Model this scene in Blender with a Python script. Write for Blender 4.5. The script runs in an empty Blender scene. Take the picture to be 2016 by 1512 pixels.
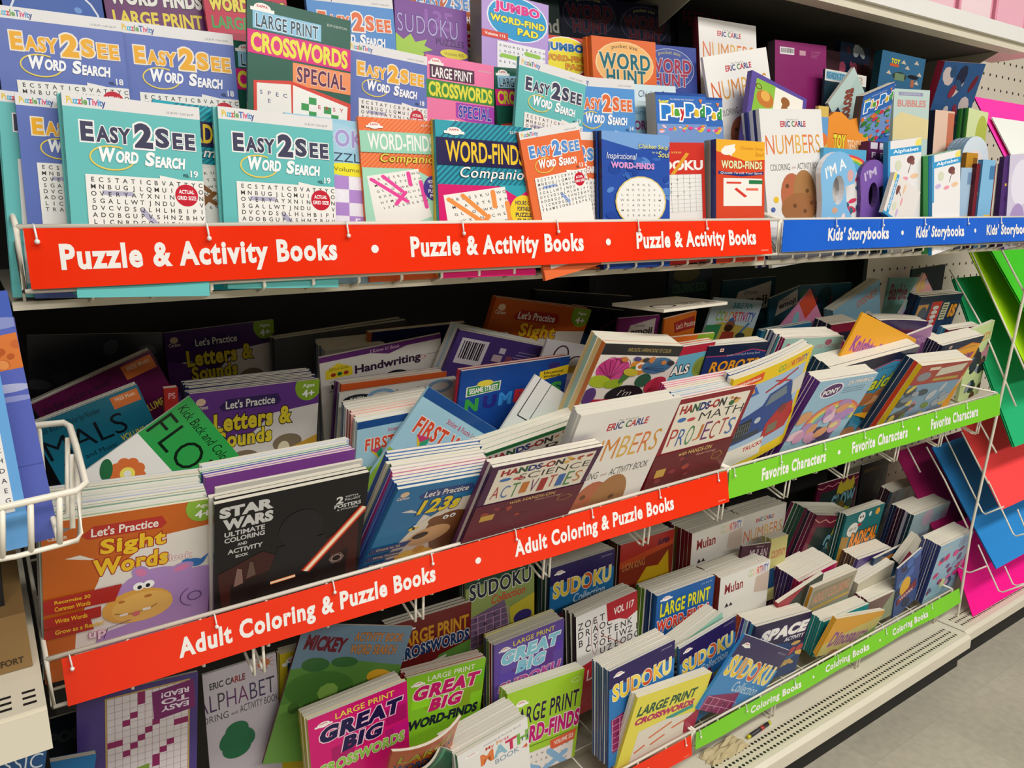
import bpy, bmesh, math, random
from mathutils import Vector, Matrix
random.seed(7)
S = bpy.context.scene
COL = S.collection
# ---------------------------------------------------------------- camera
CAM = Vector((0.0, 0.0, 1.45))
F, CX, CY = 1514.0, 1008.0, 756.0
VPX, VPY = 3240.0, 415.0                      # vanishing point of the shelf direction
ax_x = Vector((VPX - CX, CY - VPY, F)).normalized()
pit = math.atan((CY - VPY) / F)
ax_z = Vector((0, math.cos(pit), -math.sin(pit)))
ax_z = (ax_z - ax_z.dot(ax_x) * ax_x).normalized()
ax_y = Vector((ax_x.y * ax_z.z - ax_x.z * ax_z.y, ax_x.z * ax_z.x - ax_x.x * ax_z.z, ax_x.x * ax_z.y - ax_x.y * ax_z.x))
if ax_y.z < 0: ax_y = -ax_y
cam_d = bpy.data.cameras.new('camera'); cam = bpy.data.objects.new('camera', cam_d); COL.objects.link(cam)
cam_d.sensor_width = 36.0; cam_d.lens = 36.0 * F / 2016.0; cam_d.clip_start = 0.02
cr = Vector((ax_x.x, ax_y.x, ax_z.x)); cu = Vector((ax_x.y, ax_y.y, ax_z.y)); cf = Vector((ax_x.z, ax_y.z, ax_z.z))
cam.matrix_world = Matrix(((cr.x, cu.x, -cf.x, CAM.x), (cr.y, cu.y, -cf.y, CAM.y), (cr.z, cu.z, -cf.z, CAM.z), (0, 0, 0, 1)))
S.camera = cam
def ray(px, py):
    c = Vector((px - CX, CY - py, F))
    return Vector((ax_x.dot(c), ax_y.dot(c), ax_z.dot(c)))
def at(px, py, y):                            # where the sight line through a photo pixel meets the plane y
    d = ray(px, py); return CAM + d * (y / d.y)
def atx(px, py, x):
    d = ray(px, py); return CAM + d * (x / d.x)
def atz(px, py, z):
    d = ray(px, py); return CAM + d * ((z - CAM.z) / d.z)
# ---------------------------------------------------------------- world, light, exposure
S.view_settings.view_transform = 'Standard'; S.view_settings.look = 'None'
S.view_settings.exposure = 0.0; S.view_settings.gamma = 1.0; S.view_settings.use_curve_mapping = False
wd = bpy.data.worlds.new('store_air'); S.world = wd; wd.use_nodes = True
wd.node_tree.nodes['Background'].inputs[0].default_value = (1.0, 0.97, 0.92, 1)
wd.node_tree.nodes['Background'].inputs[1].default_value = 0.13
def lamp(name, loc, tgt, sx, sy, power, col=(1, 0.97, 0.93)):
    l = bpy.data.lights.new(name, 'AREA'); l.shape = 'RECTANGLE'; l.size = sx; l.size_y = sy
    l.energy = power; l.color = col
    o = bpy.data.objects.new(name, l); COL.objects.link(o); o.location = loc
    o.rotation_euler = (Vector(tgt) - Vector(loc)).to_track_quat('-Z', 'Y').to_euler()
    return o
lamp('ceiling_lamp', (0.6, -0.9, 3.3), (0.6, -0.9, 0), 3.2, 0.5, 70)
lamp('ceiling_lamp', (3.4, -0.9, 3.3), (3.4, -0.9, 0), 2.0, 0.5, 58)
lamp('ceiling_lamp', (1.0, -3.0, 3.3), (1.0, -3.0, 0), 5.0, 0.6, 170)
# ---------------------------------------------------------------- materials
def lin(h):
    if not isinstance(h, str): return h
    v = [int(h[i:i + 2], 16) / 255 for i in (0, 2, 4)]
    return tuple(x / 12.92 if x <= 0.04045 else ((x + 0.055) / 1.055) ** 2.4 for x in v)
def newmat(name, rough=0.5, base=None, spec=0.5, metal=0.0):
    m = bpy.data.materials.new(name); m.use_nodes = True
    b = m.node_tree.nodes['Principled BSDF']
    b.inputs['Roughness'].default_value = rough; b.inputs['Metallic'].default_value = metal
    b.inputs['Specular IOR Level'].default_value = spec
    if base is not None: b.inputs['Base Color'].default_value = (*lin(base), 1)
    return m, m.node_tree, b
def noisy(name, base, rough, scale, amount, bump=0.0, spec=0.5, vec=(1, 1, 1), coord='Object'):
    m, t, b = newmat(name, rough, base, spec)
    tc = t.nodes.new('ShaderNodeTexCoord'); mp = t.nodes.new('ShaderNodeMapping'); n = t.nodes.new('ShaderNodeTexNoise')
    mp.inputs['Scale'].default_value = vec; n.inputs['Scale'].default_value = scale; n.inputs['Detail'].default_value = 5
    r = t.nodes.new('ShaderNodeMix'); r.data_type = 'RGBA'
    c = lin(base); r.inputs[6].default_value = (*[x * (1 - amount) for x in c], 1); r.inputs[7].default_value = (*[min(1, x * (1 + amount)) for x in c], 1)
    L = t.links.new
    L(tc.outputs[coord], mp.inputs['Vector']); L(mp.outputs[0], n.inputs['Vector']); L(n.outputs['Fac'], r.inputs[0]); L(r.outputs[2], b.inputs['Base Color'])
    if bump:
        bp = t.nodes.new('ShaderNodeBump'); bp.inputs['Strength'].default_value = bump; bp.inputs['Distance'].default_value = 0.002
        L(n.outputs['Fac'], bp.inputs['Height']); L(bp.outputs[0], b.inputs['Normal'])
    return m
def inkmat(name, rough, spec, wob=0.0):       # printed sheet: the ink is in the mesh, the gloss and cockle are procedural
    m, t, b = newmat(name, rough, None, spec)
    a = t.nodes.new('ShaderNodeAttribute'); a.attribute_name = 'ink'; L = t.links.new
    L(a.outputs['Color'], b.inputs['Base Color'])
    tc = t.nodes.new('ShaderNodeTexCoord'); n = t.nodes.new('ShaderNodeTexNoise'); n.inputs['Scale'].default_value = 9
    mr = t.nodes.new('ShaderNodeMapRange'); mr.inputs[3].default_value = max(0.02, rough - 0.08); mr.inputs[4].default_value = rough + 0.12
    L(tc.outputs['Object'], n.inputs['Vector']); L(n.outputs['Fac'], mr.inputs[0]); L(mr.outputs[0], b.inputs['Roughness'])
    if wob:
        bp = t.nodes.new('ShaderNodeBump'); bp.inputs['Strength'].default_value = wob; bp.inputs['Distance'].default_value = 0.01
        L(n.outputs['Fac'], bp.inputs['Height']); L(bp.outputs[0], b.inputs['Normal'])
    return m
M_INK = inkmat('printed_cover_card', 0.28, 0.32, 0.12)
M_SIGN = inkmat('glossy_sign_plastic', 0.2, 0.4, 0.2)
M_PAGE = noisy('page_edges', 'd9d2c0', 0.85, 60, 0.10, 0.25, 0.1, (0.6, 14, 2.0))
M_WIRE = noisy('white_coated_wire', 'e9e2d0', 0.35, 30, 0.05)
M_STEEL = noisy('ivory_painted_steel', 'ddd5bf', 0.4, 7, 0.06, 0.02)
M_DARK = noisy('dark_steel', '100f0e', 0.6, 12, 0.2)
M_UNDER = noisy('shaded_shelf_underside', '4a4740', 0.6, 9, 0.1)  # ivory steel with the shade below the shelf put into its colour
M_CLIP = noisy('clear_white_plastic', 'f0eee8', 0.25, 20, 0.03)
# ---------------------------------------------------------------- object helpers
def tag(o, label=None, cat=None, group=None, kind=None):
    if label: o['label'] = label
    if cat: o['category'] = cat
    if group: o['group'] = group
    if kind: o['kind'] = kind
    return o
def link(name, me, parent=None):
    o = bpy.data.objects.new(name, me); COL.objects.link(o)
    if parent is not None: o.parent = parent
    return o
class MB:                                     # collects shapes, then links them as one mesh
    def __init__(s): s.v = []; s.f = []; s.c = []
    def quad(s, pts, col=None):
        i = len(s.v); s.v += [tuple(p) for p in pts]; s.f.append(tuple(range(i, i + len(pts)))); s.c.append(col)
    def box(s, x0, y0, z0, x1, y1, z1, col=None, M=None):
        P = [Vector((x, y, z)) for x in (x0, x1) for y in (y0, y1) for z in (z0, z1)]
        if M is not None: P = [M @ p for p in P]
        i = len(s.v); s.v += [tuple(p) for p in P]
        for f in ((0, 1, 3, 2), (4, 6, 7, 5), (0, 4, 5, 1), (2, 3, 7, 6), (0, 2, 6, 4), (1, 5, 7, 3)):
            s.f.append(tuple(i + k for k in f)); s.c.append(col)
    def tube(s, pts, r, n=7, col=None):
        pts = [Vector(p) for p in pts]; rings = []
        for k, p in enumerate(pts):
            a = pts[max(k - 1, 0)]; b = pts[min(k + 1, len(pts) - 1)]; d = (b - a).normalized()
            u = d.cross(Vector((0, 0, 1)) if abs(d.z) < 0.9 else Vector((1, 0, 0))).normalized(); w = d.cross(u)
            i = len(s.v); rings.append(i)
            s.v += [tuple(p + (u * math.cos(q) + w * math.sin(q)) * r) for q in (2 * math.pi * j / n for j in range(n))]
        for a, b in zip(rings, rings[1:]):
            for j in range(n):
                s.f.append((a + j, a + (j + 1) % n, b + (j + 1) % n, b + j)); s.c.append(col)
        s.f.append(tuple(rings[0] + j for j in reversed(range(n)))); s.c.append(col)
        s.f.append(tuple(rings[-1] + j for j in range(n))); s.c.append(col)
    def ball(s, p, r, col=None, n=8, m=5):
        p = Vector(p); i = len(s.v)
        for a in range(m + 1):
            th = math.pi * a / m
            for b in range(n):
                ph = 2 * math.pi * b / n
                s.v.append(tuple(p + Vector((math.sin(th) * math.cos(ph), math.sin(th) * math.sin(ph), math.cos(th))) * r))
        for a in range(m):
            for b in range(n):
                s.f.append((i + a * n + b, i + a * n + (b + 1) % n, i + (a + 1) * n + (b + 1) % n, i + (a + 1) * n + b)); s.c.append(col)
    def mesh(s, name, mats, smooth=False):
        me = bpy.data.meshes.new(name); me.from_pydata(s.v, [], s.f)
        for m in (mats if isinstance(mats, (list, tuple)) else [mats]): me.materials.append(m)
        if any(c is not None for c in s.c):
            ink(me, s.f, s.c)
        if smooth: me.polygons.foreach_set('use_smooth', [True] * len(me.polygons))
        me.update(); return me
    def build(s, name, mats, parent=None, smooth=False): return link(name, s.mesh(name, mats, smooth), parent)
_lc = {}
def ink(me, faces, cols):
    at_ = me.color_attributes.new('ink', 'FLOAT_COLOR', 'CORNER'); buf = []
    for f, c in zip(faces, cols):
        c = c or 'ffffff'
        if c not in _lc: _lc[c] = (*lin(c), 1.0)
        buf += _lc[c] * len(f)
    at_.data.foreach_set('color', buf)
# ---------------------------------------------------------------- lettering
_tx = {}
def glyphs(s, b, gap=1.0):                             # filled outline of a string in the built-in font: verts, faces, bbox
    k = (s, b, gap)
    if k in _tx: return _tx[k]
    cu_ = bpy.data.curves.new('lettering', 'FONT'); cu_.body = s; cu_.resolution_u = 3; cu_.offset = b; cu_.fill_mode = 'FRONT'; cu_.space_character = gap
    o = bpy.data.objects.new('lettering', cu_); COL.objects.link(o)
    dg = bpy.context.evaluated_depsgraph_get(); me = o.evaluated_get(dg).to_mesh()
    v = [(q.co.x, q.co.y) for q in me.vertices]; f = [tuple(p.vertices) for p in me.polygons]
    o.evaluated_get(dg).to_mesh_clear(); bpy.data.objects.remove(o); bpy.data.curves.remove(cu_)
    if not v: v = [(0, 0)]; f = []
    bb = (min(p[0] for p in v), min(p[1] for p in v), max(p[0] for p in v), max(p[1] for p in v))
    _tx[k] = (v, f, bb); return _tx[k]
def V(k, art):                                # a design whose heights run k times the cover width
    def f(c): c.vs = k; art(c); c.vs = 1.0
    return f
class Cover:
    """Printed face. u to the right, v down, both in cover widths; each print layer lies a hair above the last."""
    def __init__(s, w, h, bg):
        s.w, s.h = w, h; s.v = []; s.f = []; s.c = []; s.k = 0; s.H = h / w; s.vs = 1.0
        s.r(0, 0, 1, s.H, bg)
    def P(s, u, v): return ((u - 0.5) * s.w, -s.k * 3.5e-5, s.h - v * s.w * s.vs)
    def add(s, pts, col):
        i = len(s.v); s.v += [s.P(*p) for p in pts]; s.f.append(tuple(range(i, i + len(pts)))); s.c.append(col)
    def r(s, u0, v0, u1, v1, col, rot=0):
        q = [(u0, v1), (u1, v1), (u1, v0), (u0, v0)]
        if rot: q = s.rt(q, (u0 + u1) / 2, (v0 + v1) / 2, rot)
        s.add(q, col); s.k += 1; return s
    def rt(s, q, cx, cy, d):
        a = math.radians(d); c_, s_ = math.cos(a), math.sin(a)
        return [(cx + (x - cx) * c_ - (y - cy) * s_, cy + (x - cx) * s_ + (y - cy) * c_) for x, y in q]
    def p(s, pts, col): s.add(pts[::-1], col); s.k += 1; return s
    def e(s, u, v, a, b, col, rot=0, n=22):
        q = [(u + a * math.cos(t), v - b * math.sin(t)) for t in (2 * math.pi * i / n for i in range(n))]
        s.add(s.rt(q, u, v, rot) if rot else q, col); s.k += 1; return s
    def ring(s, u, v, a, b, th, col, rot=0, a0=0, a1=360, n=24):
        for i in range(n):
            t0, t1 = (math.radians(a0 + (a1 - a0) * j / n) for j in (i, i + 1))
            q = [(u + (a + d) * math.cos(t), v - (b + d) * math.sin(t)) for t, d in ((t0, 0), (t0, th), (t1, th), (t1, 0))]
            s.add(s.rt(q, u, v, rot) if rot else q, col)
        s.k += 1; return s
    def l(s, pts, th, col, caps=0):
        for (x0, y0), (x1, y1) in zip(pts, pts[1:]):
            d = math.hypot(x1 - x0, y1 - y0) or 1; nx, ny = -(y1 - y0) / d * th / 2, (x1 - x0) / d * th / 2
            s.add([(x0 - nx, y0 - ny), (x0 + nx, y0 + ny), (x1 + nx, y1 + ny), (x1 - nx, y1 - ny)], col)
        s.k += 1
        if caps:
            for x, y in pts: s.e(x, y, th / 2, th / 2, col, n=10); s.k -= 1
            s.k += 1
        return s
    def t(s, txt, u0, v0, u1, v1, col, oc=None, ow=0.05, sh=0, rot=0, b=0.025, arc=0, cols=None, gap=None):
        """A line of lettering fitted to a box; oc = outline colour, sh = slant, arc = how far the middle rises."""
        gap = gap or (1.1 if oc else 1.0)
        _, _, bb = glyphs(txt, b, gap)
        sx = (u1 - u0) / (bb[2] - bb[0] or 1); sy = (v1 - v0) / (bb[3] - bb[1] or 1); cx, cy = (u0 + u1) / 2, (v0 + v1) / 2
        for bold, c in (((b + ow, oc),) if oc else ()) + ((b, col),):
            v, f, _ = glyphs(txt, bold, gap); i = len(s.v); q = []
            for x, y in v:
                y_ = y - bb[1]; uu = u0 + (x - bb[0] + sh * (y_ - (bb[3] - bb[1]) / 2)) * sx; vv = v1 - y_ * sy
                if arc: vv -= arc * (1 - (2 * (uu - u0) / (u1 - u0) - 1) ** 2)
                q.append((uu, vv))
            if rot: q = s.rt(q, cx, cy, rot)
            s.v += [s.P(*p) for p in q]
            for g in f:
                s.f.append(tuple(i + k for k in g))
                if cols and c == col: s.c.append(cols[min(len(cols) - 1, max(0, int((v[g[0]][0] - bb[0]) / (bb[2] - bb[0]) * len(cols))))])
                else: s.c.append(c)
            s.k += 2 if oc and c == oc else 1
        return s
    def grid(s, rows, u0, v0, du, dv, size, col, rot=0, piv=None):
        for j, row in enumerate(rows):
            for i, ch in enumerate(row):
                if ch == ' ': continue
                v, f, bb = glyphs(ch, 0.01); k = len(s.v); w2 = (bb[0] + bb[2]) / 2
                q = [(u0 + i * du + (x - w2) * size, v0 + j * dv - y * size) for x, y in v]
                if rot: q = s.rt(q, *(piv or (u0, v0)), rot)
                s.v += [s.P(*p) for p in q]; s.f += [tuple(k + m for m in g) for g in f]; s.c += [col] * len(f)
        s.k += 1; return s
    def lines(s, u0, v0, u1, v1, nu, nv, th, col):
        for i in range(nu + 1):
            x = u0 + (u1 - u0) * i / nu; s.add([(x - th, v1), (x + th, v1), (x + th, v0), (x - th, v0)], col)
        for i in range(nv + 1):
            y = v0 + (v1 - v0) * i / nv; s.add([(u0, y + th), (u1, y + th), (u1, y - th), (u0, y - th)], col)
        s.k += 1; return s
    def cells(s, u0, v0, d, lst, col):
        for i, j in lst: s.add([(u0 + i * d, v0 + (j + 1) * d), (u0 + (i + 1) * d, v0 + (j + 1) * d), (u0 + (i + 1) * d, v0 + j * d), (u0 + i * d, v0 + j * d)], col)
        s.k += 1; return s
    def confetti(s, u0, v0, u1, v1, n, cols, r0, r1, seed=1):   # loose drawn shapes of a busy cover picture
        R = random.Random(seed)
        for i in range(n):
            s.e(R.uniform(u0, u1), R.uniform(v0, v1), R.uniform(r0, r1), R.uniform(r0, r1), R.choice(cols), R.uniform(0, 180), 9)
        return s
# ---------------------------------------------------------------- books
ORD = 'second third fourth fifth sixth seventh eighth ninth tenth eleventh twelfth thirteenth fourteenth'.split()
FLOOR = {1: ((0.94, 1.3555), (1.6, 1.3555)), 2: ((1.0, 0.84), (1.5, 0.93)), 3: ((1.05, 0.175), (1.55, 0.25))}
STEP1 = ((1.03, 1.3555), (1.135, 1.465), (1.245, 1.55), (9, 1.60))   # risers of the top tier: (up to depth, height)
def floor_z(tier, y):
    if tier == 1:
        for yy, z in STEP1:
            if y < yy: return z
    (y0, z0), (y1, z1) = FLOOR[tier]; return z0 + (z1 - z0) * (y - y0) / (y1 - y0)
def clip_mesh(me, w, h, top):
    bm = bmesh.new(); bm.from_mesh(me)
    for co, no in (((-w / 2 - 1e-4, 0, 0), (-1, 0, 0)), ((w / 2 + 1e-4, 0, 0), (1, 0, 0)), ((0, 0, -1e-4), (0, 0, -1)), ((0, 0, top + 1e-4), (0, 0, 1))):
        g = bm.verts[:] + bm.edges[:] + bm.faces[:]
        bmesh.ops.bisect_plane(bm, geom=g, plane_co=co, plane_no=no, clear_outer=True)
    bm.to_mesh(me); bm.free()
def bend_mesh(me, w, h, bu, bv, n=10):
    bm = bmesh.new(); bm.from_mesh(me)
    for k in range(1, n):
        if bu: bmesh.ops.bisect_plane(bm, geom=bm.verts[:] + bm.edges[:] + bm.faces[:], plane_co=(-w / 2 + w * k / n, 0, 0), plane_no=(1, 0, 0))
        if bv: bmesh.ops.bisect_plane(bm, geom=bm.verts[:] + bm.edges[:] + bm.faces[:], plane_co=(0, 0, h * k / n), plane_no=(0, 0, 1))
    for v in bm.verts:
        u = 2 * v.co.x / w; t = max(0, v.co.z / h)
        v.co.y += -bu * (1 - u * u) - bv * t * t
    bm.to_mesh(me); bm.free()
def wrap_mesh(w, h, t, front, back, spine, art=None, cv=None, shape=None):
    c = Cover(w, h, front)
    if art: art(c)
    m = MB(); e = 0.0003
    m.box(-w / 2, 0.00002, 0, w / 2, e, h, front); m.box(-w / 2, t - e, 0, w / 2, t, h, back); m.box(-w / 2, e, 0, -w / 2 + e, t - e, h, spine)
    i = len(m.v); m.v += c.v; m.f += [tuple(i + k for k in f) for f in c.f]; m.c += c.c
    me = m.mesh('printed_cover', M_INK)
    clip_mesh(me, w, h, h)
    return me
def page_mesh(w, h, t, top=0.0004, col=None):
    m = MB(); e = 0.0004; m.box(-w / 2 + e, e, 0.0008, w / 2 - 0.0008, t - e, h - top)
    return m.mesh('page_block', M_PAGE)
USED = []
def B(name, label, TL, TR, y, art=None, bg='ffffff', lean=0, h=None, w=None, BL=None, yaw=0, rot=0, t=0.004, n=0, bk=None, T=None, sp=None,
      back=None, cols=None, bend=None, tier=1, hh=None, cw=0.985, cat='book', group=None, jit=0.0025, tip=0.0, short=None):
    """One book, and n more behind it, set where its front cover is: top corners on their sight lines at depth y, lean < 0 = top towards the aisle."""
    a = math.radians(lean); nv = Matrix.Rotation(math.radians(yaw), 3, 'Z') @ Vector((0, -math.cos(a), math.sin(a)))
    m_ = ray((TL[0] + TR[0]) / 2, (TL[1] + TR[1]) / 2); P0 = m_ / m_.y * y
    hit = lambda p: (lambda d: d * (P0.dot(nv) / d.dot(nv)))(ray(*p))
    A, Bp = hit(TL), hit(TR); er = (Bp - A).normalized(); w_ = (Bp - A).length
    if w: Bp = A + er * w; w_ = w
    ed = er.cross(nv).normalized()
    if ed.z > 0: ed = -ed
    if BL is not None:
        C_ = hit(BL) - A; dl = math.atan2(C_.dot(er), C_.dot(ed)) / 2
        mid = (A + Bp) / 2; er, ed = (er * math.cos(dl) - ed * math.sin(dl)), (ed * math.cos(dl) + er * math.sin(dl))
        A, Bp = mid - er * w_ / 2, mid + er * w_ / 2
    mid = (A + Bp) / 2 + CAM
    bkv = -nv
    if bk is not None:
        d = ray(*bk).normalized(); bd = bkv.dot(d)
        T = max(0.004, (-A.dot(bkv) + bd * A.dot(d)) / (1 - bd * bd))
    if tip and T: T *= 0.72
    want = h; rear = bkv * (T or t)
    if h is None or tier != 1:
        h = 0.2
        for _ in range(4):
            b = mid + ed * h; h = (mid.z - max(floor_z(tier, b.y), floor_z(tier, b.y + (T or t) * math.cos(a)) if tier == 1 else 0)) / max(0.3, -ed.z)
        if tier != 1:
            for _ in range(3): h = min(h, 9) and min((mid.z - floor_z(tier, (mid + ed * h).y)), (mid.z + rear.z - floor_z(tier, (mid + rear + ed * h).y))) / max(0.3, -ed.z) - 0.004
        h = max(0.06, min(h, want or 0.34))
    O = mid + ed * h; bk_v = -nv
    if n and T: t = T / (n + 1) * 0.97
    pitch = (T / (n + 1)) if (n and T) else t + 0.0004
    Mx = Matrix(((er.x, bk_v.x, -ed.x, O.x), (er.y, bk_v.y, -ed.y, O.y), (er.z, bk_v.z, -ed.z, O.z), (0, 0, 0, 1)))
    sp = sp or bg; back = back or sp
    me = wrap_mesh(w_, h, t, bg, back, sp, art); pg = page_mesh(w_, h, t)
    if bend: bend_mesh(me, w_, h, *bend); bend_mesh(pg, w_, h, *bend)
    o = link(name, me); o.matrix_world = Mx
    p = link('page_block', pg, o); p['label'] = 'cream page edges'
    grp = group or (('books stacked behind the ' + (short or label))[:110] if n else None)
    tag(o, label, cat, grp)
    USED.append((label, round(y, 2), round(w_, 3), round(h, 3), round(O.z, 3), round(O.y, 3), round(t, 4)))
    meshes = {}
    pg2 = page_mesh(w_ * cw, h - 0.003, t) if n else None
    if n and bend: bend_mesh(pg2, w_ * cw, h - 0.003, *bend)
    for k in range(1, n + 1):
        cc = cols[(k - 1) % len(cols)] if cols else (bg, sp)
        if isinstance(cc, str): cc = (cc, cc)
        if cc not in meshes:
            meshes[cc] = wrap_mesh(w_ * cw, h - 0.003, t, cc[0], cc[0], cc[1])
            if bend: bend_mesh(meshes[cc], w_ * cw, h - 0.003, *bend)
        ob = o.copy(); ob.data = meshes[cc]; COL.objects.link(ob)
        j = Matrix.Translation((random.uniform(-jit, jit), pitch * k, 0.003 + random.uniform(0, jit * 0.6) + tip * k)) @ Matrix.Translation((-w_ * (1 - cw) / 2, 0, 0)) @ Matrix.Rotation(math.radians(random.uniform(-0.5, 0.5)), 4, 'Y')
        ob.matrix_world = Mx @ j
        ob['label'] = '%s copy behind the %s' % (ORD[k - 1], short or label)
        c2 = p.copy(); c2.data = pg2; COL.objects.link(c2); c2.parent = ob
    return o
# ---------------------------------------------------------------- cover designs that repeat
GR = ('ECSTATICBVATTYC', 'MNBUGJLQMUI   O', 'OVERYAYXNIN   N', 'SGALLWTJNDU   V', 'DVCVDSQLHLHBIPI', 'ADOBGUPVSHNZBHV', 'LICNRDGQIUENUCI', 'TRAMESONKLEAPRY')
LOGO = ['e0c040', '50b0d8', 'd84858', '5a9a40', '3a68b0', 'd84878', '4090c8', '404a90']
def kappa(c, u, v, s=0.2):                    # small publisher's arch in a corner
    c.e(u + s / 2, v + s * 0.3, s * 0.36, s * 0.24, 'f4f0ea'); c.r(u, v + s * 0.3, u + s, v + s * 0.46, 'f4f0ea')
    c.t('KAPPA', u + s * 0.27, v + s * 0.16, u + s * 0.73, v + s * 0.28, 'd02030'); return c
def e2s(bg, tc, oc, vol, hl='b4b0c8', hd='e4e2e0'):
    def f(c):
        c.r(0, 0, 1, 0.1, hd); c.t('PuzzleTivity', 0.03, 0.025, 0.30, 0.095, 'e05a5a', b=0.03, cols=LOGO); c.t('US $5.99 / CAN $6.99', 0.74, 0.06, 0.95, 0.08, '8a8a8a', b=0)
        c.t('E', 0.11, 0.2, 0.2, 0.35, tc, oc, 0.06, b=0.05); c.t('ASY', 0.215, 0.225, 0.465, 0.35, tc, oc, 0.05, b=0.04, gap=1.16); c.t('2', 0.49, 0.175, 0.625, 0.37, tc, oc, 0.06, b=0.055)
        c.t('S', 0.645, 0.2, 0.75, 0.355, tc, oc, 0.06, b=0.05); c.t('EE', 0.775, 0.225, 0.95, 0.355, tc, oc, 0.05, b=0.04, gap=1.16)
        c.ring(0.32, 0.465, 0.15, 0.085, 0.012, 'e8d060', a0=60, a1=340)
        c.t('W', 0.22, 0.385, 0.34, 0.5, 'fafafa', None, b=0.05, sh=0.15); c.t('ORD', 0.345, 0.405, 0.51, 0.5, 'fafafa', b=0.05, sh=0.15)
        c.t('S', 0.56, 0.395, 0.63, 0.51, 'fafafa', b=0.05, sh=0.15); c.t('EARCH', 0.635, 0.425, 0.86, 0.515, 'fafafa', b=0.05, sh=0.15)
        c.t('VOL.', 0.84, 0.55, 0.89, 0.575, '203040'); c.t(vol, 0.9, 0.52, 0.96, 0.575, 'f6f6f6')
        c.p([(0.12, 0.6), (0.66, 0.6), (0.66, 0.575), (0.82, 0.6), (1, 0.6), (1, 2), (0.12, 2)], 'f2efe8')
        c.r(0.23, 0.72, 0.45, 0.755, hl); c.l([(0.52, 0.87), (0.62, 0.98)], 0.045, hl, 1)
        c.grid(GR, 0.17, 0.655, 0.0575, 0.0545, 0.05, '3a3838')
        c.e(0.86, 0.725, 0.09, 0.09, 'c81830'); c.t('ACTUAL', 0.8, 0.68, 0.92, 0.712, 'ffffff'); c.t('GRID SIZE', 0.785, 0.73, 0.935, 0.762, 'ffffff'); c.r(0, c.H - 0.13, 1, c.H, bg)
    return f
TEAL, PURP = '68bfbc', '6074ba'
e_teal = e2s(TEAL, '41405a', 'f2f2f0', '19'); e_purp = e2s(PURP, 'f0ae20', 'f0e8d8', '18'); e_org = e2s('e8703c', '5a8fd0', 'f4f0ea', '13', '9ab0e0'); e_blue = e2s('5a98d8', 'e8703c', 'f4f0ea', '14')
def xwords(b1, c1, b2, c2, b3, c3, pic):
    def f(c):
        kappa(c, 0.03, 0.02, 0.22); c.t('$3.99 US $4.99 CAN', 0.76, 0.09, 0.96, 0.12, 'd0d8d0', b=0)
        c.r(0.05, 0.12, 0.70, 0.30, b1); c.t('LARGE PRINT', 0.08, 0.145, 0.67, 0.285, c1, 'ffffff' if c1 != 'f4f2ee' else None, 0.03, b=0.02)
        c.r(0, 0.32, 1, 0.56, b2); c.t('CROSSWORDS', 0.03, 0.34, 0.97, 0.54, c2, None, b=0.04)
        c.r(0.42, 0.58, 1, 0.82, b3); c.t('SPECIAL', 0.46, 0.61, 0.95, 0.78, c3, 'f0d8c8', 0.03)
        c.p([(0.05, 0.84), (0.4, 0.78), (1, 0.92), (1, 2), (0.05, 2)], pic); c.p([(0.08, 0.86), (0.4, 0.82), (0.42, 2), (0.08, 2)], 'f0ece4')
        c.grid(('SPEC', ' E  '), 0.12, 0.97, 0.075, 0.08, 0.06, '405080'); c.p([(0.42, 0.82), (0.97, 0.96), (0.92, 2), (0.42, 2)], 'f4f1ea'); c.cells(0.5, 0.92, 0.075, [(0, 1), (1, 0), (1, 2), (3, 1), (4, 2), (0, 4), (2, 4)], '3a9a50')
        c.grid(('EASY',), 0.68, 1.03, 0.075, 0.1, 0.06, 'c02840')
    return f
x_grn = xwords('8ec4e0', '204858', 'd8207c', 'e8e040', 'f0905a', '601848', 'd84030'); x_pnk = xwords('502040', 'f4f2ee', '3a8a30', 'e8e040', 'a83ab0', '2038b0', 'f07aa8')
SUD = ['f0d040', 'e8a030', 'f0d860', 'd85a30', 'f0c840', 'f4e080']
def sudoku(top, mid, tc, oc, sub, gridc):
    def f(c):
        c.r(0, 0, 1, 0.31, top); kappa(c, 0.06, 0.07, 0.16); c.t('US $3.99 CAN $4.99', 0.78, 0.06, 0.95, 0.09, 'b0a8c8', b=0)
        c.t('SUDOKU', 0.05, 0.27, 0.95, 0.55, tc, oc, 0.035, b=0.03, cols=SUD if tc == 'f0d040' else None)
        c.t('Collection', 0.36, 0.58, 0.86, 0.73, sub, b=0.01, sh=0.25)
        c.p([(0.03, 0.86), (0.55, 0.72), (0.62, 1.3), (0.06, 1.45)], gridc); c.lines(0.05, 0.86, 0.6, 1.4, 5, 5, 0.004, 'd8a0c0')
        c.grid(('7 5', ' 8 ', '7 2'), 0.13, 0.95, 0.13, 0.12, 0.09, '301838')
        c.p([(0.62, 0.9), (1, 0.78), (1, 1.5), (0.66, 1.5)], 'c8b838'); c.e(0.82, 1.15, 0.14, 0.12, '3a3070')
    return f
s_blue = sudoku('2c2058', '2f78b8', 'f0d040', 'f0e8d0', 'c0d8e8', '8a1c5a'); s_grn = sudoku('204838', '8a9a58', '1c2438', 'e8e8d8', 'c83830', '705a78'); s_teal = sudoku('9cd0b8', '7ab8a0', '302850', 'e0f0e8', '204848', '6090a0')
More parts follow.
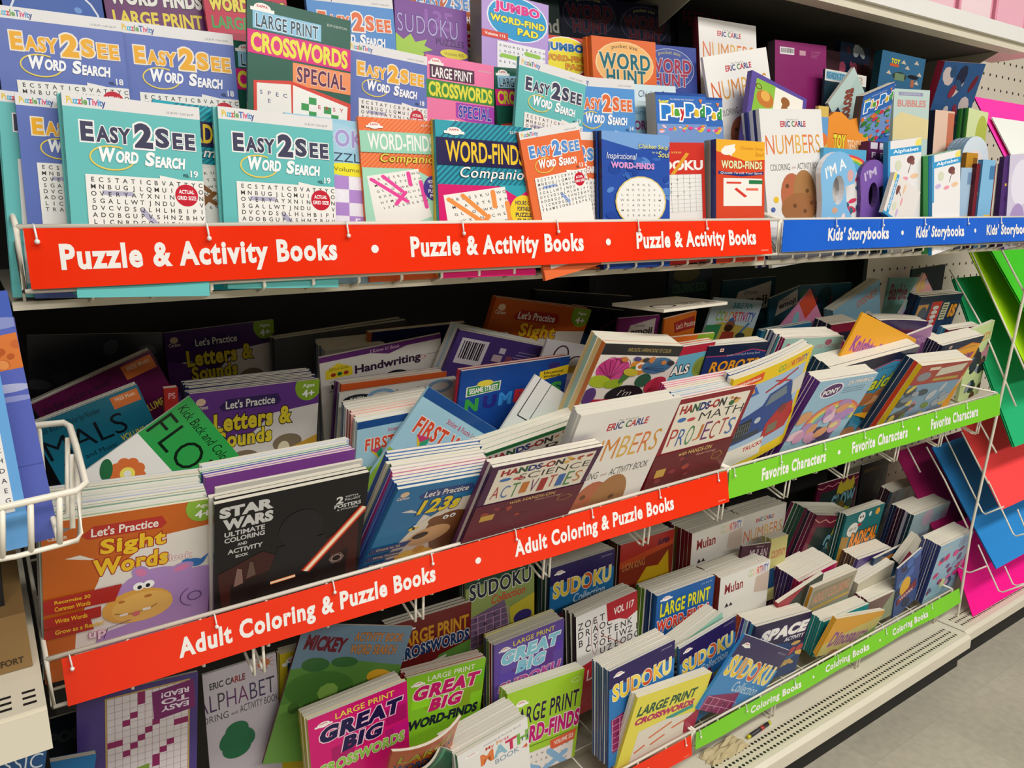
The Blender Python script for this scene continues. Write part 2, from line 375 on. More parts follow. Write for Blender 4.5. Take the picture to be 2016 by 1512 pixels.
def great(bg, sc, gc, oc, wc, w3):
    def f(c):
        R = random.Random(len(bg) + ord(bg[1])); bgs = tuple(int(bg[i:i + 2], 16) for i in (0, 2, 4))
        for i in range(9): c.r(*(lambda a, b: (a, b, a + 0.22, b + 0.25))(R.uniform(0, .85), R.uniform(0, .9)), '%02x%02x%02x' % tuple(max(0, min(255, int(x * R.uniform(.82, 1.1)))) for x in bgs))
        kappa(c, 0.06, 0.1, 0.17); c.t('LARGE PRINT', 0.26, 0.06, 0.86, 0.15, sc, None, b=0.01)
        c.t('GREAT', 0.1, 0.2, 0.93, 0.44, gc, oc, 0.045, b=0.06, gap=1.14, sh=0.2); c.t('BIG', 0.32, 0.47, 0.72, 0.69, gc, oc, 0.045, b=0.06, gap=1.14, sh=0.2)
        c.t(w3, 0.06, 0.76, 0.95, 0.93, wc, 'f0e8d8' if wc != '1c2030' else None, 0.03, b=0.05, sh=0.15)
    return f
def practice(c1, c2, l1, l2, tab, tc, lc='f0c428', oc='a82820'):
    def f(c):
        c.p([(0, 0.36), (0.2, 0.33), (0.42, 0.5), (0.62, 0.28), (1, 0.24), (1, 2), (0, 2)], 'e8e2da')
        c.p([(0, 0.30), (0.34, 0.42), (0.3, 0.62), (0.18, 1.0), (0.15, 2), (0, 2)], c1); c.e(0.08, 0.09, 0.035, 0.035, 'e8c8a8'); c.t('Carson', 0.03, 0.12, 0.13, 0.16, 'e8d8c8')
        c.p([(0.21, 0.16), (0.27, 0.09), (0.66, 0.09), (0.69, 0.16), (0.66, 0.2), (0.24, 0.2)], c2); c.t("Let's Practice", 0.26, 0.105, 0.64, 0.185, 'f4eee4', b=0.02)
        c.t(l1, 0.31 if len(l1) < 7 else 0.17, 0.22, 0.69 if len(l1) < 7 else 0.78, 0.40, lc, oc, 0.04, b=0.04); c.t(l2, 0.27 if len(l2) < 6 else 0.2, 0.40, 0.71 if len(l2) < 6 else 0.62, 0.56, lc, oc, 0.04, b=0.04)
        c.e(0.91, 0.06, 0.11, 0.14, tab); c.t('Ages', 0.86, 0.03, 0.96, 0.075, 'f0f0e0'); c.t(tc, 0.86, 0.09, 0.96, 0.165, 'ffffff')
    return f
def numbers(o1='e09038'):
    def f(c):
        c.t('The World of', 0.40, 0.15, 0.6, 0.18, '8a8a88', b=0); c.t('ERIC CARLE', 0.31, 0.185, 0.72, 0.28, 'b02838', b=0.03, cols=['c03040', '303a80', '3a8040', 'c83a40', '303a80', 'c03040'])
        c.t('NUMBERS', 0.06, 0.40, 0.94, 0.70, o1, b=-0.005, cols=['e0703a', 'e0a040', 'd88838', 'e0b050', 'e07a40', 'd89a40'])
        c.t('COLORING', 0.1, 0.85, 0.41, 0.95, '4a4a48', b=-0.005); c.t('and', 0.44, 0.89, 0.5, 0.93, 'a05040', b=-0.01); c.t('ACTIVITY BOOK', 0.53, 0.85, 0.94, 0.95, '4a4a48', b=-0.005)
        c.e(0.42, 1.36, 0.19, 0.36, 'b86a48'); c.e(0.62, 1.34, 0.19, 0.38, 'a87848'); c.e(0.52, 1.56, 0.3, 0.24, 'a06a40')
        for u, v in ((.34, 1.2), (.66, 1.3), (.72, 1.5), (.44, 1.52), (.6, 1.62)): c.e(u, v, 0.03, 0.035, '70482c')
        c.e(0.15, 1.4, 0.04, 0.05, 'e8c030'); c.e(0.09, 1.55, 0.035, 0.04, '5068a8'); c.e(0.92, 1.52, 0.07, 0.07, 'e07a70')
    return f
def companion(a, st, band, bc, tc, sc, panel, hl, bub, btx):
    def f(c):
        for i in range(30): c.p([(-0.4 + i * 0.055, 0.75), (-0.373 + i * 0.055, 0.75), (0.227 + i * 0.055, 0), (0.2 + i * 0.055, 0)], st)
        kappa(c, 0.08, 0.06, 0.2); c.t('$2.99 U.S.', 0.75, 0.06, 0.9, 0.1, 'e8e8e0', b=0)
        c.r(0, 0.2, 0.97, 0.52, band); c.t('WORD-FINDS', 0.09, 0.23, 0.9, 0.48, bc, b=0.02); c.t('Companion', 0.22, 0.53, 0.97, 0.70, tc, sc, 0.025, b=0.01, sh=0.25)
        c.r(0, 0.75, 1, 2, panel); c.p([(0.6, 0.73), (1, 0.73), (0.82, 0.88)], a)
        c.p([(0.05, 0.88), (0.68, 0.75), (0.82, 1.5), (0.14, 1.8)], 'f2eee6')
        c.grid(('ORKSSKUCWQ', 'MRAIETEHFH ', 'GLXOEWKPYMH', 'BXXMNTCHEZ ', 'HFMURBFLNKQ', 'ISPLEWERTYU'), 0.12, 0.96, 0.062, 0.088, 0.05, '3a3434', -13, (0.1, 0.9))
        for q in ([(0.1, 0.93), (0.52, 1.26)], [(0.24, 0.88), (0.46, 1.1)], [(0.55, 0.82), (0.57, 1.0)], [(0.7, 0.95), (0.76, 1.35)], [(0.38, 1.3), (0.5, 1.12)]): c.l(q, 0.05, hl, 1)
        c.e(0.88, 1.05, 0.15, 0.2, bub)
        for i, s_ in enumerate(('HOURS OF', 'PORTABLE', 'PUZZLE', 'FUN!')): c.t(s_, 0.79 + 0.02 * (i % 2), 0.92 + i * 0.075, 0.97 - 0.02 * (i % 2), 0.975 + i * 0.075, btx)
    return f
def playpad(c):
    c.r(0, 0, 1, 0.08, '28509c'); c.t('Super', 0.06, 0.2, 0.26, 0.33, 'e8e040', b=0.05, rot=-8); c.t('Fun-Packed with Activities!', 0.28, 0.16, 0.75, 0.21, 'e8ecf4', b=0)
    c.t('P', 0.1, 0.36, 0.3, 0.76, '2f80d0', 'ffffff', 0.1, b=0.08); c.t('l', 0.30, 0.34, 0.34, 0.66, 'e8c030', 'ffffff', 0.1, b=0.06); c.t('a', 0.35, 0.46, 0.46, 0.68, '58a838', 'ffffff', 0.1, b=0.06); c.t('y', 0.46, 0.46, 0.57, 0.8, 'd03030', 'ffffff', 0.1, b=0.06)
    c.t('P', 0.57, 0.3, 0.75, 0.68, '2f80d0', 'ffffff', 0.1, b=0.08); c.t('a', 0.75, 0.46, 0.85, 0.68, 'e8c030', 'ffffff', 0.1, b=0.06); c.t('d', 0.86, 0.34, 0.97, 0.68, '3a9a48', 'ffffff', 0.1, b=0.06)
    c.p([(0.84, 0.17), (0.92, 0.17), (0.89, 0.3)], 'f08a40'); c.r(0, 0.9, 1, 2, '7a9cd0'); c.confetti(0.05, 0.95, 0.95, 1.15, 22, ['e85090', 'e8d040', 'f09040', 'f4c8d8'], .02, .06, 3)
def hunt(el, tc, oc, bg2=None):
    def f(c):
        c.e(0.5, 0.56, 0.46, 0.5, el); c.ring(0.5, 0.56, 0.44, 0.48, 0.012, oc); c.t('pocket size', 0.3, 0.16, 0.7, 0.27, '3a2420' if oc == 'f0d8b0' else 'c8c070', b=0.0, arc=0.04)
        c.t('WORD', 0.1, 0.32, 0.9, 0.68, tc, oc, 0.035, b=0.03); c.t('HUNT', 0.2, 0.68, 0.82, 1.0, tc, oc, 0.035, b=0.03)
    return f
def jumbo(el, t1, t2, lo):
    def f(c):
        c.e(0.53, 0.42, 0.46, 0.42, 'e8f0f4'); c.e(0.53, 0.42, 0.44, 0.40, el); c.t('JUMBO', 0.18, 0.14, 0.86, 0.36, t1, 'f4e8f0', 0.05, b=0.06); c.t('WORD-FIND', 0.12, 0.40, 0.94, 0.53, t2, '203058', 0.03, b=0.05); c.t('PAD', 0.52, 0.57, 0.84, 0.70, t2, '203058', 0.03, b=0.05)
        c.r(0, 0.72, 0.38, 0.85, 'd84838'); c.t('Volume 112', 0.04, 0.755, 0.34, 0.81, 'f8f0e8'); c.r(0.22, 0.88, 0.95, 2, 'f0eef2')
        c.grid(('EWORDSEARCH', 'LXOTFINDPAD', 'QUIZOPTLINE', 'RETNAGHOURS'), 0.27, 0.98, 0.066, 0.1, 0.06, '403848'); c.l([(0.3, 1.14), (0.6, 1.16)], 0.08, lo, 1); c.l([(0.66, 1.03), (0.84, 1.05)], 0.08, lo, 1)
    return f
def alphabet(c):
    c.r(0, 0, 0.06, 2, '3a9ad0'); c.e(0.95, 0.2, 0.14, 0.17, 'f0e070'); c.r(0, 0.30, 1, 0.56, '3f9fd4'); c.t('Alphabet', 0.14, 0.345, 0.92, 0.52, 'ffffff', b=0.02)
    c.e(0.68, 0.8, 0.12, 0.15, '7a4a48'); c.e(0.74, 0.93, 0.06, 0.08, '8a5a50'); c.l([(0.68, 0.95), (0.6, 1.3)], 0.02, '6a4848'); c.e(0.3, 0.95, 0.1, 0.2, 'd8dcc0'); c.e(0.2, 1.35, 0.1, 0.1, 'd0b8e0'); c.e(0.8, 1.45, 0.12, 0.1, 'f0c8a0'); c.e(0.5, 1.5, 0.1, 0.08, 'f0a0b0')
def kidspic(c, cols, seed, v0=0.45): c.confetti(0.02, v0, 0.98, 1.35, 34, cols, 0.03, 0.14, seed)
# ---------------------------------------------------------------- the setting
def floor_material():
    m = noisy('vinyl_floor_tiles', 'b4ad9a', 0.42, 3.5, 0.16, 0.0)
    t = m.node_tree; b = t.nodes['Principled BSDF']; L = t.links.new
    tc = t.nodes.new('ShaderNodeTexCoord'); br = t.nodes.new('ShaderNodeTexBrick'); mp = t.nodes.new('ShaderNodeMapping')
    br.offset = 0; br.inputs['Scale'].default_value = 1; br.inputs['Brick Width'].default_value = 0.305; br.inputs['Row Height'].default_value = 0.305; br.inputs['Mortar Size'].default_value = 0.0012
    br.inputs['Color1'].default_value = (1, 1, 1, 1); br.inputs['Color2'].default_value = (0.93, 0.93, 0.93, 1); br.inputs['Mortar'].default_value = (0.84, 0.84, 0.84, 1)
    mx = t.nodes.new('ShaderNodeMix'); mx.data_type = 'RGBA'; mx.blend_type = 'MULTIPLY'; mx.inputs[0].default_value = 1
    src = b.inputs['Base Color'].links[0].from_socket
    L(tc.outputs['Object'], mp.inputs[0]); L(mp.outputs[0], br.inputs['Vector']); L(src, mx.inputs[6]); L(br.outputs['Color'], mx.inputs[7])
    n = t.nodes.new('ShaderNodeTexNoise'); n.inputs['Scale'].default_value = 45; n.inputs['Detail'].default_value = 8; L(tc.outputs['Object'], n.inputs['Vector'])
    mr = t.nodes.new('ShaderNodeMapRange'); mr.inputs[1].default_value = 0.3; mr.inputs[2].default_value = 0.75; mr.inputs[3].default_value = 0.88; mr.inputs[4].default_value = 1.06; L(n.outputs['Fac'], mr.inputs[0])
    m2 = t.nodes.new('ShaderNodeMix'); m2.data_type = 'RGBA'; m2.blend_type = 'MULTIPLY'; m2.inputs[0].default_value = 1; L(mx.outputs[2], m2.inputs[6]); L(mr.outputs[0], m2.inputs[7]); L(m2.outputs[2], b.inputs['Base Color'])
    return m
def holes_material(name, base, pitch_x, pitch_z, r, rough=0.5, axes='XZ'):
    m, t, b = newmat(name, rough); L = t.links.new
    tc = t.nodes.new('ShaderNodeTexCoord'); sp = t.nodes.new('ShaderNodeSeparateXYZ'); L(tc.outputs['Object'], sp.inputs[0])
    def cell(sock, p):
        f = t.nodes.new('ShaderNodeMath'); f.operation = 'DIVIDE'; L(sock, f.inputs[0]); f.inputs[1].default_value = p
        g = t.nodes.new('ShaderNodeMath'); g.operation = 'FRACT'; L(f.outputs[0], g.inputs[0])
        h = t.nodes.new('ShaderNodeMath'); h.operation = 'SUBTRACT'; L(g.outputs[0], h.inputs[0]); h.inputs[1].default_value = 0.5
        k = t.nodes.new('ShaderNodeMath'); k.operation = 'MULTIPLY'; L(h.outputs[0], k.inputs[0]); k.inputs[1].default_value = p; return k
    x = cell(sp.outputs[axes[0]], pitch_x); z = cell(sp.outputs[axes[1]], pitch_z)
    cb = t.nodes.new('ShaderNodeCombineXYZ'); L(x.outputs[0], cb.inputs[0]); L(z.outputs[0], cb.inputs[1])
    ln = t.nodes.new('ShaderNodeVectorMath'); ln.operation = 'LENGTH'; L(cb.outputs[0], ln.inputs[0])
    lt = t.nodes.new('ShaderNodeMath'); lt.operation = 'LESS_THAN'; L(ln.outputs['Value'], lt.inputs[0]); lt.inputs[1].default_value = r
    mx = t.nodes.new('ShaderNodeMix'); mx.data_type = 'RGBA'; L(lt.outputs[0], mx.inputs[0]); mx.inputs[6].default_value = (*lin(base), 1); mx.inputs[7].default_value = (0.012, 0.011, 0.01, 1)
    L(mx.outputs[2], b.inputs['Base Color']); return m
m = MB(); m.box(-2.5, -3.5, -0.05, 6, 1.7, 0.0); tag(m.build('floor', floor_material()), kind='structure')
m = MB(); m.box(-1.6, 1.56, 0, 2.535, 1.59, 2.6); tag(m.build('wall_back', holes_material('pegboard_shaded', '24221f', 0.0254 * 2, 0.0254 * 2, 0.004)), kind='structure')  # shade of the deep bays is painted into the pegboard's dark colour
m = MB(); m.box(2.535, 1.52, 0, 5.5, 1.55, 2.6); tag(m.build('wall_right', holes_material('pegboard_ivory', 'e2d8c4', 0.0508, 0.0508, 0.0055)), kind='structure')
# base decks
M_PERF = holes_material('perforated_deck', 'd6cdb4', 0.0135, 0.019, 0.0042, 0.4, 'XY')
def deck(label, x0, x1, y0, zt, zb, rows, steel=M_STEEL):
    t = link('base_deck', None); tag(t, label, 'shelf')
    m = MB(); m.box(x0, y0 + 0.012, zt - 0.012, x1, 1.55, zt); m.quad([(x0, y0, zt - 0.008), (x1, y0, zt - 0.008), (x1, y0 + 0.012, zt), (x0, y0 + 0.012, zt)])
    m.build('deck_panel', steel, t)
    m = MB(); m.box(x0, y0, zb, x1, y0 + 0.012, zt - 0.008); m.build('front_lip', steel, t)
    m = MB(); m.box(x0 + 0.03, rows[0], zt, x1 - 0.03, rows[1], zt + 0.0006); m.build('perforated_strip', M_PERF, t)
    m = MB(); m.box(x0 + 0.002, y0 + 0.03, 0, x1 - 0.002, y0 + 0.045, zb + 0.02); m.build('kick_plate', M_DARK, t)
    return t
deck('long ivory base deck with pinholes under the book baskets', -0.02, 2.475, 0.985, 0.125, 0.082, (1.007, 1.064))
deck('ivory base deck below the bright poster board rack', 2.482, 4.5, 1.0, 0.125, 0.088, (1.026, 1.083))
# tier shelves: steel trays the baskets stand on
def tray(label, x0, x1, y0, y1, zt, th):
    m = MB(); m.box(x0, y0, zt - th, x1, y1, zt); m.box(x0, y0 - 0.004, zt - th - 0.004, x1, y0, zt)
    return tag(m.build('steel_shelf', M_STEEL), label, 'shelf')
tray('ivory steel shelf carrying the puzzle and activity books', 0.03, 1.292, 0.985, 1.56, 1.354, 0.005)
tray('ivory steel shelf carrying the kids storybooks', 1.30, 2.53, 0.985, 1.56, 1.354, 0.005)
def riser(label, x0, x1):
    m = MB(); y = 1.03
    for (ya, z), (yb, _) in zip(STEP1[1:], STEP1[2:] + ((1.5, 0),)):
        m.box(x0, y + 0.001, z - 0.004, x1, min(yb if yb < 9 else 1.5, ya if ya < 9 else 1.5), z - 0.001); m.box(x0, y + 0.001, 1.3545, x1, y + 0.004, z - 0.002); y = ya if ya < 9 else 1.5
    return tag(m.build('stepped_riser', M_DARK), label, 'shelf')
riser('dark stepped riser under the rear rows of puzzle books', 0.05, 1.285)
riser('dark stepped riser under the rear rows of storybooks', 1.60, 2.52)
# the shelf above
US = 1.10
t = tag(link('upper_shelf', None), 'ivory steel shelf overhead with dark underside at upper right', 'shelf')
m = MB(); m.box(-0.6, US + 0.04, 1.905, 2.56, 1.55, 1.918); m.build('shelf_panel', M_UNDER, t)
m = MB(); m.box(-0.6, US, 1.893, 2.56, US + 0.04, 1.915); m.build('front_channel', M_STEEL, t)
m = MB(); m.box(-0.6, US - 0.01, 1.913, 2.56, US, 1.95); m.build('price_rail', M_CLIP, t)
for x in (1.29, 2.535):
    m = MB(); m.quad([(x, US + .05, 1.905), (x, 1.5, 1.905), (x, 1.5, 1.75)]); m.quad([(x + 0.004, US + .05, 1.905), (x + 0.004, 1.5, 1.75), (x + 0.004, 1.5, 1.905)]); m.quad([(x, US + .05, 1.905), (x + 0.004, US + .05, 1.905), (x + 0.004, 1.5, 1.75), (x, 1.5, 1.75)])
    m.build('bracket', M_STEEL, t)
for i in range(4):
    m = MB(); x = 2.02 + i * 0.2; m.box(x, US + 0.03, 1.9185, x + 0.18, 1.3, 2.07, 'f0a0b4'); m.box(x + 0.01, US + 0.0292, 1.93, x + 0.17, US + 0.03, 2.06, ('f6ccd4', 'f8dde0', 'f4b8c8', 'f6d4dc')[i])
    tag(m.build('gift_box', M_INK), ('pale pink box on the overhead shelf, farthest left', 'second pink box along the overhead shelf', 'third pink box along the overhead shelf', 'pink box at the far right of the overhead shelf')[i], 'box', 'pink boxes on the overhead shelf')
for x, lb in ((1.2935, 'dark steel upright between the two book bays'), (2.527, 'dark steel upright where the poster boards begin'), (0.012, 'dark steel upright at the left end of the book bays')):
    m = MB(); m.box(x - 0.012, 1.5, 0.126, x + 0.012, 1.558, 2.5); tag(m.build('upright_post', M_DARK), lb, 'post')
# ---------------------------------------------------------------- wire baskets
def basket(label, x0, x1, y, ztop, zbot, tier, lean, step, hooks, y1):
    """Coated wire basket: front fence of uprights between two rails, side frames, floor wires, V hooks below."""
    t = tag(link('wire_basket', None), label, 'basket', 'white wire book baskets')
    fy = lambda z: y - (ztop - z) * math.tan(math.radians(lean)) * -1
    m = MB(); m.tube([(x0, y, ztop), (x1, y, ztop)], 0.0032); m.build('top_rail', M_WIRE, t, True)
    m = MB(); m.tube([(x0, fy(zbot), zbot), (x1, fy(zbot), zbot)], 0.0028); m.build('bottom_rail', M_WIRE, t, True)
    k = int((x1 - x0) / step); b = fy(zbot); wm = None
    for i in range(1, k):
        x = x0 + (x1 - x0) * i / k; m = MB(); m.tube([(0, y, ztop), (0, b, zbot - 0.009), (0, b + 0.006, zbot - 0.0115), (0, b + 0.03, floor_z(tier, b + 0.03) - 0.006)], 0.0022, 6)
        wm = wm or m.mesh('fence_wire', M_WIRE, True); link('fence_wire', wm, t).location.x = x
    m = MB()
    for i in range(0, k + 1):
        x = x0 + (x1 - x0) * i / k; m.tube([(x, fy(zbot) + 0.03, floor_z(tier, fy(zbot) + 0.03) - 0.006), (x, y1, floor_z(tier, y1) - 0.006)], 0.0018, 5)
    for j in range(5):
        yy = fy(zbot) + 0.05 + (y1 - fy(zbot) - 0.06) * j / 4; m.tube([(x0, yy, floor_z(tier, yy) - 0.0095), (x1, yy, floor_z(tier, yy) - 0.0095)], 0.0022, 5)
    m.build('floor_wires', M_WIRE, t, True)
    for x in (x0, x1):
        m = MB(); m.tube([(x, y, ztop), (x, fy(zbot), zbot), (x, y1, floor_z(tier, y1) - 0.006), (x, y1, ztop + 0.02), (x, y, ztop)], 0.003)
        m.build('side_frame', M_WIRE, t, True)
    for x in hooks:
        m = MB()
        for d in (0, 0.014):
            z = zbot - 0.004; m.tube([(x + d, fy(zbot) + 0.15, z + 0.004), (x + d, fy(zbot) + 0.012, z - 0.046), (x + d, fy(zbot) + 0.004, z - 0.046), (x + d, fy(zbot) - 0.001, z + 0.012)], 0.0022, 6)
        m.build('support_hook', M_WIRE, t, True)
    return t
basket('wire basket behind the long red puzzle sign', 0.042, 1.292, 0.953, 1.4335, 1.3675, 1, 0, 0.062, [], 1.03)
basket('wire basket behind the blue storybook sign', 1.302, 2.525, 0.956, 1.4335, 1.3675, 1, 0, 0.045, [], 1.03)
basket('wire basket behind the red adult coloring sign', 0.014, 1.265, 1.016, 0.9154, 0.8475, 2, 3, 0.085, [0.26, 0.52, 0.78, 1.03, 1.25], 1.5)
basket('wire basket behind the green favorite characters sign', 1.273, 2.485, 1.016, 0.9154, 0.8475, 2, 3, 0.08, [1.48, 1.72, 1.95, 2.18, 2.4], 1.5)
basket('low wire basket behind the mostly hidden red sign', 0.03, 1.285, 1.086, 0.226, 0.176, 3, 3, 0.085, [0.6, 1.1], 1.5)
basket('low wire basket behind the green coloring books sign', 1.293, 2.535, 1.086, 0.226, 0.176, 3, 3, 0.08, [1.6, 2.0, 2.45], 1.5)
# ---------------------------------------------------------------- signs
def sign(label, pl, pr, y, ztop, hgt, colr, words, clips, out=0.0, small=None, n=90, wav=0.0):
    """Plastic strip hung on the rail: pl, pr = photo x of its ends along the top; words = (text, x of start, x of end)."""
    def X(px):                                # where photo column px meets the rail line
        lo, hi = -800.0, 3200.0
        for _ in range(40):
            md = (lo + hi) / 2
            if at(px, md, y).z > ztop: lo = md
            else: hi = md
        return at(px, lo, y).x
    x0, x1 = X(pl), X(pr); w = x1 - x0; Hh = hgt / w
    c = Cover(w, hgt, colr)
    for s_, a, b in words:
        ua, ub = (X(a) - x0) / w, (X(b) - x0) / w
        if s_ == 'o': c.e((ua + ub) / 2, Hh * 0.5, Hh * 0.085, Hh * 0.085, 'f4f0ea', n=20)
        else:
            _, _, bb = glyphs(s_, 0.04, 1.13); dsc = bb[1] < -0.1
            c.t(s_, ua, Hh * 0.26, ub, Hh * (0.83 if dsc else 0.72), 'f4f0ea', b=0.04, gap=1.13)
    if small: c.t(small, 0.972, Hh * 0.86, 0.99, Hh * 0.9, 'f0c0a8', b=0)
    m = MB(); m.box(-w / 2, 0.0001, 0, w / 2, 0.0012, hgt, colr); i = len(m.v); m.v += [(p[0], p[1] * 3 - 0.0002 * (p[1] < 0), p[2]) for p in c.v]; m.f += [tuple(i + k for k in f) for f in c.f]; m.c += c.c
    me = m.mesh('sign_panel', M_SIGN)
    bm = bmesh.new(); bm.from_mesh(me)
    for k in range(1, n): bmesh.ops.bisect_plane(bm, geom=bm.verts[:] + bm.edges[:] + bm.faces[:], plane_co=(-w / 2 + w * k / n, 0, 0), plane_no=(1, 0, 0))
    for v in bm.verts:
        d = 1 - v.co.z / hgt; u = v.co.x / w + 0.5
        v.co.y -= d * out * u + wav * math.sin(u * 23) * d
    bm.to_mesh(me); bm.free()
    o = link('shelf_sign', me); o.location = ((x0 + x1) / 2, y - 0.0045, ztop - hgt); tag(o, label, 'sign')
    for px in clips:
        u = X(px); m = MB(); m.tube([(u, 0.001, hgt + 0.004), (u, -0.003, hgt + 0.002), (u + 0.001, -0.004, hgt - 0.008), (u + 0.001, -0.004, hgt - 0.012)], 0.0012, 6); m.ball((u + 0.001, -0.0055, hgt - 0.0135), 0.0028)
        q = m.build('hanging_clip', M_CLIP, o, True); q.location.x = -o.location.x; q['label'] = 'clear plastic hanging clip'
    return o
PZ = 'Puzzle & Activity Books'
sign('long red sign reading Puzzle & Activity Books three times', 45, 1512, 0.95, 1.4325, 0.0625, 'f02f04', [(PZ, 110, 657), ('o', 722, 741), (PZ, 802, 1142), ('o', 1184, 1198), (PZ, 1247, 1481)], [66, 404, 678, 905, 1091, 1250, 1384], 0.012, '0000000', wav=0.0015)
KS = "Kids' Storybooks"
sign("shiny blue sign reading Kids' Storybooks", 1540, 2060, 0.952, 1.4325, 0.061, '1c62d0', [(KS, 1628, 1746), ('o', 1768, 1777), (KS, 1801, 1893), ('o', 1912, 1918), (KS, 1939, 2024)], [1640, 1732, 1815, 1900, 1965], 0.01, wav=0.004)
AC = 'Adult Coloring & Puzzle Books'
sign('red sign reading Adult Coloring & Puzzle Books', 120, 1428, 1.012, 0.9145, 0.0652, 'f02f04', [(AC, 345, 852), ('o', 929, 944), (AC, 1008, 1320)], [136, 420, 652, 845, 1010, 1160, 1293, 1408], 0.012, '0000000', wav=0.001)
FC = 'Favorite Characters'
sign('bright green sign reading Favorite Characters', 1433, 1966, 1.012, 0.9145, 0.0652, '7ad024', [(FC, 1498, 1624), ('o', 1646, 1653), (FC, 1675, 1784), ('o', 1803, 1808), (FC, 1830, 1922)], [1440, 1532, 1618, 1697, 1771, 1837, 1898], 0.008, wav=0.001)
CB = 'Coloring Books'
sign('bright green sign reading Coloring Books above the floor', 1368, 1886, 1.081, 0.2255, 0.047, '7ad024', [(CB, 1476, 1574), ('o', 1594, 1602), (CB, 1622, 1707), ('o', 1725, 1731), (CB, 1753, 1822)], [1374, 1465, 1560, 1645, 1740, 1830], 0.012, wav=0.002)
sign('red sign cut by the lower edge, white lettering half seen', 560, 1358, 1.081, 0.2255, 0.05, 'f02f04', [('Coloring & Puzzle Books', 1000, 1275)], [1345, 1180], 0.006, '0000000')
# ---------------------------------------------------------------- top tier, first bay
L3 = dict(tier=1, lean=4)
B('word_search_book', 'teal word search book, largest in the front row of the top shelf', (120, 180), (392, 212), 0.962, e_teal, TEAL, BL=(141, 440), t=0.008, n=2, T=0.022, short='largest teal word search book', **L3)
B('word_search_book', 'teal word search book above the word Books of the red sign', (428, 208), (654, 235), 0.972, e_teal, TEAL, BL=(442, 440), t=0.008, n=2, T=0.02, **L3)
B('word_search_book', 'purple word search book half covered by the largest teal one', (28, 180), (268, 210), 0.992, e_purp, PURP, BL=(62, 440), t=0.008, **L3)
B('word_search_book', 'teal word search book at the left end, only its edge showing', (-6, 176), (235, 206), 1.004, e_teal, TEAL, t=0.008, n=1, T=0.016, **L3)
wf_t = companion('2fa0b0', '1c7088', '241c4c', 'f0c830', 'f4f0ea', '1c2040', 'd81c6c', 'f0944a', 'f0d030', '302850')
wf_o = companion('ee7238', 'f08a58', '9cd4b8', 'f4f2ec', 'f0dc50', '4a3020', 'a8dcc0', 'ec4a9c', '4a3890', 'f4f0ea')
wf_b = companion('1fa8b8', '157888', '241c4c', 'f0c830', 'f4f0ea', '1c2040', 'e8e4dc', '8a5a30', '2a6890', 'f0e8d0')
B('word_find_book', 'teal striped word find book wedged between the two large teal ones', (300, 195), (438, 214), 0.997, V(0.7, wf_b), '1fa8b8', w=0.128, t=0.006, **L3)
def sud_light(c):
    c.e(0.4, 0.25, 0.5, 0.2, 'a8d0e4'); c.t('SUDOKU', 0.1, 0.13, 0.94, 0.36, 'a89ad0', 'd0d8f0', 0.04); c.t('PUZZLES.', 0.3, 0.44, 0.95, 0.56, '3a4a5c', b=0.0); c.e(0.68, 0.66, 0.32, 0.09, 'f0e430'); c.t('Volume 417', 0.48, 0.63, 0.92, 0.69, '70682c', b=0)
    c.r(0.1, 0.75, 1, 2, 'efeaf2'); c.cells(0.1, 0.75, 0.18, [(0, 0), (2, 0), (4, 0), (1, 1), (3, 1), (0, 2), (2, 2), (4, 2), (1, 3), (3, 3)], 'b48cd0'); c.grid((' 8 68', '4 3 9', '72 12', ' 5 53'), 0.19, 0.89, 0.18, 0.18, 0.16, 'f4f0fa'); c.ring(0.8, 0.98, 0.17, 0.2, 0.01, '403858', a0=-80, a1=80)
B('sudoku_book', 'light blue sudoku book with a yellow oval beside the teal one', (560, 221), (706, 240), 0.99, V(0.73, sud_light), '9ccbe0', t=0.008, w=0.13, **L3)
B('word_find_book', 'orange and mint word find book with pink marked letters', (704, 226), (866, 243), 0.985, V(0.7, wf_o), 'ee7238', BL=(726, 438), t=0.007, **L3)
B('word_find_book', 'teal striped word find book with a yellow title on navy', (856, 236), (1047, 251), 0.97, V(0.7, wf_t), '2fa0b0', BL=(862, 438), t=0.007, n=2, T=0.02, cols=['e8c840', 'd83878'], **L3)
B('word_search_book', 'orange word search book tilted against its neighbours', (1022, 266), (1137, 234), 0.962, e_org, 'e8703c', BL=(1042, 436), t=0.006, **L3)
B('word_search_book', 'orange word search book standing straight behind the tilted one', (1075, 256), (1185, 261), 0.992, e_org, 'e8703c', t=0.006, w=0.125, **L3)
def soup_blue(c):
    c.p([(0, 0), (1, 0), (1, 0.2), (0.5, 0.28), (0, 0.14)], '7aa4d8'); c.confetti(0, 0.2, 1, 1.9, 40, ['3a68b8', '24489c', '5a88cc'], .02, .1, 5); c.t('Chicken Soup', 0.52, 0.18, 0.97, 0.28, 'e8e080', b=0.01, sh=0.2); c.t('for the', 0.72, 0.3, 0.82, 0.34, 'd8e0c0', b=0); c.t('Soul', 0.82, 0.29, 0.98, 0.4, 'e8e080', b=0.01, sh=0.2)
    c.t('Inspirational', 0.06, 0.36, 0.48, 0.5, 'e8ecf4', b=0.0, sh=0.25); c.t('WORD-FINDS', 0.12, 0.52, 0.75, 0.62, 'e08ad0', 'f0d0f0', 0.03, b=0.02)
    c.e(0.55, 1.2, 0.38, 0.45, 'e0c878'); c.e(0.55, 1.2, 0.36, 0.43, 'f0ede6'); c.grid(('  ARNE  ', ' NDTOSP ', 'LKIOLPTS', 'WGAONTEM', 'TIADNTIL', 'MDOTNIVP', ' SEHACR '), 0.27, 0.92, 0.08, 0.09, 0.05, '504848')
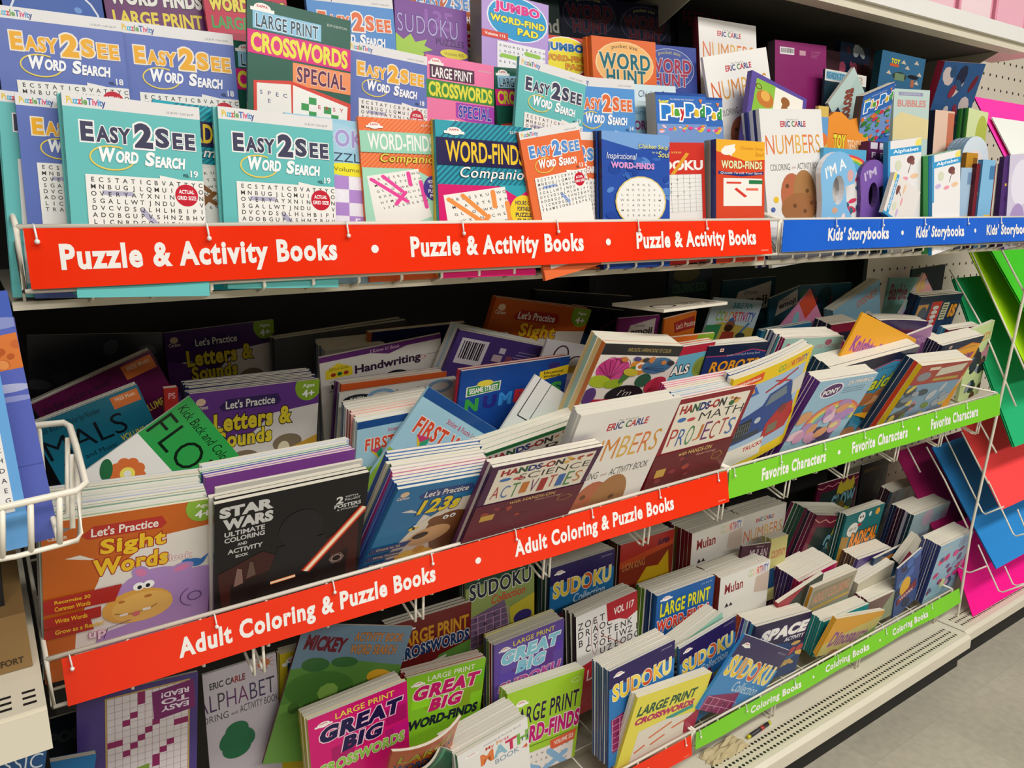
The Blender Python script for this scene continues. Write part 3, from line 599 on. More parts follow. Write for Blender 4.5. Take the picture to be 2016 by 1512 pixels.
B('word_find_book', 'deep blue word find book with a round puzzle panel', (1184, 259), (1318, 265), 0.975, V(0.6, soup_blue), '2a50a8', BL=(1184, 430), sp='1c2850', t=0.01, n=1, T=0.02, **L3)
def sud_red(c):
    c.r(0, 0.0, 1, 0.5, 'd03428'); c.t('pocket size', 0.1, 0.2, 0.62, 0.27, 'e8c860', b=0); c.t('SUDOKU', 0.02, 0.42, 0.97, 0.66, 'f4f0ea', b=0.04); c.l([(0.72, 0.25), (0.42, 0.85)], 0.06, 'e0a030'); c.p([(0.4, 0.84), (0.46, 0.86), (0.38, 0.95)], '302820')
    c.r(0.04, 0.76, 0.94, 2, 'eceae4'); c.lines(0.04, 0.76, 0.94, 1.66, 9, 9, 0.003, 'a8a4a0'); c.grid(('  3 8 1', ' 5 41 6', '2  7  9', ' 4 2 31', '7 1 9 5'), 0.14, 0.9, 0.1, 0.1, 0.06, '706c6c')
B('sudoku_book', 'thick red pocket sudoku book with a pencil on its cover', (1262, 280), (1386, 281), 0.995, V(0.46, sud_red), 'd03428', sp='6a6a66', t=0.03, **L3)
def soup_or(c):
    c.p([(0, 0), (1, 0), (1, 0.55), (0.6, 0.62), (0, 0.35)], 'f0b030'); c.e(0.24, 0.32, 0.16, 0.12, 'f4efe4', -40); c.p([(0.15, 0.2), (0.38, 0.12), (0.3, 0.5)], 'f4efe4'); c.t('Chicken Soup', 0.48, 0.18, 0.96, 0.3, 'c07818', b=0, sh=0.2); c.t('Soul', 0.8, 0.34, 0.97, 0.46, 'c07818', b=0, sh=0.2)
    c.t('WORD-FINDS', 0.1, 0.62, 0.94, 0.86, 'f0e8c0', '8a9a30', 0.03, b=0.03); c.p([(0.04, 0.94), (0.5, 1.0), (0.97, 0.93), (0.97, 1.02), (0.5, 1.09), (0.04, 1.03)], '283878'); c.t('Quotes To Lift Your Spirit', 0.08, 0.955, 0.94, 1.04, 'f4f0ea', b=0, sh=0.2)
    c.r(0.14, 1.15, 0.94, 2, 'f2ede4'); c.r(0.2, 1.26, 0.5, 1.32, 'd84030'); c.r(0.66, 1.2, 0.95, 1.32, '2a7a48'); c.l([(0.38, 1.46), (0.6, 1.72)], 0.07, 'd84030'); c.r(0.6, 1.45, 0.86, 1.52, 'e86a50')
B('word_find_book', 'orange and red word find book with a white dove', (1410, 275), (1506, 278), 0.975, V(0.43, soup_or), 'd84828', BL=(1408, 427), sp='283878', t=0.012, n=1, T=0.026, cols=['8a8880'], **L3)
B('activity_book', 'white numbers coloring book standing at the gap between the signs', (1494, 216), (1616, 213), 1.03, V(0.62, numbers()), 'e6e3de', BL=(1509, 426), lean=8, h=0.312, t=0.006, sp='e8e4de', n=4, bk=(1458, 218), cols=['34387c', 'e4e2e6', '34387c', 'e4e2e6'])
# second row
B('word_search_book', 'purple word search book at the far left of the second row', (-20, 7), (238, 40), 1.06, e_purp, PURP, t=0.008, n=1, T=0.016, **L3)
B('word_search_book', 'purple word search book beside the dark green crosswords', (230, 37), (458, 70), 1.075, e_purp, PURP, BL=(250, 190), t=0.008, n=1, T=0.016, **L3)
B('crossword_book', 'dark green crossword book with a pink title band, leaning in front', (486, -2), (690, 36), 1.045, V(0.86, x_grn), '1c5a48', BL=(479, 205), t=0.006, lean=4, h=0.19)
B('crossword_book', 'dark green crossword book peeking out left of the leaning one', (456, 78), (640, 104), 1.085, V(0.86, x_grn), '1c5a48', t=0.006, **L3)
B('word_search_book', 'purple word search book right of the dark green crosswords', (685, 85), (841, 106), 1.085, e_purp, PURP, BL=(678, 222), t=0.008, **L3)
B('crossword_book', 'pink crossword book with green and yellow title', (838, 108), (972, 128), 1.085, V(0.9, x_pnk), 'f07aa8', BL=(838, 238), t=0.006, **L3)
B('crossword_book', 'dark green crossword book between the pink one and the tilted teal one', (971, 129), (1090, 142), 1.095, V(0.86, x_grn), '1c5a48', BL=(978, 200), t=0.006, **L3)
B('word_search_book', 'teal word search book tilted in the second row', (1023, 113), (1155, 148), 1.055, e_teal, TEAL, BL=(1010, 238), t=0.007, lean=4, h=0.19)
B('word_search_book', 'blue word search book with an orange title', (1118, 150), (1248, 157), 1.08, e_blue, '5a98d8', BL=(1122, 260), t=0.007, **L3)
def soup_lt(c): c.p([(0, 0.5), (1, 0.4), (1, 1.2), (0, 1.2)], '9cc8dc'); c.t('Chicken Soup', 0.3, 0.12, 0.95, 0.3, '40486a', b=0, sh=0.2); c.t('Inspirational', 0.05, 0.52, 0.72, 0.66, '5a80b0', b=0, sh=0.2); c.t('WORD-FINDS', 0.05, 0.75, 0.95, 0.95, '8a3870', b=0.03); c.r(0, 1.1, 1, 1.16, 'c84870')
B('word_find_book', 'pale blue word find book left of the blue writing pads', (1222, 164), (1330, 170), 1.098, V(0.6, soup_lt), 'd4e6ec', t=0.008, **L3)
B('writing_pad', 'thick blue activity pad with big bubble letters, front one of two', (1290, 181), (1389, 185), 1.05, V(0.46, playpad), '3a70c0', BL=(1294, 282), sp='bcb8ac', t=0.025, cat='pad', **L3)
B('writing_pad', 'thick blue activity pad half hidden behind its twin', (1330, 189), (1422, 193), 1.085, V(0.46, playpad), '3a70c0', sp='bcb8ac', t=0.02, cat='pad', **L3)
B('activity_book', 'white numbers coloring book tilted behind the purple board book', (1383, 112), (1508, 93), 1.13, V(0.62, numbers()), 'efece6', BL=(1407, 262), lean=6, t=0.006, h=0.26)
B('activity_book', 'white numbers coloring book leaning high in the shade of the shelf', (1374, 28), (1488, 56), 1.19, V(0.62, numbers('c85a38')), 'e8e4de', BL=(1381, 120), lean=6, t=0.006, n=2, T=0.02, cols=['6a2430', '4a1820'], sp='6a2430')
def board(c):
    c.p([(0.09, 0.1), (0.93, 0.07), (0.95, 0.8), (0.07, 0.85)], 'f2ede0'); c.p([(0.09, 0.1), (0.42, 0.08), (0.42, 0.8), (0.07, 0.85)], '8cc040'); c.e(0.27, 0.42, 0.15, 0.16, 'c87830'); c.e(0.27, 0.36, 0.08, 0.1, 'e8b050'); c.ring(0.14, 0.24, 0.04, 0.04, 0.015, '70401c')
    c.e(0.62, 0.28, 0.08, 0.09, '9a6030'); c.e(0.62, 0.45, 0.06, 0.14, '9a6030'); c.ring(0.68, 0.55, 0.08, 0.08, 0.018, '9a6030', a0=180, a1=380); c.t('ABC', 0.77, 0.45, 0.92, 0.7, '302848', b=0.05, rot=-70)
B('board_book', 'purple bordered board book with a lion and a monkey', (1480, 151), (1590, 183), 1.075, V(0.55, board), '5c4a9c', BL=(1464, 218), lean=6, t=0.012, h=0.17, rot=0)
def word_y(bg2, t1, c1, o1, t2, c2):
    def f(c): c.t('WORD FINDS', 0.05, 0.24, 0.97, 0.43, c1, o1, 0.04, b=0.06); c.t(t2, 0.06, 0.5, 0.95, 0.68, c2, b=0.03); c.p([(0, 0.75), (1, 0.7), (1, 1.4), (0, 1.4)], bg2)
    return f
B('word_find_book', 'plum word find book at the top edge, yellow large print', (192, -66), (394, -46), 1.19, V(0.8, word_y('5a2458', '', 'f0ece4', '201428', 'LARGE PRINT', 'f0d840')), '6c2a68', t=0.008, **L3)
def blue_arc(c): c.e(0.5, 0.55, 0.46, 0.42, 'e8ecf0'); c.e(0.5, 0.55, 0.44, 0.40, '2f5cae'); c.e(0.6, 0.75, 0.2, 0.07, 'e8d450'); c.confetti(0.05, 0.4, 0.95, 1, 12, ['6a9ad8', '4a7cc4'], .02, .05)
B('word_find_book', 'blue cover with a white arc at the upper left corner', (-10, -70), (192, -48), 1.16, blue_arc, '2450a0', t=0.008, **L3)
B('word_find_book', 'red word find book at the top edge left of the green crosswords', (394, -44), (560, -26), 1.175, V(0.8, word_y('a8203c', '', 'f0dc50', '302018', 'LARGE PRINT', '4aa050')), 'c82848', t=0.008, **L3)
B('word_search_book', 'blue word search book behind the purple and green ones', (600, -22), (772, -1), 1.15, e_blue, '5490d0', t=0.008, **L3)
def sud_purp(c): c.t('135', 0.4, 0.1, 0.8, 0.45, '9460b0', b=0.02); c.t('SUDOKU', 0.03, 0.25, 0.86, 0.58, 'b8a8d8', '5a3a80', 0.03, b=-0.01); c.t('PUZZLES', 0.55, 0.6, 0.95, 0.72, '3a2050', b=0); c.e(0.8, 0.86, 0.2, 0.09, 'e8d840'); c.t('Volume 405', 0.66, 0.83, 0.94, 0.89, '706428', b=0); c.p([(0.0, 0.62), (0.1, 0.72), (0.2, 0.6), (0.26, 0.74), (0.42, 0.66), (0.38, 0.78), (0.5, 0.84), (0.36, 0.9), (0.4, 1), (0, 1)], 'a8d048')
B('sudoku_book', 'purple sudoku book with a lime star burst', (776, -1), (918, 18), 1.15, V(0.63, sud_purp), '7c4a98', BL=(776, 98), t=0.008, **L3)
B('word_search_book', 'orange word search book at the top edge behind the purple sudoku', (800, -52), (936, -34), 1.2, e_org, 'c8602c', t=0.008, n=1, T=0.02, cols=['4a78b8'], **L3)
B('writing_pad', 'thick lilac word find pad with a blue oval title', (948, -18), (1080, 6), 1.12, V(0.62, jumbo('2a9ad0', 'e0308c', 'f0e440', '98c850')), 'b89ad8', BL=(943, 112), sp='8a8680', t=0.035, cat='pad', **L3)
B('writing_pad', 'word find pad with a yellow oval behind the tilted teal book', (1052, 64), (1163, 79), 1.15, V(0.62, jumbo('f0e040', '2a70a8', 'e89a30', '98c850')), 'c8402c', sp='8a8680', t=0.03, cat='pad', **L3)
B('word_find_book', 'orange pocket word hunt book with a pale oval', (1164, 73), (1290, 80), 1.12, V(0.5, hunt('f0b870', '1c6a78', 'f0d8b0')), 'e06a30', BL=(1166, 165), t=0.01, n=1, T=0.02, **L3)
B('word_find_book', 'violet blue pocket word hunt book beside the orange one', (1262, 85), (1370, 95), 1.15, V(0.5, hunt('4a5aa0', 'a83850', 'c0c8d8')), '3c4c98', t=0.01, n=2, T=0.03, cols=['242a58'], **L3)
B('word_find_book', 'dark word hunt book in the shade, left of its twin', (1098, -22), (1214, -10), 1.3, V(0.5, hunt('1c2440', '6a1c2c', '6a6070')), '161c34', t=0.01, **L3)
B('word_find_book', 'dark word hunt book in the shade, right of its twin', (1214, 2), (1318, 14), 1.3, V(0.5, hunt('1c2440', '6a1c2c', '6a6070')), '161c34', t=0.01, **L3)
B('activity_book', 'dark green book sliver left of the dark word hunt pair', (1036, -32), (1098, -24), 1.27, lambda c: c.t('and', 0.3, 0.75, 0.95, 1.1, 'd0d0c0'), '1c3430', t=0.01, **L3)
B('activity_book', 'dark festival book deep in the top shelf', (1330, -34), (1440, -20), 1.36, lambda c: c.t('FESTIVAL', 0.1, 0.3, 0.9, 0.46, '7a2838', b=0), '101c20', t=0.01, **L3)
# ---------------------------------------------------------------- top tier, second bay
def magenta(c): c.r(0.09, 0.2, 0.36, 0.43, 'e8e2e4'); [c.r(0.11 + i * 0.022, 0.23, 0.12 + i * 0.022, 0.38, '30242c') for i in range(11)]; c.r(0.46, 0.26, 0.58, 0.42, 'c89aa8'); [c.r(0.68, 0.26 + i * 0.05, 0.88 - 0.02 * i, 0.27 + i * 0.05, 'c87aa4') for i in range(5)]
B('storybook', 'magenta back cover with a barcode sticker', (1526, 74), (1627, 94), 1.19, V(0.34, magenta), '8a2466', BL=(1529, 206), t=0.02, sp='4a3a40', lean=3)
def dk(cols, seed): return lambda c: c.confetti(0.05, 0.1, 0.95, 1.2, 26, cols, .04, .16, seed)
B('storybook', 'dark maroon book spine right of the magenta cover', (1628, 98), (1654, 102), 1.22, None, '381820', t=0.03, lean=2)
B('storybook', 'dark blue picture book with a pink corner under the shelf', (1656, 80), (1714, 96), 1.24, dk(['c85a78', 'd0dce0', '3a7a78', '24406a', '6a2838'], 2), '1c3050', t=0.015, lean=2)
B('storybook', 'dark red book spine left of the blue reader with triangles', (1708, 96), (1738, 102), 1.25, None, '3a1a1c', t=0.03, lean=2)
def ready(c): c.r(0, 0, 1, 0.25, 'e0dcd4'); c.r(0.03, 0.04, 0.73, 0.21, '7ab4cc'); c.t('READY-TO-READ', 0.04, 0.06, 0.72, 0.19, '2c5c80', b=0.01); c.t('2', 0.8, 0.05, 0.92, 0.2, 'b0a090'); c.e(0.6, 0.8, 0.4, 0.35, '24404a')
B('storybook', 'early reader with a white header strip and blue lettering', (1625, 135), (1706, 150), 1.16, V(0.6, ready), '1c3440', t=0.006, lean=2)
def pale_tri(c): c.p([(0, 0), (1, 0), (1, 0.3), (0, 0.5)], 'c0d4cc'); c.t('COLORS', 0.08, 0.5, 0.8, 0.8, '9a4838', '502020', 0.04, b=0.05, rot=-50); c.r(0, 0.4, 0.2, 1.2, '28304c')
B('storybook', 'pale green picture book tilted in front of the reader', (1630, 203), (1659, 163), 1.12, V(0.6, pale_tri), 'b4ccc4', w=0.13, h=0.15, t=0.008, lean=2)
def toyc(c):
    c.t('TOY', 0.22, 0.2, 0.42, 0.36, 'f0e040', '202830', 0.05, b=0.05); c.r(0.2, 0.37, 0.4, 0.46, 'c85a30')
    for u, v in ((.5, .18), (.8, .12), (.6, .34), (.2, .6), (.9, .5), (.86, .8), (.35, .95)): c.p([(u, v), (u + 0.06, v + 0.14), (u - 0.06, v + 0.13)], 'c8b8a4')
    c.e(0.45, 0.75, 0.16, 0.14, '2c3c34'); c.r(0.34, 0.66, 0.56, 0.9, '70886a'); c.e(0.76, 0.7, 0.13, 0.07, '1c1c24'); c.r(0.72, 0.8, 0.8, 1.05, 'b06a4c')
B('storybook', 'blue storybook with small triangles and a yellow title word', (1738, 98), (1823, 117), 1.16, V(0.34, toyc), '34688c', t=0.02, sp='143840', lean=-3, BL=(1728, 165))
B('storybook', 'blue and red comic style cover at the far right under the shelf', (1862, 117), (1940, 129), 1.13, dk(['8a2838', 'c8b8b4', '6a1c28', '2c4c70', '20243c'], 8), '2c5484', sp='8a1c34', t=0.02, lean=-14, BL=(1834, 214))
B('writing_pad', 'blue activity pad fallen sideways across the storybooks', (1678, 190), (1741, 163), 1.06, V(0.5, lambda c: (playpad(c), c.confetti(0.05, 0.95, 0.95, 2.2, 40, ['4a9a40', '3a7a38', 'e87838', 'd83850', '7ab0d8'], .04, .1, 4))), '3a70c0', sp='6a665c', t=0.02, h=0.185, lean=-4, yaw=-6, bend=(0.0, 0.03), cat='pad')
def purr(c): c.r(0.12, 0.12, 0.8, 0.26, '9c9cb8'); c.t('A DREAM BOOK', 0.2, 0.16, 0.72, 0.22, 'd8dce4', b=0); c.t('BUBBLES', 0.1, 0.42, 0.9, 0.7, 'd89088', b=0.03); c.p([(0.2, 0.9), (1, 1.2), (1, 2), (0, 2), (0, 1.2)], 'e8d8a0')
B('storybook', 'pale mint storybook with a coral title behind the fallen pad', (1761, 174), (1831, 178), 1.12, V(0.36, purr), 'c4d8d0', t=0.012, lean=2)
B('storybook', 'peach book between the mint storybook and the green spines', (1842, 216), (1880, 220), 1.12, lambda c: c.r(0.66, 0.05, 1, 1, 'd0785a'), 'ecc8b0', sp='282838', t=0.02, lean=2)
B('storybook', 'lime picture book with green spines stacked to its left', (1908, 212), (1946, 222), 1.1, lambda c: (c.e(0.75, 0.6, 0.3, 0.5, 'b8c050'), c.e(0.7, 1.4, 0.3, 0.3, 'a888b0')), 'd8e4a8', sp='4a9a38', t=0.008, n=5, bk=(1884, 214), lean=2, cols=['2f7a34', '1e4a38', '4a9a38'])
# shaped board books
def shaped(name, label, TL, TR, y, outline, hole, front, side, h, art, th=0.012, lean=2, tier=1):
    a = math.radians(lean); A, C_ = at(*TL, y), at(*TR, y); w = (C_ - A).length; n = len(outline)
    me = bpy.data.meshes.new(name); bm = bmesh.new()
    P = lambda u, v: Vector(((u - 0.5) * w, 0, h - v * w))
    def loop(pts): 
        vs = [bm.verts.new(P(*q)) for q in pts]; return [bm.edges.new((vs[i], vs[(i + 1) % len(vs)])) for i in range(len(vs))]
    es = loop(outline) + (loop(hole) if hole else [])
    bmesh.ops.triangle_fill(bm, use_beauty=True, edges=es, normal=(0, -1, 0))
    g = bmesh.ops.extrude_face_region(bm, geom=bm.faces[:]); 
    for v in [q for q in g['geom'] if isinstance(q, bmesh.types.BMVert)]: v.co.y += th
    bmesh.ops.recalc_face_normals(bm, faces=bm.faces[:]); bm.to_mesh(me); bm.free()
    me.materials.append(M_INK); fs = [tuple(p.vertices) for p in me.polygons]
    m = MB(); m.v = [tuple(v.co) for v in me.vertices]; m.f = fs; m.c = [front if p.normal.y < -0.5 else side for p in me.polygons]; bpy.data.meshes.remove(me)
    c = Cover(w, h, front); c.v, c.f, c.c, c.k = [], [], [], 2; art(c); i = len(m.v); m.v += c.v; m.f += [tuple(i + k for k in f) for f in c.f]; m.c += c.c
    o = m.build(name, M_INK); mid = (A + C_) / 2; er = (C_ - A).normalized(); up = Vector((0, math.sin(a), math.cos(a)))
    o.matrix_world = Matrix.Translation(mid - up * h) @ Matrix.Rotation(-a, 4, 'X'); tag(o, label, 'book'); return o
def arcpts(cx, cy, a, b, d0, d1, n=12): return [(cx + a * math.cos(math.radians(d0 + (d1 - d0) * i / n)), cy - b * math.sin(math.radians(d0 + (d1 - d0) * i / n))) for i in range(n + 1)]
mouth = arcpts(0.5, 0.36, 0.5, 0.36, 180, 0) + [(0.98, 0.5), (0.72, 0.56), (0.8, 0.9), (1.0, 1.1), (1.0, 1.45), (0.1, 1.45), (0.08, 0.8)]
def bunny(c): c.t("I'M A", 0.12, 0.17, 0.7, 0.36, 'eef4f8', b=0.02, rot=-20); c.e(0.84, 0.38, 0.09, 0.1, 'd8a8a8'); c.e(0.45, 0.95, 0.08, 0.05, 'd8a888'); c.e(0.35, 1.2, 0.07, 0.16, 'f0dcd8', -25); c.e(0.68, 1.15, 0.07, 0.16, 'f0dcd8', 15); c.e(0.52, 1.4, 0.2, 0.17, 'f2e8de'); c.e(0.62, 1.42, 0.02, 0.03, '403840')
shaped('board_book', 'light blue shaped board book with a hole and a rabbit', (1618, 298), (1688, 298), 0.985, mouth, arcpts(0.52, 0.62, 0.17, 0.24, 0, 345, 14), '84bce4', 'e8e8ec', at(1650, 298, 0.985).z - 1.364, bunny)
shaped('board_book', 'violet shaped board book leaning right of the light blue one', (1696, 310), (1748, 318), 1.0, mouth, arcpts(0.52, 0.72, 0.17, 0.26, 0, 345, 14), '7c58a8', '584080', at(1720, 314, 1.0).z - 1.364, lambda c: c.t("I'M", 0.15, 0.2, 0.6, 0.38, 'c8b8dc', b=0.02, rot=-20))
scal = arcpts(0.5, 0.4, 0.5, 0.4, 180, 0) + [(1.0, 1.6), (0, 1.6)]
for i in range(4):
    shaped('board_book', ('round topped white board book at the front of its row', 'second round topped white board book back in its row', 'third round topped white board book back in its row', 'rearmost round topped white board book in its row')[i], (1897 - i * 9, 268 + i * 1), (1950 - i * 9, 268 + i), 1.045 + i * 0.012, scal, None, 'd8e4ec', '7a98b4', 0.13, lambda c: c.e(0.5, 0.5, 0.3, 0.25, 'ece0dc'), th=0.009)
# storybooks at the front of the second bay
def rainbow(c): c.ring(0.5, 0.5, 0.5, 0.3, 0.06, 'e04a50', a0=0, a1=180); c.ring(0.5, 0.5, 0.44, 0.24, 0.06, 'f0c040', a0=0, a1=180); c.ring(0.5, 0.5, 0.38, 0.18, 0.06, '70b850', a0=0, a1=180); c.r(0, 0.6, 1, 2, 'e4e0dc'); c.r(0.55, 0.75, 0.95, 0.85, 'd03838'); c.confetti(0.5, 1, 1, 2, 14, ['d04060', '3a6a78', 'e0a040', '405878'], .05, .12, 9)
B('storybook', 'white storybook with a rainbow top behind the rabbit board book', (1622, 290), (1706, 296), 1.01, V(0.5, rainbow), '58a8d0', t=0.008, lean=2)
def orange_toy(c): c.t('TOY', 0.14, 0.3, 0.44, 0.5, 'f0e040', '903818', 0.05, b=0.05); c.t('TREASURES', 0.48, 0.36, 0.95, 0.52, 'f4e0c0', b=0.01); c.r(0.05, 0.85, 0.95, 1.3, '5a88cc'); c.e(0.3, 1.05, 0.13, 0.17, 'f0c0d0'); c.e(0.82, 1.0, 0.16, 0.22, '6a7a50'); c.e(0.8, 0.98, 0.1, 0.12, 'e8e0d0'); c.e(0.78, 1.02, 0.03, 0.05, 'e8a030')
shaped('board_book', 'orange board book with a wavy top edge', (1632, 220), (1712, 226), 1.06, [(0, 0.08), (0.15, 0.0), (0.3, 0.0), (0.5, 0.09), (0.72, 0.04), (0.92, 0.06), (1, 0.2), (1, 1.5), (0, 1.5)], None, 'ee9434', 'b86a20', 0.135, orange_toy)
B('storybook', 'tan storybook edge between the white coloring book and the orange one', (1612, 208), (1632, 210), 1.05, lambda c: (c.r(0, 0.6, 1, 2, '6aa0d0'), c.e(0.5, 1.9, 0.5, 0.4, 'e87a38')), 'd8b860', t=0.008, lean=2)
def ff(c): c.r(0.1, 0.05, 0.45, 0.35, 'd8d0d8'); c.r(0.56, 0.05, 0.9, 0.35, 'd8d0d8'); c.t('F', 0.18, 0.5, 0.38, 0.75, 'd8c8d8'); c.t('F', 0.62, 0.5, 0.82, 0.75, 'd8c8d8'); c.t('D', 0.62, 1, 0.82, 1.25, 'a890a8'); c.l([(0.5, 0), (0.5, 4)], 0.03, '2c1028')
B('storybook', 'pair of deep purple spines with white labels', (1711, 277), (1749, 281), 1.03, V(0.6, ff), '581c50', t=0.02, lean=2)
B('storybook', 'white alphabet board book with a blue spine, leaning', (1751, 258), (1812, 290), 0.99, V(0.42, alphabet), 'ece8e6', sp='2f90cc', t=0.012, BL=(1766, 345), lean=2)
B('storybook', 'white alphabet board book lying on its side at the front', (1738, 418), (1762, 338), 0.965, V(0.42, alphabet), 'e8e2dc', sp='2f90cc', t=0.01, h=0.125, lean=0)
B('storybook', 'white alphabet board book standing upright on the right', (1836, 301), (1891, 299), 0.965, V(0.42, alphabet), 'efecea', sp='2f90cc', t=0.01, BL=(1841, 421), lean=2, n=2, T=0.03, cols=['49a85a', '2f7a40'])
thin = [((1893, 330), (1916, 330), 1.0, 'a8c4dc', '7a98b8', 'pale blue flopped booklet right of the upright alphabet book'), ((1904, 300), (1926, 302), 1.02, 'c89028', '8a5c18', 'mustard thin book in the row of narrow spines'), ((1924, 322), (1937, 323), 0.99, '7a2028', '501418', 'dark red narrow spine with small gold lettering'),
        ((1936, 314), (1961, 316), 0.985, '84bce0', '4a80b0', 'light blue narrow book with a coloured strip'), ((1962, 322), (1982, 323), 0.99, 'ece0d0', 'c85038', 'cream narrow book with a red label'), ((1978, 308), (1990, 308), 0.975, '503070', '382050', 'dark violet narrow spine before the lilac cover')]
for TL, TR, y, c1, c2, lb in thin:
    B('storybook', lb, TL, TR, y, (lambda c2: lambda c: (c.r(0.6, 0.2, 1, 0.7, c2), c.r(0.5, 2, 1, 2.2, 'e8c040'), c.r(0.6, 3, 1, 3.3, c2)))(c2), c1, sp=c2, t=0.012, lean=1)
B('storybook', 'pale lilac picture book at the right edge of the photo', (1989, 305), (2040, 300), 0.972, lambda c: (c.e(0.5, 0.5, 0.4, 0.4, 'e8e4f0'), c.e(0.4, 1.2, 0.3, 0.35, 'b098c8'), c.e(0.75, 1.5, 0.25, 0.3, 'e0b0d0')), 'd4cce0', sp='6a5090', t=0.01, lean=2)
# ---------------------------------------------------------------- middle tier, front row of the first bay
MIX = [('c8d4d0', '3a6a60'), ('e8e6e0', 'b8c8d0'), ('88a898', '2a5a48'), ('e0d8c0', '8a9aa8'), ('b8c4e0', '4a5ab0'), ('d8d4cc', 'e8e4dc')]
D2 = dict(tier=2)
def hippo(c):
    practice('c8641c', 'b83028', 'Sight', 'Words', '8cb83a', '4+')(c)
    c.t('look', 0.72, 0.48, 0.86, 0.54, 'f0e8e4', 'd8808c', 0.03); c.e(0.88, 0.6, 0.06, 0.04, '2a70b8', 20); c.e(0.83, 0.575, 0.03, 0.025, '2a70b8'); c.p([(0.92, 0.58), (0.97, 0.53), (0.94, 0.62)], '2a70b8')
    c.e(0.9, 0.95, 0.32, 0.3, 'b08cc8'); c.e(0.65, 0.84, 0.26, 0.26, 'b08cc8'); c.e(0.55, 0.6, 0.05, 0.07, 'b08cc8', -30); c.e(0.55, 0.6, 0.03, 0.045, 'd880b0', -30); c.e(0.8, 0.63, 0.08, 0.05, 'b08cc8', -20); c.e(0.8, 0.63, 0.05, 0.028, 'd880b0', -20)
    c.p([(0.3, 1.15), (0.7, 1.05), (0.8, 2), (0.25, 2)], 'b08cc8'); c.e(0.54, 0.93, 0.215, 0.17, 'e0a850'); c.e(0.57, 0.95, 0.19, 0.15, 'e8b860'); c.e(0.44, 0.86, 0.02, 0.015, 'b87838'); c.e(0.6, 0.85, 0.025, 0.015, 'b87838')
    c.e(0.54, 0.735, 0.035, 0.04, 'ffffff'); c.e(0.60, 0.73, 0.035, 0.04, 'ffffff'); c.e(0.545, 0.745, 0.014, 0.02, '202028'); c.e(0.595, 0.74, 0.014, 0.02, '202028')
    c.l([(0.4, 0.97), (0.48, 1.0), (0.6, 0.99), (0.66, 0.95)], 0.008, '9a6a30'); c.e(0.53, 1.01, 0.025, 0.025, 'd87070'); c.r(0.43, 0.985, 0.48, 1.005, 'f4f0e8'); c.r(0.57, 0.97, 0.62, 0.995, 'f4f0e8')
    c.ring(0.9, 0.95, 0.04, 0.04, 0.008, '604080'); c.ring(0.9, 0.95, 0.09, 0.1, 0.006, '604080', a0=120, a1=260); c.l([(0.34, 1.2), (0.36, 1.1), (0.5, 1.06)], 0.006, '604080')
    for i, (s_, v) in enumerate((('Recognise 30', 0.72), ('Common Words', 0.78), ('Write Words', 0.9), ('Grow as a Reader!', 1.01))):
        if i != 1: c.p([(0, v - 0.03), (0.44 - 0.06 * i, v - 0.05), (0.4 - 0.04 * i, v + (0.11 if i == 0 else 0.06)), (0, v + (0.11 if i == 0 else 0.07))], 'b02a24')
        c.t(s_, 0.06, v - 0.01, 0.06 + 0.0165 * len(s_), v + 0.035, 'f0c428', b=0.02)
    c.t('up', 0.25, 1.1, 0.35, 1.19, 'f0dce8', 'c86a90', 0.03)
B('activity_book', 'orange sight words workbook with a purple hippo', (80, 1031), (430, 981), 1.0, V(0.87, hippo), 'c8641c', BL=(92, 1286), lean=-20, t=0.005, n=11, bk=(90, 950), cols=MIX, sp='8cb03a', h=0.27, tip=0.001, cw=0.93, short='orange hippo workbook')
def saber(c):
    c.t('STAR', 0.03, 0.05, 0.36, 0.16, 'c8c8c4', b=0.06); c.t('WARS', 0.05, 0.175, 0.36, 0.29, 'c8c8c4', b=0.06)
    for i, (s_, a, b) in enumerate((('ULTIMATE', .06, .31), ('COLORING', .06, .31), ('AND', .14, .2), ('ACTIVITY', .08, .30), ('BOOK', .13, .21))): c.t(s_, a, 0.31 + i * 0.062 + (0.01 if i in (2, 4) else 0), b, 0.36 + i * 0.062 - (0.008 if i in (2, 4) else 0), 'c0c0bc', b=0.03)
    c.t('2', 0.78, 0.2, 0.83, 0.28, 'd0d0cc', b=0.04); c.t('WITH', 0.84, 0.205, 0.93, 0.225, 'c0c0bc'); c.t('PULL-OUT', 0.84, 0.235, 0.95, 0.26, 'c0c0bc'); c.t('POSTERS', 0.77, 0.285, 0.96, 0.325, 'd0d0cc'); c.t('& STICKERS', 0.79, 0.335, 0.94, 0.355, 'b0b0ac')
    c.p([(0.02, 0.74), (0.3, 0.6), (0.5, 0.78), (0.96, 0.5), (0.98, 1.2), (0.05, 1.2)], '3a1210'); c.p([(0.1, 0.9), (0.4, 0.82), (0.7, 0.95), (0.9, 0.8), (0.9, 1.3), (0.1, 1.3)], '180a0a')
    c.e(0.55, 0.45, 0.15, 0.2, '15151a'); c.p([(0.4, 0.6), (0.72, 0.58), (0.8, 1.0), (0.32, 1.0)], '121216')
    c.l([(0.6, 0.96), (0.99, 0.37)], 0.075, 'a82010'); c.l([(0.6, 0.96), (0.99, 0.37)], 0.05, 'f06a40'); c.l([(0.6, 0.96), (0.99, 0.37)], 0.03, 'fce8c8'); c.l([(0.36, 0.99), (0.53, 0.98)], 0.035, 'f0803c'); c.l([(0.36, 0.99), (0.53, 0.98)], 0.02, 'fce8c8')
    c.p([(0.14, 0.72), (0.17, 0.74), (0.18, 0.9), (0.12, 0.92)], '806058'); c.p([(0.22, 0.68), (0.24, 0.69), (0.26, 0.84), (0.2, 0.86)], '604840')
    c.ring(0.82, 0.9, 0.05, 0.055, 0.006, '907870', n=6); c.ring(0.82, 0.9, 0.03, 0.03, 0.012, '907870')
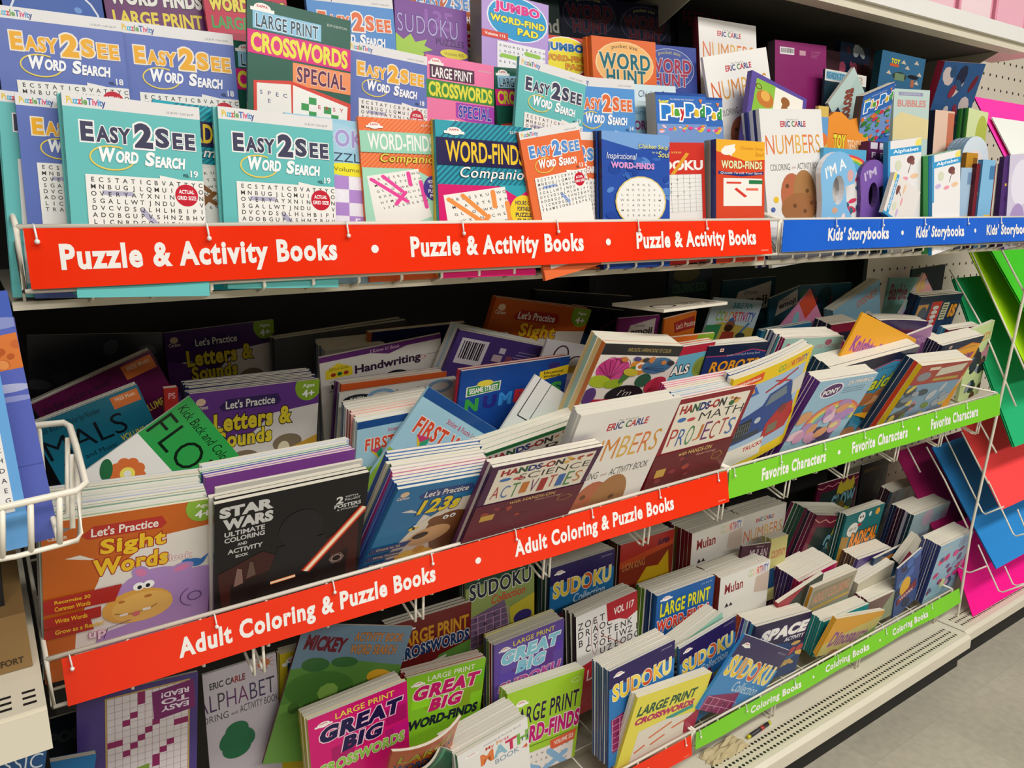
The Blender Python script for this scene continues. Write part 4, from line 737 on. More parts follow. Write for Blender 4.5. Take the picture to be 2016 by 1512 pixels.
B('coloring_book', 'black coloring book with a glowing red beam', (422, 992), (728, 931), 0.972, V(0.78, saber), '0c0c0f', BL=(426, 1200), lean=-20, t=0.004, n=2, T=0.022, cols=['101014', 'e0dcd0'], sp='101014', h=0.27, short='black coloring book with red beam')
B('coloring_book', 'loosely open coloring book between the black one and purple stack', (424, 962), (715, 905), 1.0, lambda c: c.r(0.1, 0.05, 0.9, 0.2, '18181c'), 'e4dfd2', lean=-22, t=0.004, h=0.27, tier=2)
B('coloring_book', 'purple edged coloring book in the stack behind the black one', (404, 941), (700, 884), 1.03, None, '8a4a9c', lean=-20, t=0.006, n=6, bk=(393, 910), cols=[('d8a0d0', 'a03a90'), ('3a4ab0', '28307a'), ('78b898', '2a6a58'), ('e8e4dc', 'c04050'), ('c8d4ec', '8ab0d8'), ('e4dfd2', 'a84030')], h=0.27, tip=0.001, tier=2, short='purple edged book')
def bear(c):
    practice('1d78b0', '2a4a88', ' ', ' ', 'd83c30', '3+', 'f0d828', '284a88')(c); c.p([(0.62, 0.28), (1, 0.24), (1, 2), (0.2, 2), (0.18, 0.95), (0.3, 0.6)], 'e6dccd')
    c.t('123s', 0.27, 0.22, 0.62, 0.42, 'f0d828', '284a88', 0.045, b=0.04, sh=0.1)
    c.e(0.76, 0.82, 0.25, 0.32, '7a4a28'); c.e(0.62, 0.66, 0.2, 0.2, '7a4a28'); c.e(0.48, 0.56, 0.07, 0.06, '7a4a28'); c.e(0.84, 0.47, 0.1, 0.07, '7a4a28', -20); c.e(0.48, 0.78, 0.19, 0.13, 'd8a878', -20); c.e(0.4, 0.76, 0.07, 0.045, '38241c', -15); c.e(0.56, 0.54, 0.025, 0.03, 'ffffff'); c.e(0.56, 0.545, 0.01, 0.014, '202020'); c.e(0.62, 0.53, 0.025, 0.03, 'ffffff'); c.e(0.62, 0.535, 0.01, 0.014, '202020')
    c.e(0.42, 1.1, 0.2, 0.13, 'e8b030'); c.e(0.35, 1.02, 0.06, 0.05, 'f0c850'); c.e(0.45, 0.98, 0.05, 0.05, 'd89a28')
    for u, v in ((.3, .62), (.76, .38), (.86, .62)): c.e(u, v, 0.045, 0.025, 'e8c840', -15); c.e(u, v, 0.012, 0.025, '302820', -15); c.e(u + .01, v - .035, 0.025, 0.015, 'e8e8f0', 20)
    for i, s_ in enumerate(('Count to 30', 'Write Numbers', 'Match Sets')): c.p([(0, 0.82 + i * 0.12), (0.34 - 0.04 * i, 0.80 + i * 0.12), (0.3 - 0.03 * i, 0.88 + i * 0.12), (0, 0.9 + i * 0.12)], '2a3a80'); c.t(s_, 0.05, 0.83 + i * 0.12, 0.05 + 0.018 * len(s_), 0.865 + i * 0.12, 'f0d8a0', b=0.01)
B('activity_book', 'blue numbers workbook with a brown bear and bees', (783, 966), (1013, 922), 0.955, V(0.85, bear), '1d78b0', BL=(706, 1125), lean=-34, t=0.004, n=11, bk=(705, 891), cols=[('2a6ab0', '2a5aa8'), ('3a80c8', '2a4aa0'), ('6a88c8', '4a6ab8'), ('d06aa8', 'c0308c'), ('e8a8c0', 'b02a80'), ('d8d4ec', '3a58b0'), ('e4e0d4', '2a6a40'), ('e4ddc8', 'c8c0a8')], h=0.29, cw=0.8, tip=0.001, short='blue bear workbook', tier=2)
def hands(b1, b2, t2, l3, seed):
    def f(c):
        c.r(0.06, 0.07, 0.95, 0.75, 'ece4d2'); c.t('HANDS-ON', 0.1, 0.1, 0.66, 0.22, '24583a', b=0.05, cols=['a83030', '24583a', '283a78', 'a83030', '3a3a38']); c.confetti(0.68, 0.1, 0.92, 0.2, 7, ['c87838', 'a83838', '3a6a38', 'e0b050'], .015, .04, seed)
        c.t(t2, 0.38 if len(t2) < 5 else 0.28, 0.25, 0.94, 0.37, '2c2c2c', b=-0.01); c.e(0.16, 0.3, 0.05, 0.03, '3a70b8'); c.e(0.28, 0.32, 0.05, 0.025, 'c84848')
        for i, ch in enumerate(l3): c.t(ch, 0.09 + i * 0.84 / len(l3), 0.42 + 0.02 * (i % 2), 0.07 + (i + 1) * 0.84 / len(l3), 0.66 + 0.02 * (i % 3), ['b83838', '3a6ab0', '3a8a48', 'c87830', '702a70', 'a82828'][i % 6], b=-0.01)
        c.r(0, 0.77, 1, 2, b2); c.t('with HANDS-ON', 0.3, 0.8, 0.72, 0.86, 'e8c870', b=0); c.t('learning', 0.55, 0.88, 0.8, 0.93, 'd8b0a0', b=-0.01, sh=.3); c.ring(0.85, 1.0, 0.07, 0.06, 0.012, 'a87838', n=5); c.r(0.08, 1.0, 0.2, 1.12, 'c8a048'); c.confetti(0.1, 0.86, 0.5, 1.2, 8, ['8a3038', '5a1c28', 'a04030'], .02, .05, seed + 1)
    return f
B('activity_book', 'purple science projects book in front of the white numbers one', (966, 934), (1194, 866), 0.926, V(0.52, hands('3c1c40', '601a30', 'SCIENCE', 'ACTIVITIES', 3)), '4a2048', BL=(884, 1080), lean=-30, t=0.006, n=2, T=0.02, cols=['e0d8d0', '6a3860'], h=0.27, tier=2, short='purple science book')
B('activity_book', 'green bordered projects book behind the purple science one', (940, 898), (1165, 821), 1.045, V(0.55, hands('1c5a34', '2a6a3a', 'ART', 'PROJECTS', 7)), '2a7a44', lean=-28, t=0.008, n=3, T=0.04, cols=['d8ecd8', 'e4e0d6', 'b8d8c0'], h=0.25, tier=2, short='green bordered book')
B('activity_book', 'white numbers coloring book in the middle basket beside the math one', (1150, 806), (1338, 793), 0.932, V(0.72, numbers('d88a30')), 'ece8e0', lean=-25, BL=(1100, 990), t=0.005, n=3, T=0.026, cols=['e8e4dc', 'e0dcd4'], h=0.27, cw=0.93, tier=2, short='white numbers book')
B('activity_book', 'dark red hands-on math book', (1335, 783), (1487, 762), 0.955, V(0.75, hands('8a1c28', '6a1822', 'MATH', 'PROJECTS', 11)), '8a1c28', BL=(1277, 956), lean=-22, t=0.005, n=9, bk=(1272, 762), cols=[('e8b8c0', 'd03050'), ('a8c8ec', '3a80c8'), ('e8e4dc', '4a90d8'), ('7ab0e0', '2a5a98'), ('e8dcc8', 'e8b048'), ('d8c8b0', '3a3a40'), ('f08ab0', 'd02a78'), ('e86aa0', 'b8205a'), ('f0a0c0', 'c02868')], h=0.27, tip=0.0008, tier=2, short='dark red math book')
# middle tier, front row of the second bay
def trucks(c):
    c.r(0.04, 0.04, 0.97, 0.22, 'f0cc18'); c.r(0.05, 0.22, 0.95, 1.5, 'a8c4e0'); c.p([(0.02, 0.1), (0.36, 0.05), (0.36, 0.17), (0.04, 0.22)], 'e8501c'); c.t('nickelodeon', 0.06, 0.1, 0.33, 0.15, 'f8e8d8'); c.t('COLORTIVITY', 0.55, 0.07, 0.95, 0.17, 'd84838', b=0.02, cols=['5ab048', 'e8a030', 'd84838', 'c03878', '3a58b0'])
    c.l([(0.45, 0.44), (0.85, 0.26)], 0.03, 'a82828'); c.l([(0.55, 0.3), (0.78, 0.42)], 0.02, 'a82828'); c.e(0.65, 0.36, 0.07, 0.035, 'c83030', -20)
    c.p([(0.05, 0.3), (0.3, 0.26), (0.36, 0.4), (0.08, 0.44)], '3a68b8'); c.p([(0.08, 0.32), (0.28, 0.28), (0.3, 0.36), (0.1, 0.4)], 'e8a030')
    c.p([(0.12, 0.8), (0.46, 0.66), (0.52, 0.5), (0.8, 0.42), (0.92, 0.9), (0.8, 1.15), (0.12, 1.2)], '284a90'); c.p([(0.54, 0.54), (0.74, 0.48), (0.78, 0.64), (0.5, 0.7)], '70808c'); c.p([(0.1, 0.86), (0.36, 0.82), (0.36, 1.05), (0.1, 1.12)], '24282c'); c.lines(0.12, 0.88, 0.35, 1.06, 8, 2, 0.004, '70787c'); c.r(0.08, 1.08, 0.5, 1.16, '38404c'); c.e(0.44, 0.9, 0.04, 0.05, 'c0c8d0'); c.p([(0.82, 0.45), (1, 0.4), (1, 0.7), (0.86, 0.72)], 'd8d4cc')
    c.p([(0.58, 1.05), (0.72, 0.86), (0.92, 0.84), (0.97, 1.1), (0.9, 1.3), (0.56, 1.32)], 'b82c2c'); c.e(0.78, 0.9, 0.06, 0.08, '88342c'); c.r(0.62, 1.1, 0.76, 1.26, '7a7260'); c.r(0.05, 1.28, 0.6, 1.6, 'ece6dc'); c.t('TRUCKS', 0.34, 1.34, 0.6, 1.42, 'c83030')
B('activity_book', 'yellow bordered activity book with a blue truck and red plane', (1449, 736), (1598, 692), 0.945, V(0.7, trucks), 'f0cc18', BL=(1428, 888), lean=-22, t=0.005, n=3, T=0.03, cols=['e8e4d8', '3a5aa0', 'ece8de'], h=0.27, tier=2, short='yellow bordered truck book', bend=(0.006, 0))
def pony(c):
    c.r(0, 0, 1, 0.3, '9cc4dc'); c.e(0.3, 0.2, 0.18, 0.13, 'f0ecf4', -15); c.e(0.3, 0.2, 0.16, 0.11, '5a2a6c', -15); c.t('PONY', 0.17, 0.17, 0.43, 0.27, 'f4f0f4', '302040', 0.04, b=0.05, rot=-10); c.t('JUMBO', 0.52, 0.06, 0.96, 0.15, 'ece6e0', '8aa0b0', 0.03, b=0.04)
    for i in range(3): c.r(0.5, 0.19 + i * 0.04, 0.88, 0.2 + i * 0.04, '7a90a4')
    for i, q in enumerate(('e0705c', 'e8b050', 'e8dc78', '8cc088', '7aa8d8', 'a880c0')): c.ring(0.62, 0.85, 0.42 - i * 0.04, 0.38 - i * 0.04, 0.042, q, a0=0, a1=180)
    c.confetti(0.02, 0.5, 0.9, 1.3, 26, ['3c3468', 'd89cc0', 'e8d890', 'e0a070', 'b88cc8', '6a5a90', 'ecc8d8'], .05, .14, 6)
B('coloring_book', 'light blue jumbo coloring book with a rainbow, purple spine', (1617, 749), (1728, 737), 0.955, V(0.66, pony), '9cc4dc', BL=(1550, 867), lean=-25, t=0.012, n=4, bk=(1581, 741), sp='5a2a80', cols=[('ece8de', '5a2a80')], h=0.26, tier=2, short='rainbow jumbo coloring book')
def waves(title, tc, sky, swoosh, pics, seed):
    def f(c):
        c.p([(0, 0.2), (0.4, 0.22), (0.75, 0.12), (1, 0.2), (1, 2), (0, 2)], sky); c.l([(0, 0.22), (0.4, 0.235), (0.75, 0.135), (1, 0.21)], 0.02, swoosh); c.r(0.2, 0.07, 0.26, 0.14, 'e8d8c8'); c.e(0.23, 0.105, 0.02, 0.02, 'd04838')
        c.t('Jumbo Coloring & Activity Book', 0.34, 0.2, 0.9, 0.26, '2c5484' if sky != '1c3068' else 'd0d4e0', b=-0.01); c.t(title, 0.12, 0.34, 0.92, 0.56, tc, '3a2c30', 0.04, b=0.03, sh=0.15); c.confetti(0.03, 0.6, 0.97, 1.35, 30, pics, .05, .15, seed)
    return f
B('coloring_book', 'navy topped coloring book with a yellow green title over teal water', (1654, 702), (1797, 705), 1.0, V(0.55, waves('Mermaids', 'c8d838', '3a90b8', 'a84a68', ['8a4a30', '1c6a78', '2a8488', 'a8683c', '184e60', 'd09868', '20607a'], 12)), '16223e', lean=-25, t=0.012, n=4, T=0.06, BL=(1600, 840), cols=[('ece6dc', '16304a')], h=0.26, w=None, tier=2, short='navy topped teal coloring book')
def pups(c):
    c.p([(0.0, 0), (1, 0), (0.9, 0.22), (0.5, 0.3), (0, 0.3)], 'a83c34'); c.r(0.2, 0.06, 0.4, 0.12, 'e0d0b8'); c.p([(0.42, 0.1), (0.92, 0.04), (0.9, 0.2), (0.4, 0.26)], 'd4ccb8'); c.e(0.18, 0.24, 0.12, 0.09, '8a8c94'); c.r(0.4, 0.3, 0.9, 0.36, 'b89a40'); c.r(0, 0.4, 1, 2, '7a9cb8'); c.confetti(0.02, 0.45, 0.98, 1.3, 40, ['9aa4b0', '6a8a3c', 'b8bcc4', '5a4a40', 'd8c050', 'c07888', '7a8894', '3a4a58'], .04, .12, 21)
B('coloring_book', 'red topped coloring book with a yellow and red striped spine', (1818, 718), (1915, 711), 0.96, V(0.55, pups), 'a83c34', BL=(1742, 832), lean=-25, t=0.014, n=3, T=0.05, sp='e8c020', cols=[('ece6dc', 'd04020'), ('ece6dc', '2c3a58'), ('ece6dc', '16304a')], h=0.26, tier=2, short='red topped striped spine book')
B('coloring_book', 'navy and orange princess coloring book', (1856, 681), (1939, 660), 1.02, V(0.55, waves('Princess', 'b04a90', 'e8a020', 'd87020', ['e8c868', 'e8b890', 'c84878', 'd0a030', 'f0dca0'], 31)), '16223e', lean=-20, t=0.008, n=5, T=0.05, sp='16223e', cols=[('ece6dc', '16223e')], h=0.26, tier=2, short='navy and orange princess book')
B('coloring_book', 'pale lime and dark picture book at the end of the basket', (1916, 648), (1959, 630), 1.09, lambda c: (c.t('CITY', 0.5, 0.25, 0.95, 0.45, 'e08a50', b=0.02), c.confetti(0.1, 0.6, 1, 2.5, 30, ['24343c', '3a4a30', '5a3a28', '8a90a0', '20282c', 'c88a98'], .08, .2, 17)), 'c8d89a', lean=-8, t=0.01, h=0.26, tier=2)
# ---------------------------------------------------------------- middle tier, rows behind, first bay
def nature(bg, word, leaf):
    def f(c): c.t('Kick Back and Color by Number', 0.05, 0.07, 0.6, 0.15, '101c24', b=0, sh=0.2); c.t(word, 0.02, 0.2, 0.76, 0.42, '0c141c', b=-0.005); c.t('FREE Music', 0.76, 0.05, 0.95, 0.09, 'f8dcc0', b=0.01); c.t('Color and Music', 0.1, 0.48, 0.6, 0.53, '101c24', b=0); c.t('VOLUME 2', 0.66, 0.44, 0.94, 0.51, 'e0d048', b=0.01); c.confetti(0.0, 0.66, 1, 1.3, 16, leaf, .07, .18, 5); c.p([(0.5, 0.75), (1, 0.6), (1, 0.7), (0.6, 0.9)], 'e8e4dc')
    def g(c): c.r(0.72, 0.03, 0.98, 0.16, 'e07838'); f(c)
    return g
B('coloring_book', 'teal color by number book with black lettering', (57, 840), (270, 757), 1.17, nature('1a7088', 'MALS', ['1c4a38', '2a5a30', 'e8e4dc', '8aa838', '143a34']), '1a7088', lean=-8, t=0.005, h=0.26, tier=2, n=1, T=0.012, cols=['e4e0d8'])
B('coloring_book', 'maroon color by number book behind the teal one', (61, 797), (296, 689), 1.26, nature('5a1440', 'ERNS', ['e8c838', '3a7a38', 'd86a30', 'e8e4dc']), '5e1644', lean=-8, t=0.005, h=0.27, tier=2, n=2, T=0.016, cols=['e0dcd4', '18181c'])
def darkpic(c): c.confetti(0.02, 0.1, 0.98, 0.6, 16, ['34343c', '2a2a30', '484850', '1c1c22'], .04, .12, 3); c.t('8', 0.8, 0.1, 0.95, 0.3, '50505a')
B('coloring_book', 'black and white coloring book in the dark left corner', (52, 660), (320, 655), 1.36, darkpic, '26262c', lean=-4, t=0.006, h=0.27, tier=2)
def flo(c): c.r(0, 0, 1, 0.52, '2f9a48'); c.t('Kick Back and Color', 0.04, 0.06, 0.72, 0.15, '0c2414', b=0, sh=0.2); c.t('FLORALS', 0.02, 0.2, 1.3, 0.46, '0c1c12', b=-0.01); [c.e(0.24 + 0.1 * math.cos(k * 0.7), 0.8 + 0.1 * math.sin(k * 0.7), 0.05, 0.05, 'd87038') for k in range(9)]; c.e(0.24, 0.8, 0.09, 0.09, 'd87038'); c.e(0.24, 0.8, 0.06, 0.06, 'f0e060'); c.e(0.24, 0.8, 0.03, 0.03, 'e8e4dc'); c.e(0.1, 0.9, 0.1, 0.05, '2a6a40', 40); c.e(0.44, 0.92, 0.1, 0.05, '2a6a40', -30); c.e(0.3, 0.97, 0.12, 0.06, '5a2a6c')
B('coloring_book', 'green and white floral coloring book lying crooked', (374, 779), (500, 934), 1.13, flo, 'ece8e0', lean=-4, BL=(167, 931), t=0.004, h=0.2, tier=2)
letters = practice('6a3a8c', '3a2a5c', 'Letters &', 'Sounds', '8cb030', '4+', 'f0d838', '302820')
def letters2(c): letters(c); c.p([(0.1, 0.5), (0.3, 0.46)], 'e8e2da'); c.e(0.75, 0.6, 0.12, 0.09, '8a7a60'); c.e(0.72, 0.66, 0.05, 0.08, 'f0e4c0'); c.e(0.4, 0.7, 0.12, 0.09, '8a7a60'); c.e(0.38, 0.74, 0.05, 0.06, 'f0e4c0'); c.p([(0.5, 0.78), (1, 0.56), (1, 0.68), (0.5, 0.9)], 'd8a838')
B('activity_book', 'purple letters workbook at the front of its stack', (373, 776), (629, 746), 1.2, V(0.9, letters2), '6a3a8c', lean=-14, t=0.004, n=8, bk=(342, 758), cols=[('28305a', '28305a'), ('384068', '20284c')], h=0.27, tier=2, short='purple letters workbook')
B('activity_book', 'red book sliver between the maroon and purple workbooks', (322, 765), (350, 762), 1.2, lambda c: c.t('PS', 0.3, 0.4, 0.8, 0.9, 'e0a0a0'), 'b03028', t=0.01, h=0.22, tier=2, lean=-8)
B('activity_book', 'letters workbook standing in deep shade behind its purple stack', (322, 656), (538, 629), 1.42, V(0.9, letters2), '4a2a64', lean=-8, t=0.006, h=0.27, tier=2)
def handw(c):
    c.p([(0, 0), (1, 0), (1, 0.08), (0.7, 0.08), (0.55, 0.16), (0.4, 0.09), (0, 0.09)], '642a72'); c.t('I Know It! Book', 0.4, 0.03, 0.64, 0.09, 'e8c8d8', b=0); c.p([(0.04, 0.24), (0.14, 0.14), (0.25, 0.24), (0.25, 0.38), (0.04, 0.38)], 'e8d030'); c.t('School Zone', 0.07, 0.2, 0.22, 0.25, '504810', b=0); c.e(0.1, 0.32, 0.02, 0.03, 'a83028'); c.e(0.15, 0.32, 0.02, 0.03, '2a6a38'); c.e(0.2, 0.32, 0.02, 0.03, 'a83028')
    c.t('GRADES', 0.07, 0.42, 0.2, 0.45, '403040', b=0); c.t('K-2', 0.08, 0.47, 0.22, 0.55, '201c20', b=0.03); c.t('AGES 5-8', 0.06, 0.57, 0.22, 0.6, '403040', b=0); c.t('Handwriting', 0.27, 0.24, 0.82, 0.42, '38203c', b=0.03); c.e(0.6, 0.62, 0.13, 0.16, '242024'); c.ring(0.84, 0.33, 0.02, 0.025, 0.006, 'c04048'); c.r(0.88, 0.3, 0.98, 0.31, '9a9090')
B('activity_book', 'white handwriting workbook with a purple wave header', (629, 713), (868, 649), 1.25, V(0.5, handw), 'dcd6cc', BL=(628, 855), lean=-14, t=0.005, h=0.27, tier=2)
def navyb(c): c.t('FROZEN II', 0.5, 0.18, 0.95, 0.34, 'a8b8d0', b=-0.01, sh=0.2); c.t('JUMBO', 0.6, 0.4, 0.94, 0.52, 'd09a60', b=0.02); c.r(0, 0, 0.03, 2, 'b85a30')
B('coloring_book', 'navy coloring book leaning behind the handwriting workbook', (726, 655), (917, 635), 1.3, navyb, '1c2450', lean=-18, t=0.01, h=0.26, tier=2, sp='c8703c')
B('coloring_book', 'white paged stack of books left of the navy coloring book', (640, 690), (760, 676), 1.29, None, 'd8d4cc', lean=-10, t=0.006, n=5, T=0.06, cols=[('d8d4cc', '8aa0b8'), ('e0dcd4', '38404c')], h=0.2, tier=2, short='white paged stack front')
B('coloring_book', 'grey book lying back behind the white paged stack', (540, 668), (800, 630), 1.38, lambda c: c.t('ERIC CARLE ALPHABET', 0.3, 0.1, 0.98, 0.3, '40404a'), '5a5a5c', lean=-14, t=0.006, n=1, T=0.02, h=0.25, tier=2)
def barc(c): c.r(0.06, 0.1, 0.36, 0.5, 'e0dce0'); [c.r(0.09 + i * 0.024, 0.14, 0.1 + i * 0.024 + 0.004 * (i % 3), 0.42, '201c28') for i in range(10)]; c.r(0.5, 0.15, 0.57, 0.24, 'd0ccd8'); c.r(0.45, 0.27, 0.56, 0.38, 'c8b0b8'); c.r(0.6, 0.26, 0.68, 0.38, '8a4a60'); [c.r(0.72 - 0.02 * i, 0.16 + i * 0.05, 0.94, 0.175 + i * 0.05, '9a88b8') for i in range(5)]
B('coloring_book', 'purple back cover with a barcode behind the blue number book', (900, 666), (1079, 668), 1.2, V(0.6, barc), '4c3a7c', lean=-18, BL=(868, 722), t=0.006, h=0.22, tier=2, n=3, T=0.035, cols=['e4e0da', 'b8d0e0', 'e4e0da'])
B('activity_book', 'orange sight words workbook in the shaded third row', (976, 590), (1166, 606), 1.26, V(0.8, practice('b8561c', 'a02c24', 'Sight', 'Words', '7aa830', '4+')), 'b8561c', lean=-15, BL=(959, 640), t=0.005, n=1, T=0.012, h=0.26, tier=2)
def loops(c): c.ring(0.35, 0.3, 0.12, 0.2, 0.03, '502838', a0=-20, a1=220); c.ring(0.7, 0.42, 0.14, 0.14, 0.03, '502838', a0=0, a1=200); c.p([(0, 0.62), (1, 0.42), (1, 0.58), (0, 0.78)], 'c8a040'); c.r(0, 0.8, 1, 1.4, 'b8a8c8')
B('coloring_book', 'white book with brown loops beside the purple back cover', (1078, 668), (1176, 684), 1.17, V(0.7, loops), 'dcd8d8', lean=-14, t=0.005, h=0.24, tier=2)
def sesame(c):
    c.p([(0.06, 0.28), (0.36, 0.24), (0.36, 0.4), (0.06, 0.44)], 'f0e8d0'); c.p([(0.07, 0.29), (0.35, 0.255), (0.35, 0.39), (0.07, 0.425)], '2c8a44'); c.e(0.22, 0.25, 0.07, 0.05, 'e8d040'); c.t('SESAME STREET', 0.085, 0.3, 0.34, 0.39, 'f4f0e4', b=0.03, rot=-5); c.p([(0.72, 0.2), (1, 0.14), (1, 0.3), (0.72, 0.36)], 'f0cc28'); c.t('Educational', 0.76, 0.21, 0.95, 0.255, '302810'); c.t('Workbook', 0.76, 0.275, 0.93, 0.32, '302810'); c.e(0.85, 0.12, 0.06, 0.05, '3a2c70')
    for ch, u, cl in (('N', .06, '3aa040'), ('U', .22, '2a2a80'), ('M', .36, '3a90d8'), ('B', .5, 'c83038'), ('E', .63, 'e8a030'), ('R', .74, '8a3a98'), ('S', .84, '4ab048')): c.t(ch, u, 0.48 - u * 0.08, u + 0.12, 0.70 - u * 0.08, cl, b=0.06)
B('activity_book', 'bright blue numbers workbook with coloured letters', (909, 731), (1123, 701), 1.12, V(0.5, sesame), '1c4a98', lean=-14, t=0.005, n=1, T=0.012, cols=[('c8283c', 'c8283c')], h=0.26, tier=2)
def sheet(c): c.l([(0.1, 0), (0.1, 0.5), (0.5, 0.5)], 0.015, '34343c'); c.l([(0.3, 0), (0.3, 0.5), (0.7, 0.4)], 0.012, '40404a'); c.t('iPad', 0.6, 0.62, 1.1, 0.85, 'd0903a', b=-0.01, cols=['d0903a', 'b83848', '303a70']); c.p([(0.85, 0), (1, 0), (1, 0.12), (0.9, 0.12)], '2a50a0')
B('activity_book', 'white line drawing book tilted over the blue numbers workbook', (1052, 742), (1156, 797), 1.09, sheet, 'e8e6e2', BL=(990, 830), lean=-12, t=0.004, h=0.2, tier=2)
def first(c): c.r(0, 0, 1, 0.12, '24508c'); c.t('Sticker & Puzzle Learning', 0.35, 0.18, 0.8, 0.26, 'c83858', b=0.01); c.t('FIRST WORDS', 0.1, 0.3, 1.0, 0.5, 'e05030', 'f4e8dc', 0.04, b=0.03); c.p([(0.16, 0.5), (0.3, 0.46), (0.3, 0.72)], '38a070'); c.p([(0.16, 0.5), (0.3, 0.46), (0.23, 0.56)], 'd04070'); c.p([(0.16, 0.5), (0.23, 0.56), (0.3, 0.72)], 'e8c030'); c.e(0.45, 0.66, 0.06, 0.035, 'e8c030', 20); c.e(0.45, 0.66, 0.015, 0.035, '30281c', 20); c.p([(0, 0.75), (0.3, 0.8), (0.2, 1.2), (0, 1.3)], '98c040')
B('activity_book', 'pale blue first words book lying crooked with a kite', (839, 771), (1004, 850), 1.1, V(0.75, first), 'a8d0dc', lean=-10, BL=(750, 885), t=0.006, h=0.2, tier=2)
B('activity_book', 'pale blue first words book at the front of its stack', (704, 832), (872, 800), 1.11, V(0.75, first), 'a8d0dc', lean=-16, t=0.004, n=8, T=0.085, sp='c0dce4', cols=[('e8e6e0', 'e0dcd4'), ('e8e6e0', '7ab0a0'), ('e8a8a0', 'b02c2c'), ('e8a8a0', 'b83030'), ('e8e6e0', 'b02828'), ('ece8e0', 'c8d4e0'), ('ece8e0', '506a90'), ('ece8e0', '8aa0c0')], h=0.24, tier=2, tip=0.0008, short='pale blue first words stack')
def designer(c): c.e(0.15, 0.1, 0.12, 0.06, '242830'); c.t('KAPPA', 0.09, 0.07, 0.21, 0.12, 'e8e4dc'); c.ring(0.34, 0.1, 0.08, 0.05, 0.04, '8ab0d0'); c.t('Designer Series', 0.46, 0.05, 0.76, 0.13, '404048', b=-0.01, sh=0.2); c.ring(0.86, 0.09, 0.08, 0.05, 0.04, '8ab0d0')
B('coloring_book', 'white designer coloring book behind the first words stack', (668, 775), (898, 742), 1.2, V(0.7, designer), 'e4e0d6', lean=-16, t=0.006, h=0.25, tier=2, sp='7088a8')
B('coloring_book', 'orange topped book behind the white designer coloring book', (672, 757), (880, 731), 1.215, None, 'e0622c', lean=-16, t=0.005, n=2, T=0.02, cols=['e4e0d6', '58206a'], h=0.26, tier=2, short='orange topped book')
def floral(c):
    c.r(0, 0, 1, 0.18, '1a1a1e'); c.t('SARCASTIC AFFIRMATIONS TO COLOR', 0.3, 0.06, 0.86, 0.12, 'b09a50', b=0); c.e(0.22, 0.42, 0.2, 0.2, 'd04a8c'); c.e(0.14, 0.38, 0.1, 0.12, 'c03a7c'); [c.l([(0.22, 0.58), (0.22 + 0.19 * math.cos(k * 0.42 + 0.3), 0.42 - 0.17 * math.sin(k * 0.42 + 0.3))], 0.008, '802458') for k in range(7)]; [c.ring(0.16 + 0.06 * k, 0.3 + 0.03 * (k % 2), 0.06, 0.08, 0.006, '802458', a0=0, a1=180) for k in range(4)]; c.e(0.12, 0.62, 0.14, 0.1, 'b0c030', 20); c.e(0.3, 0.66, 0.12, 0.08, '98b028', -10); c.e(0.55, 0.36, 0.12, 0.11, 'e0a040'); [c.e(0.55 + 0.1 * math.cos(k * 0.7), 0.36 + 0.1 * math.sin(k * 0.7), 0.045, 0.045, 'd88a30') for k in range(9)]; c.e(0.55, 0.36, 0.07, 0.07, 'f0ece0'); c.e(0.55, 0.36, 0.04, 0.04, 'c86a28'); c.e(0.42, 0.5, 0.05, 0.16, '4a7a38', 20); c.e(0.76, 0.34, 0.2, 0.14, '3a6a90', -10); [c.l([(0.6, 0.4), (0.78 + 0.03 * k, 0.24 + 0.05 * k)], 0.008, '1c3858') for k in range(5)]; c.e(0.66, 0.6, 0.1, 0.12, '2a5a40'); c.e(0.85, 0.68, 0.12, 0.16, 'b82c44', 30); [c.l([(0.78, 0.8), (0.84 + 0.03 * k, 0.56 + 0.04 * k)], 0.008, '701828') for k in range(4)]; c.e(0.45, 0.46, 0.1, 0.06, 'c8b838', 20)
    c.e(0.5, 0.86, 0.24, 0.18, '18181c'); c.t("I'm", 0.42, 0.76, 0.58, 0.86, 'c8c4b8', b=-0.01, sh=.3); c.r(0.1, 0.92, 0.9, 1.2, 'b82844'); c.t('ELEGANT', 0.2, 0.95, 0.8, 1.08, '501020', b=0.02); c.e(0.06, 0.86, 0.08, 0.14, '5a3a78'); c.confetti(0.3, 0.22, 0.95, 0.3, 8, ['4a3a78', '2a2a30', 'c87a38'], .03, .06, 4)
B('coloring_book', 'black and pink floral affirmations coloring book', (1196, 669), (1343, 688), 1.0, V(0.6, floral), 'e8e0d4', BL=(1152, 784), lean=-22, t=0.006, n=3, T=0.045, sp='d87838', cols=[('ece8dc', 'e8c888'), ('ece8dc', 'a8c4b0')], h=0.27, tier=2, short='floral affirmations book')
def animals(c): c.p([(0, 0), (1, 0), (1, 0.2), (0, 0.24)], 'b8283c'); c.r(0.02, 0.3, 0.36, 0.42, 'c84858'); c.t('SPARKLE', 0.05, 0.33, 0.33, 0.4, 'f4e0e0'); c.t('ANIMALS', -0.2, 0.48, 0.62, 0.72, 'f4f0e4', '1c1c20', 0.07, b=0.04); c.e(0.82, 0.6, 0.14, 0.26, '8a9a40'); [c.ring(0.82, 0.6, 0.03 + 0.03 * i, 0.06 + 0.05 * i, 0.008, '4a5a20') for i in range(3)]
B('coloring_book', 'cyan animals book with a red header beside the floral one', (1300, 690), (1409, 673), 1.06, V(0.55, animals), '6ab0c4', lean=-16, t=0.006, n=2, T=0.02, cols=[('d86a20', 'd86a20'), ('e0702a', 'e0702a')], h=0.26, tier=2, short='cyan animals book')
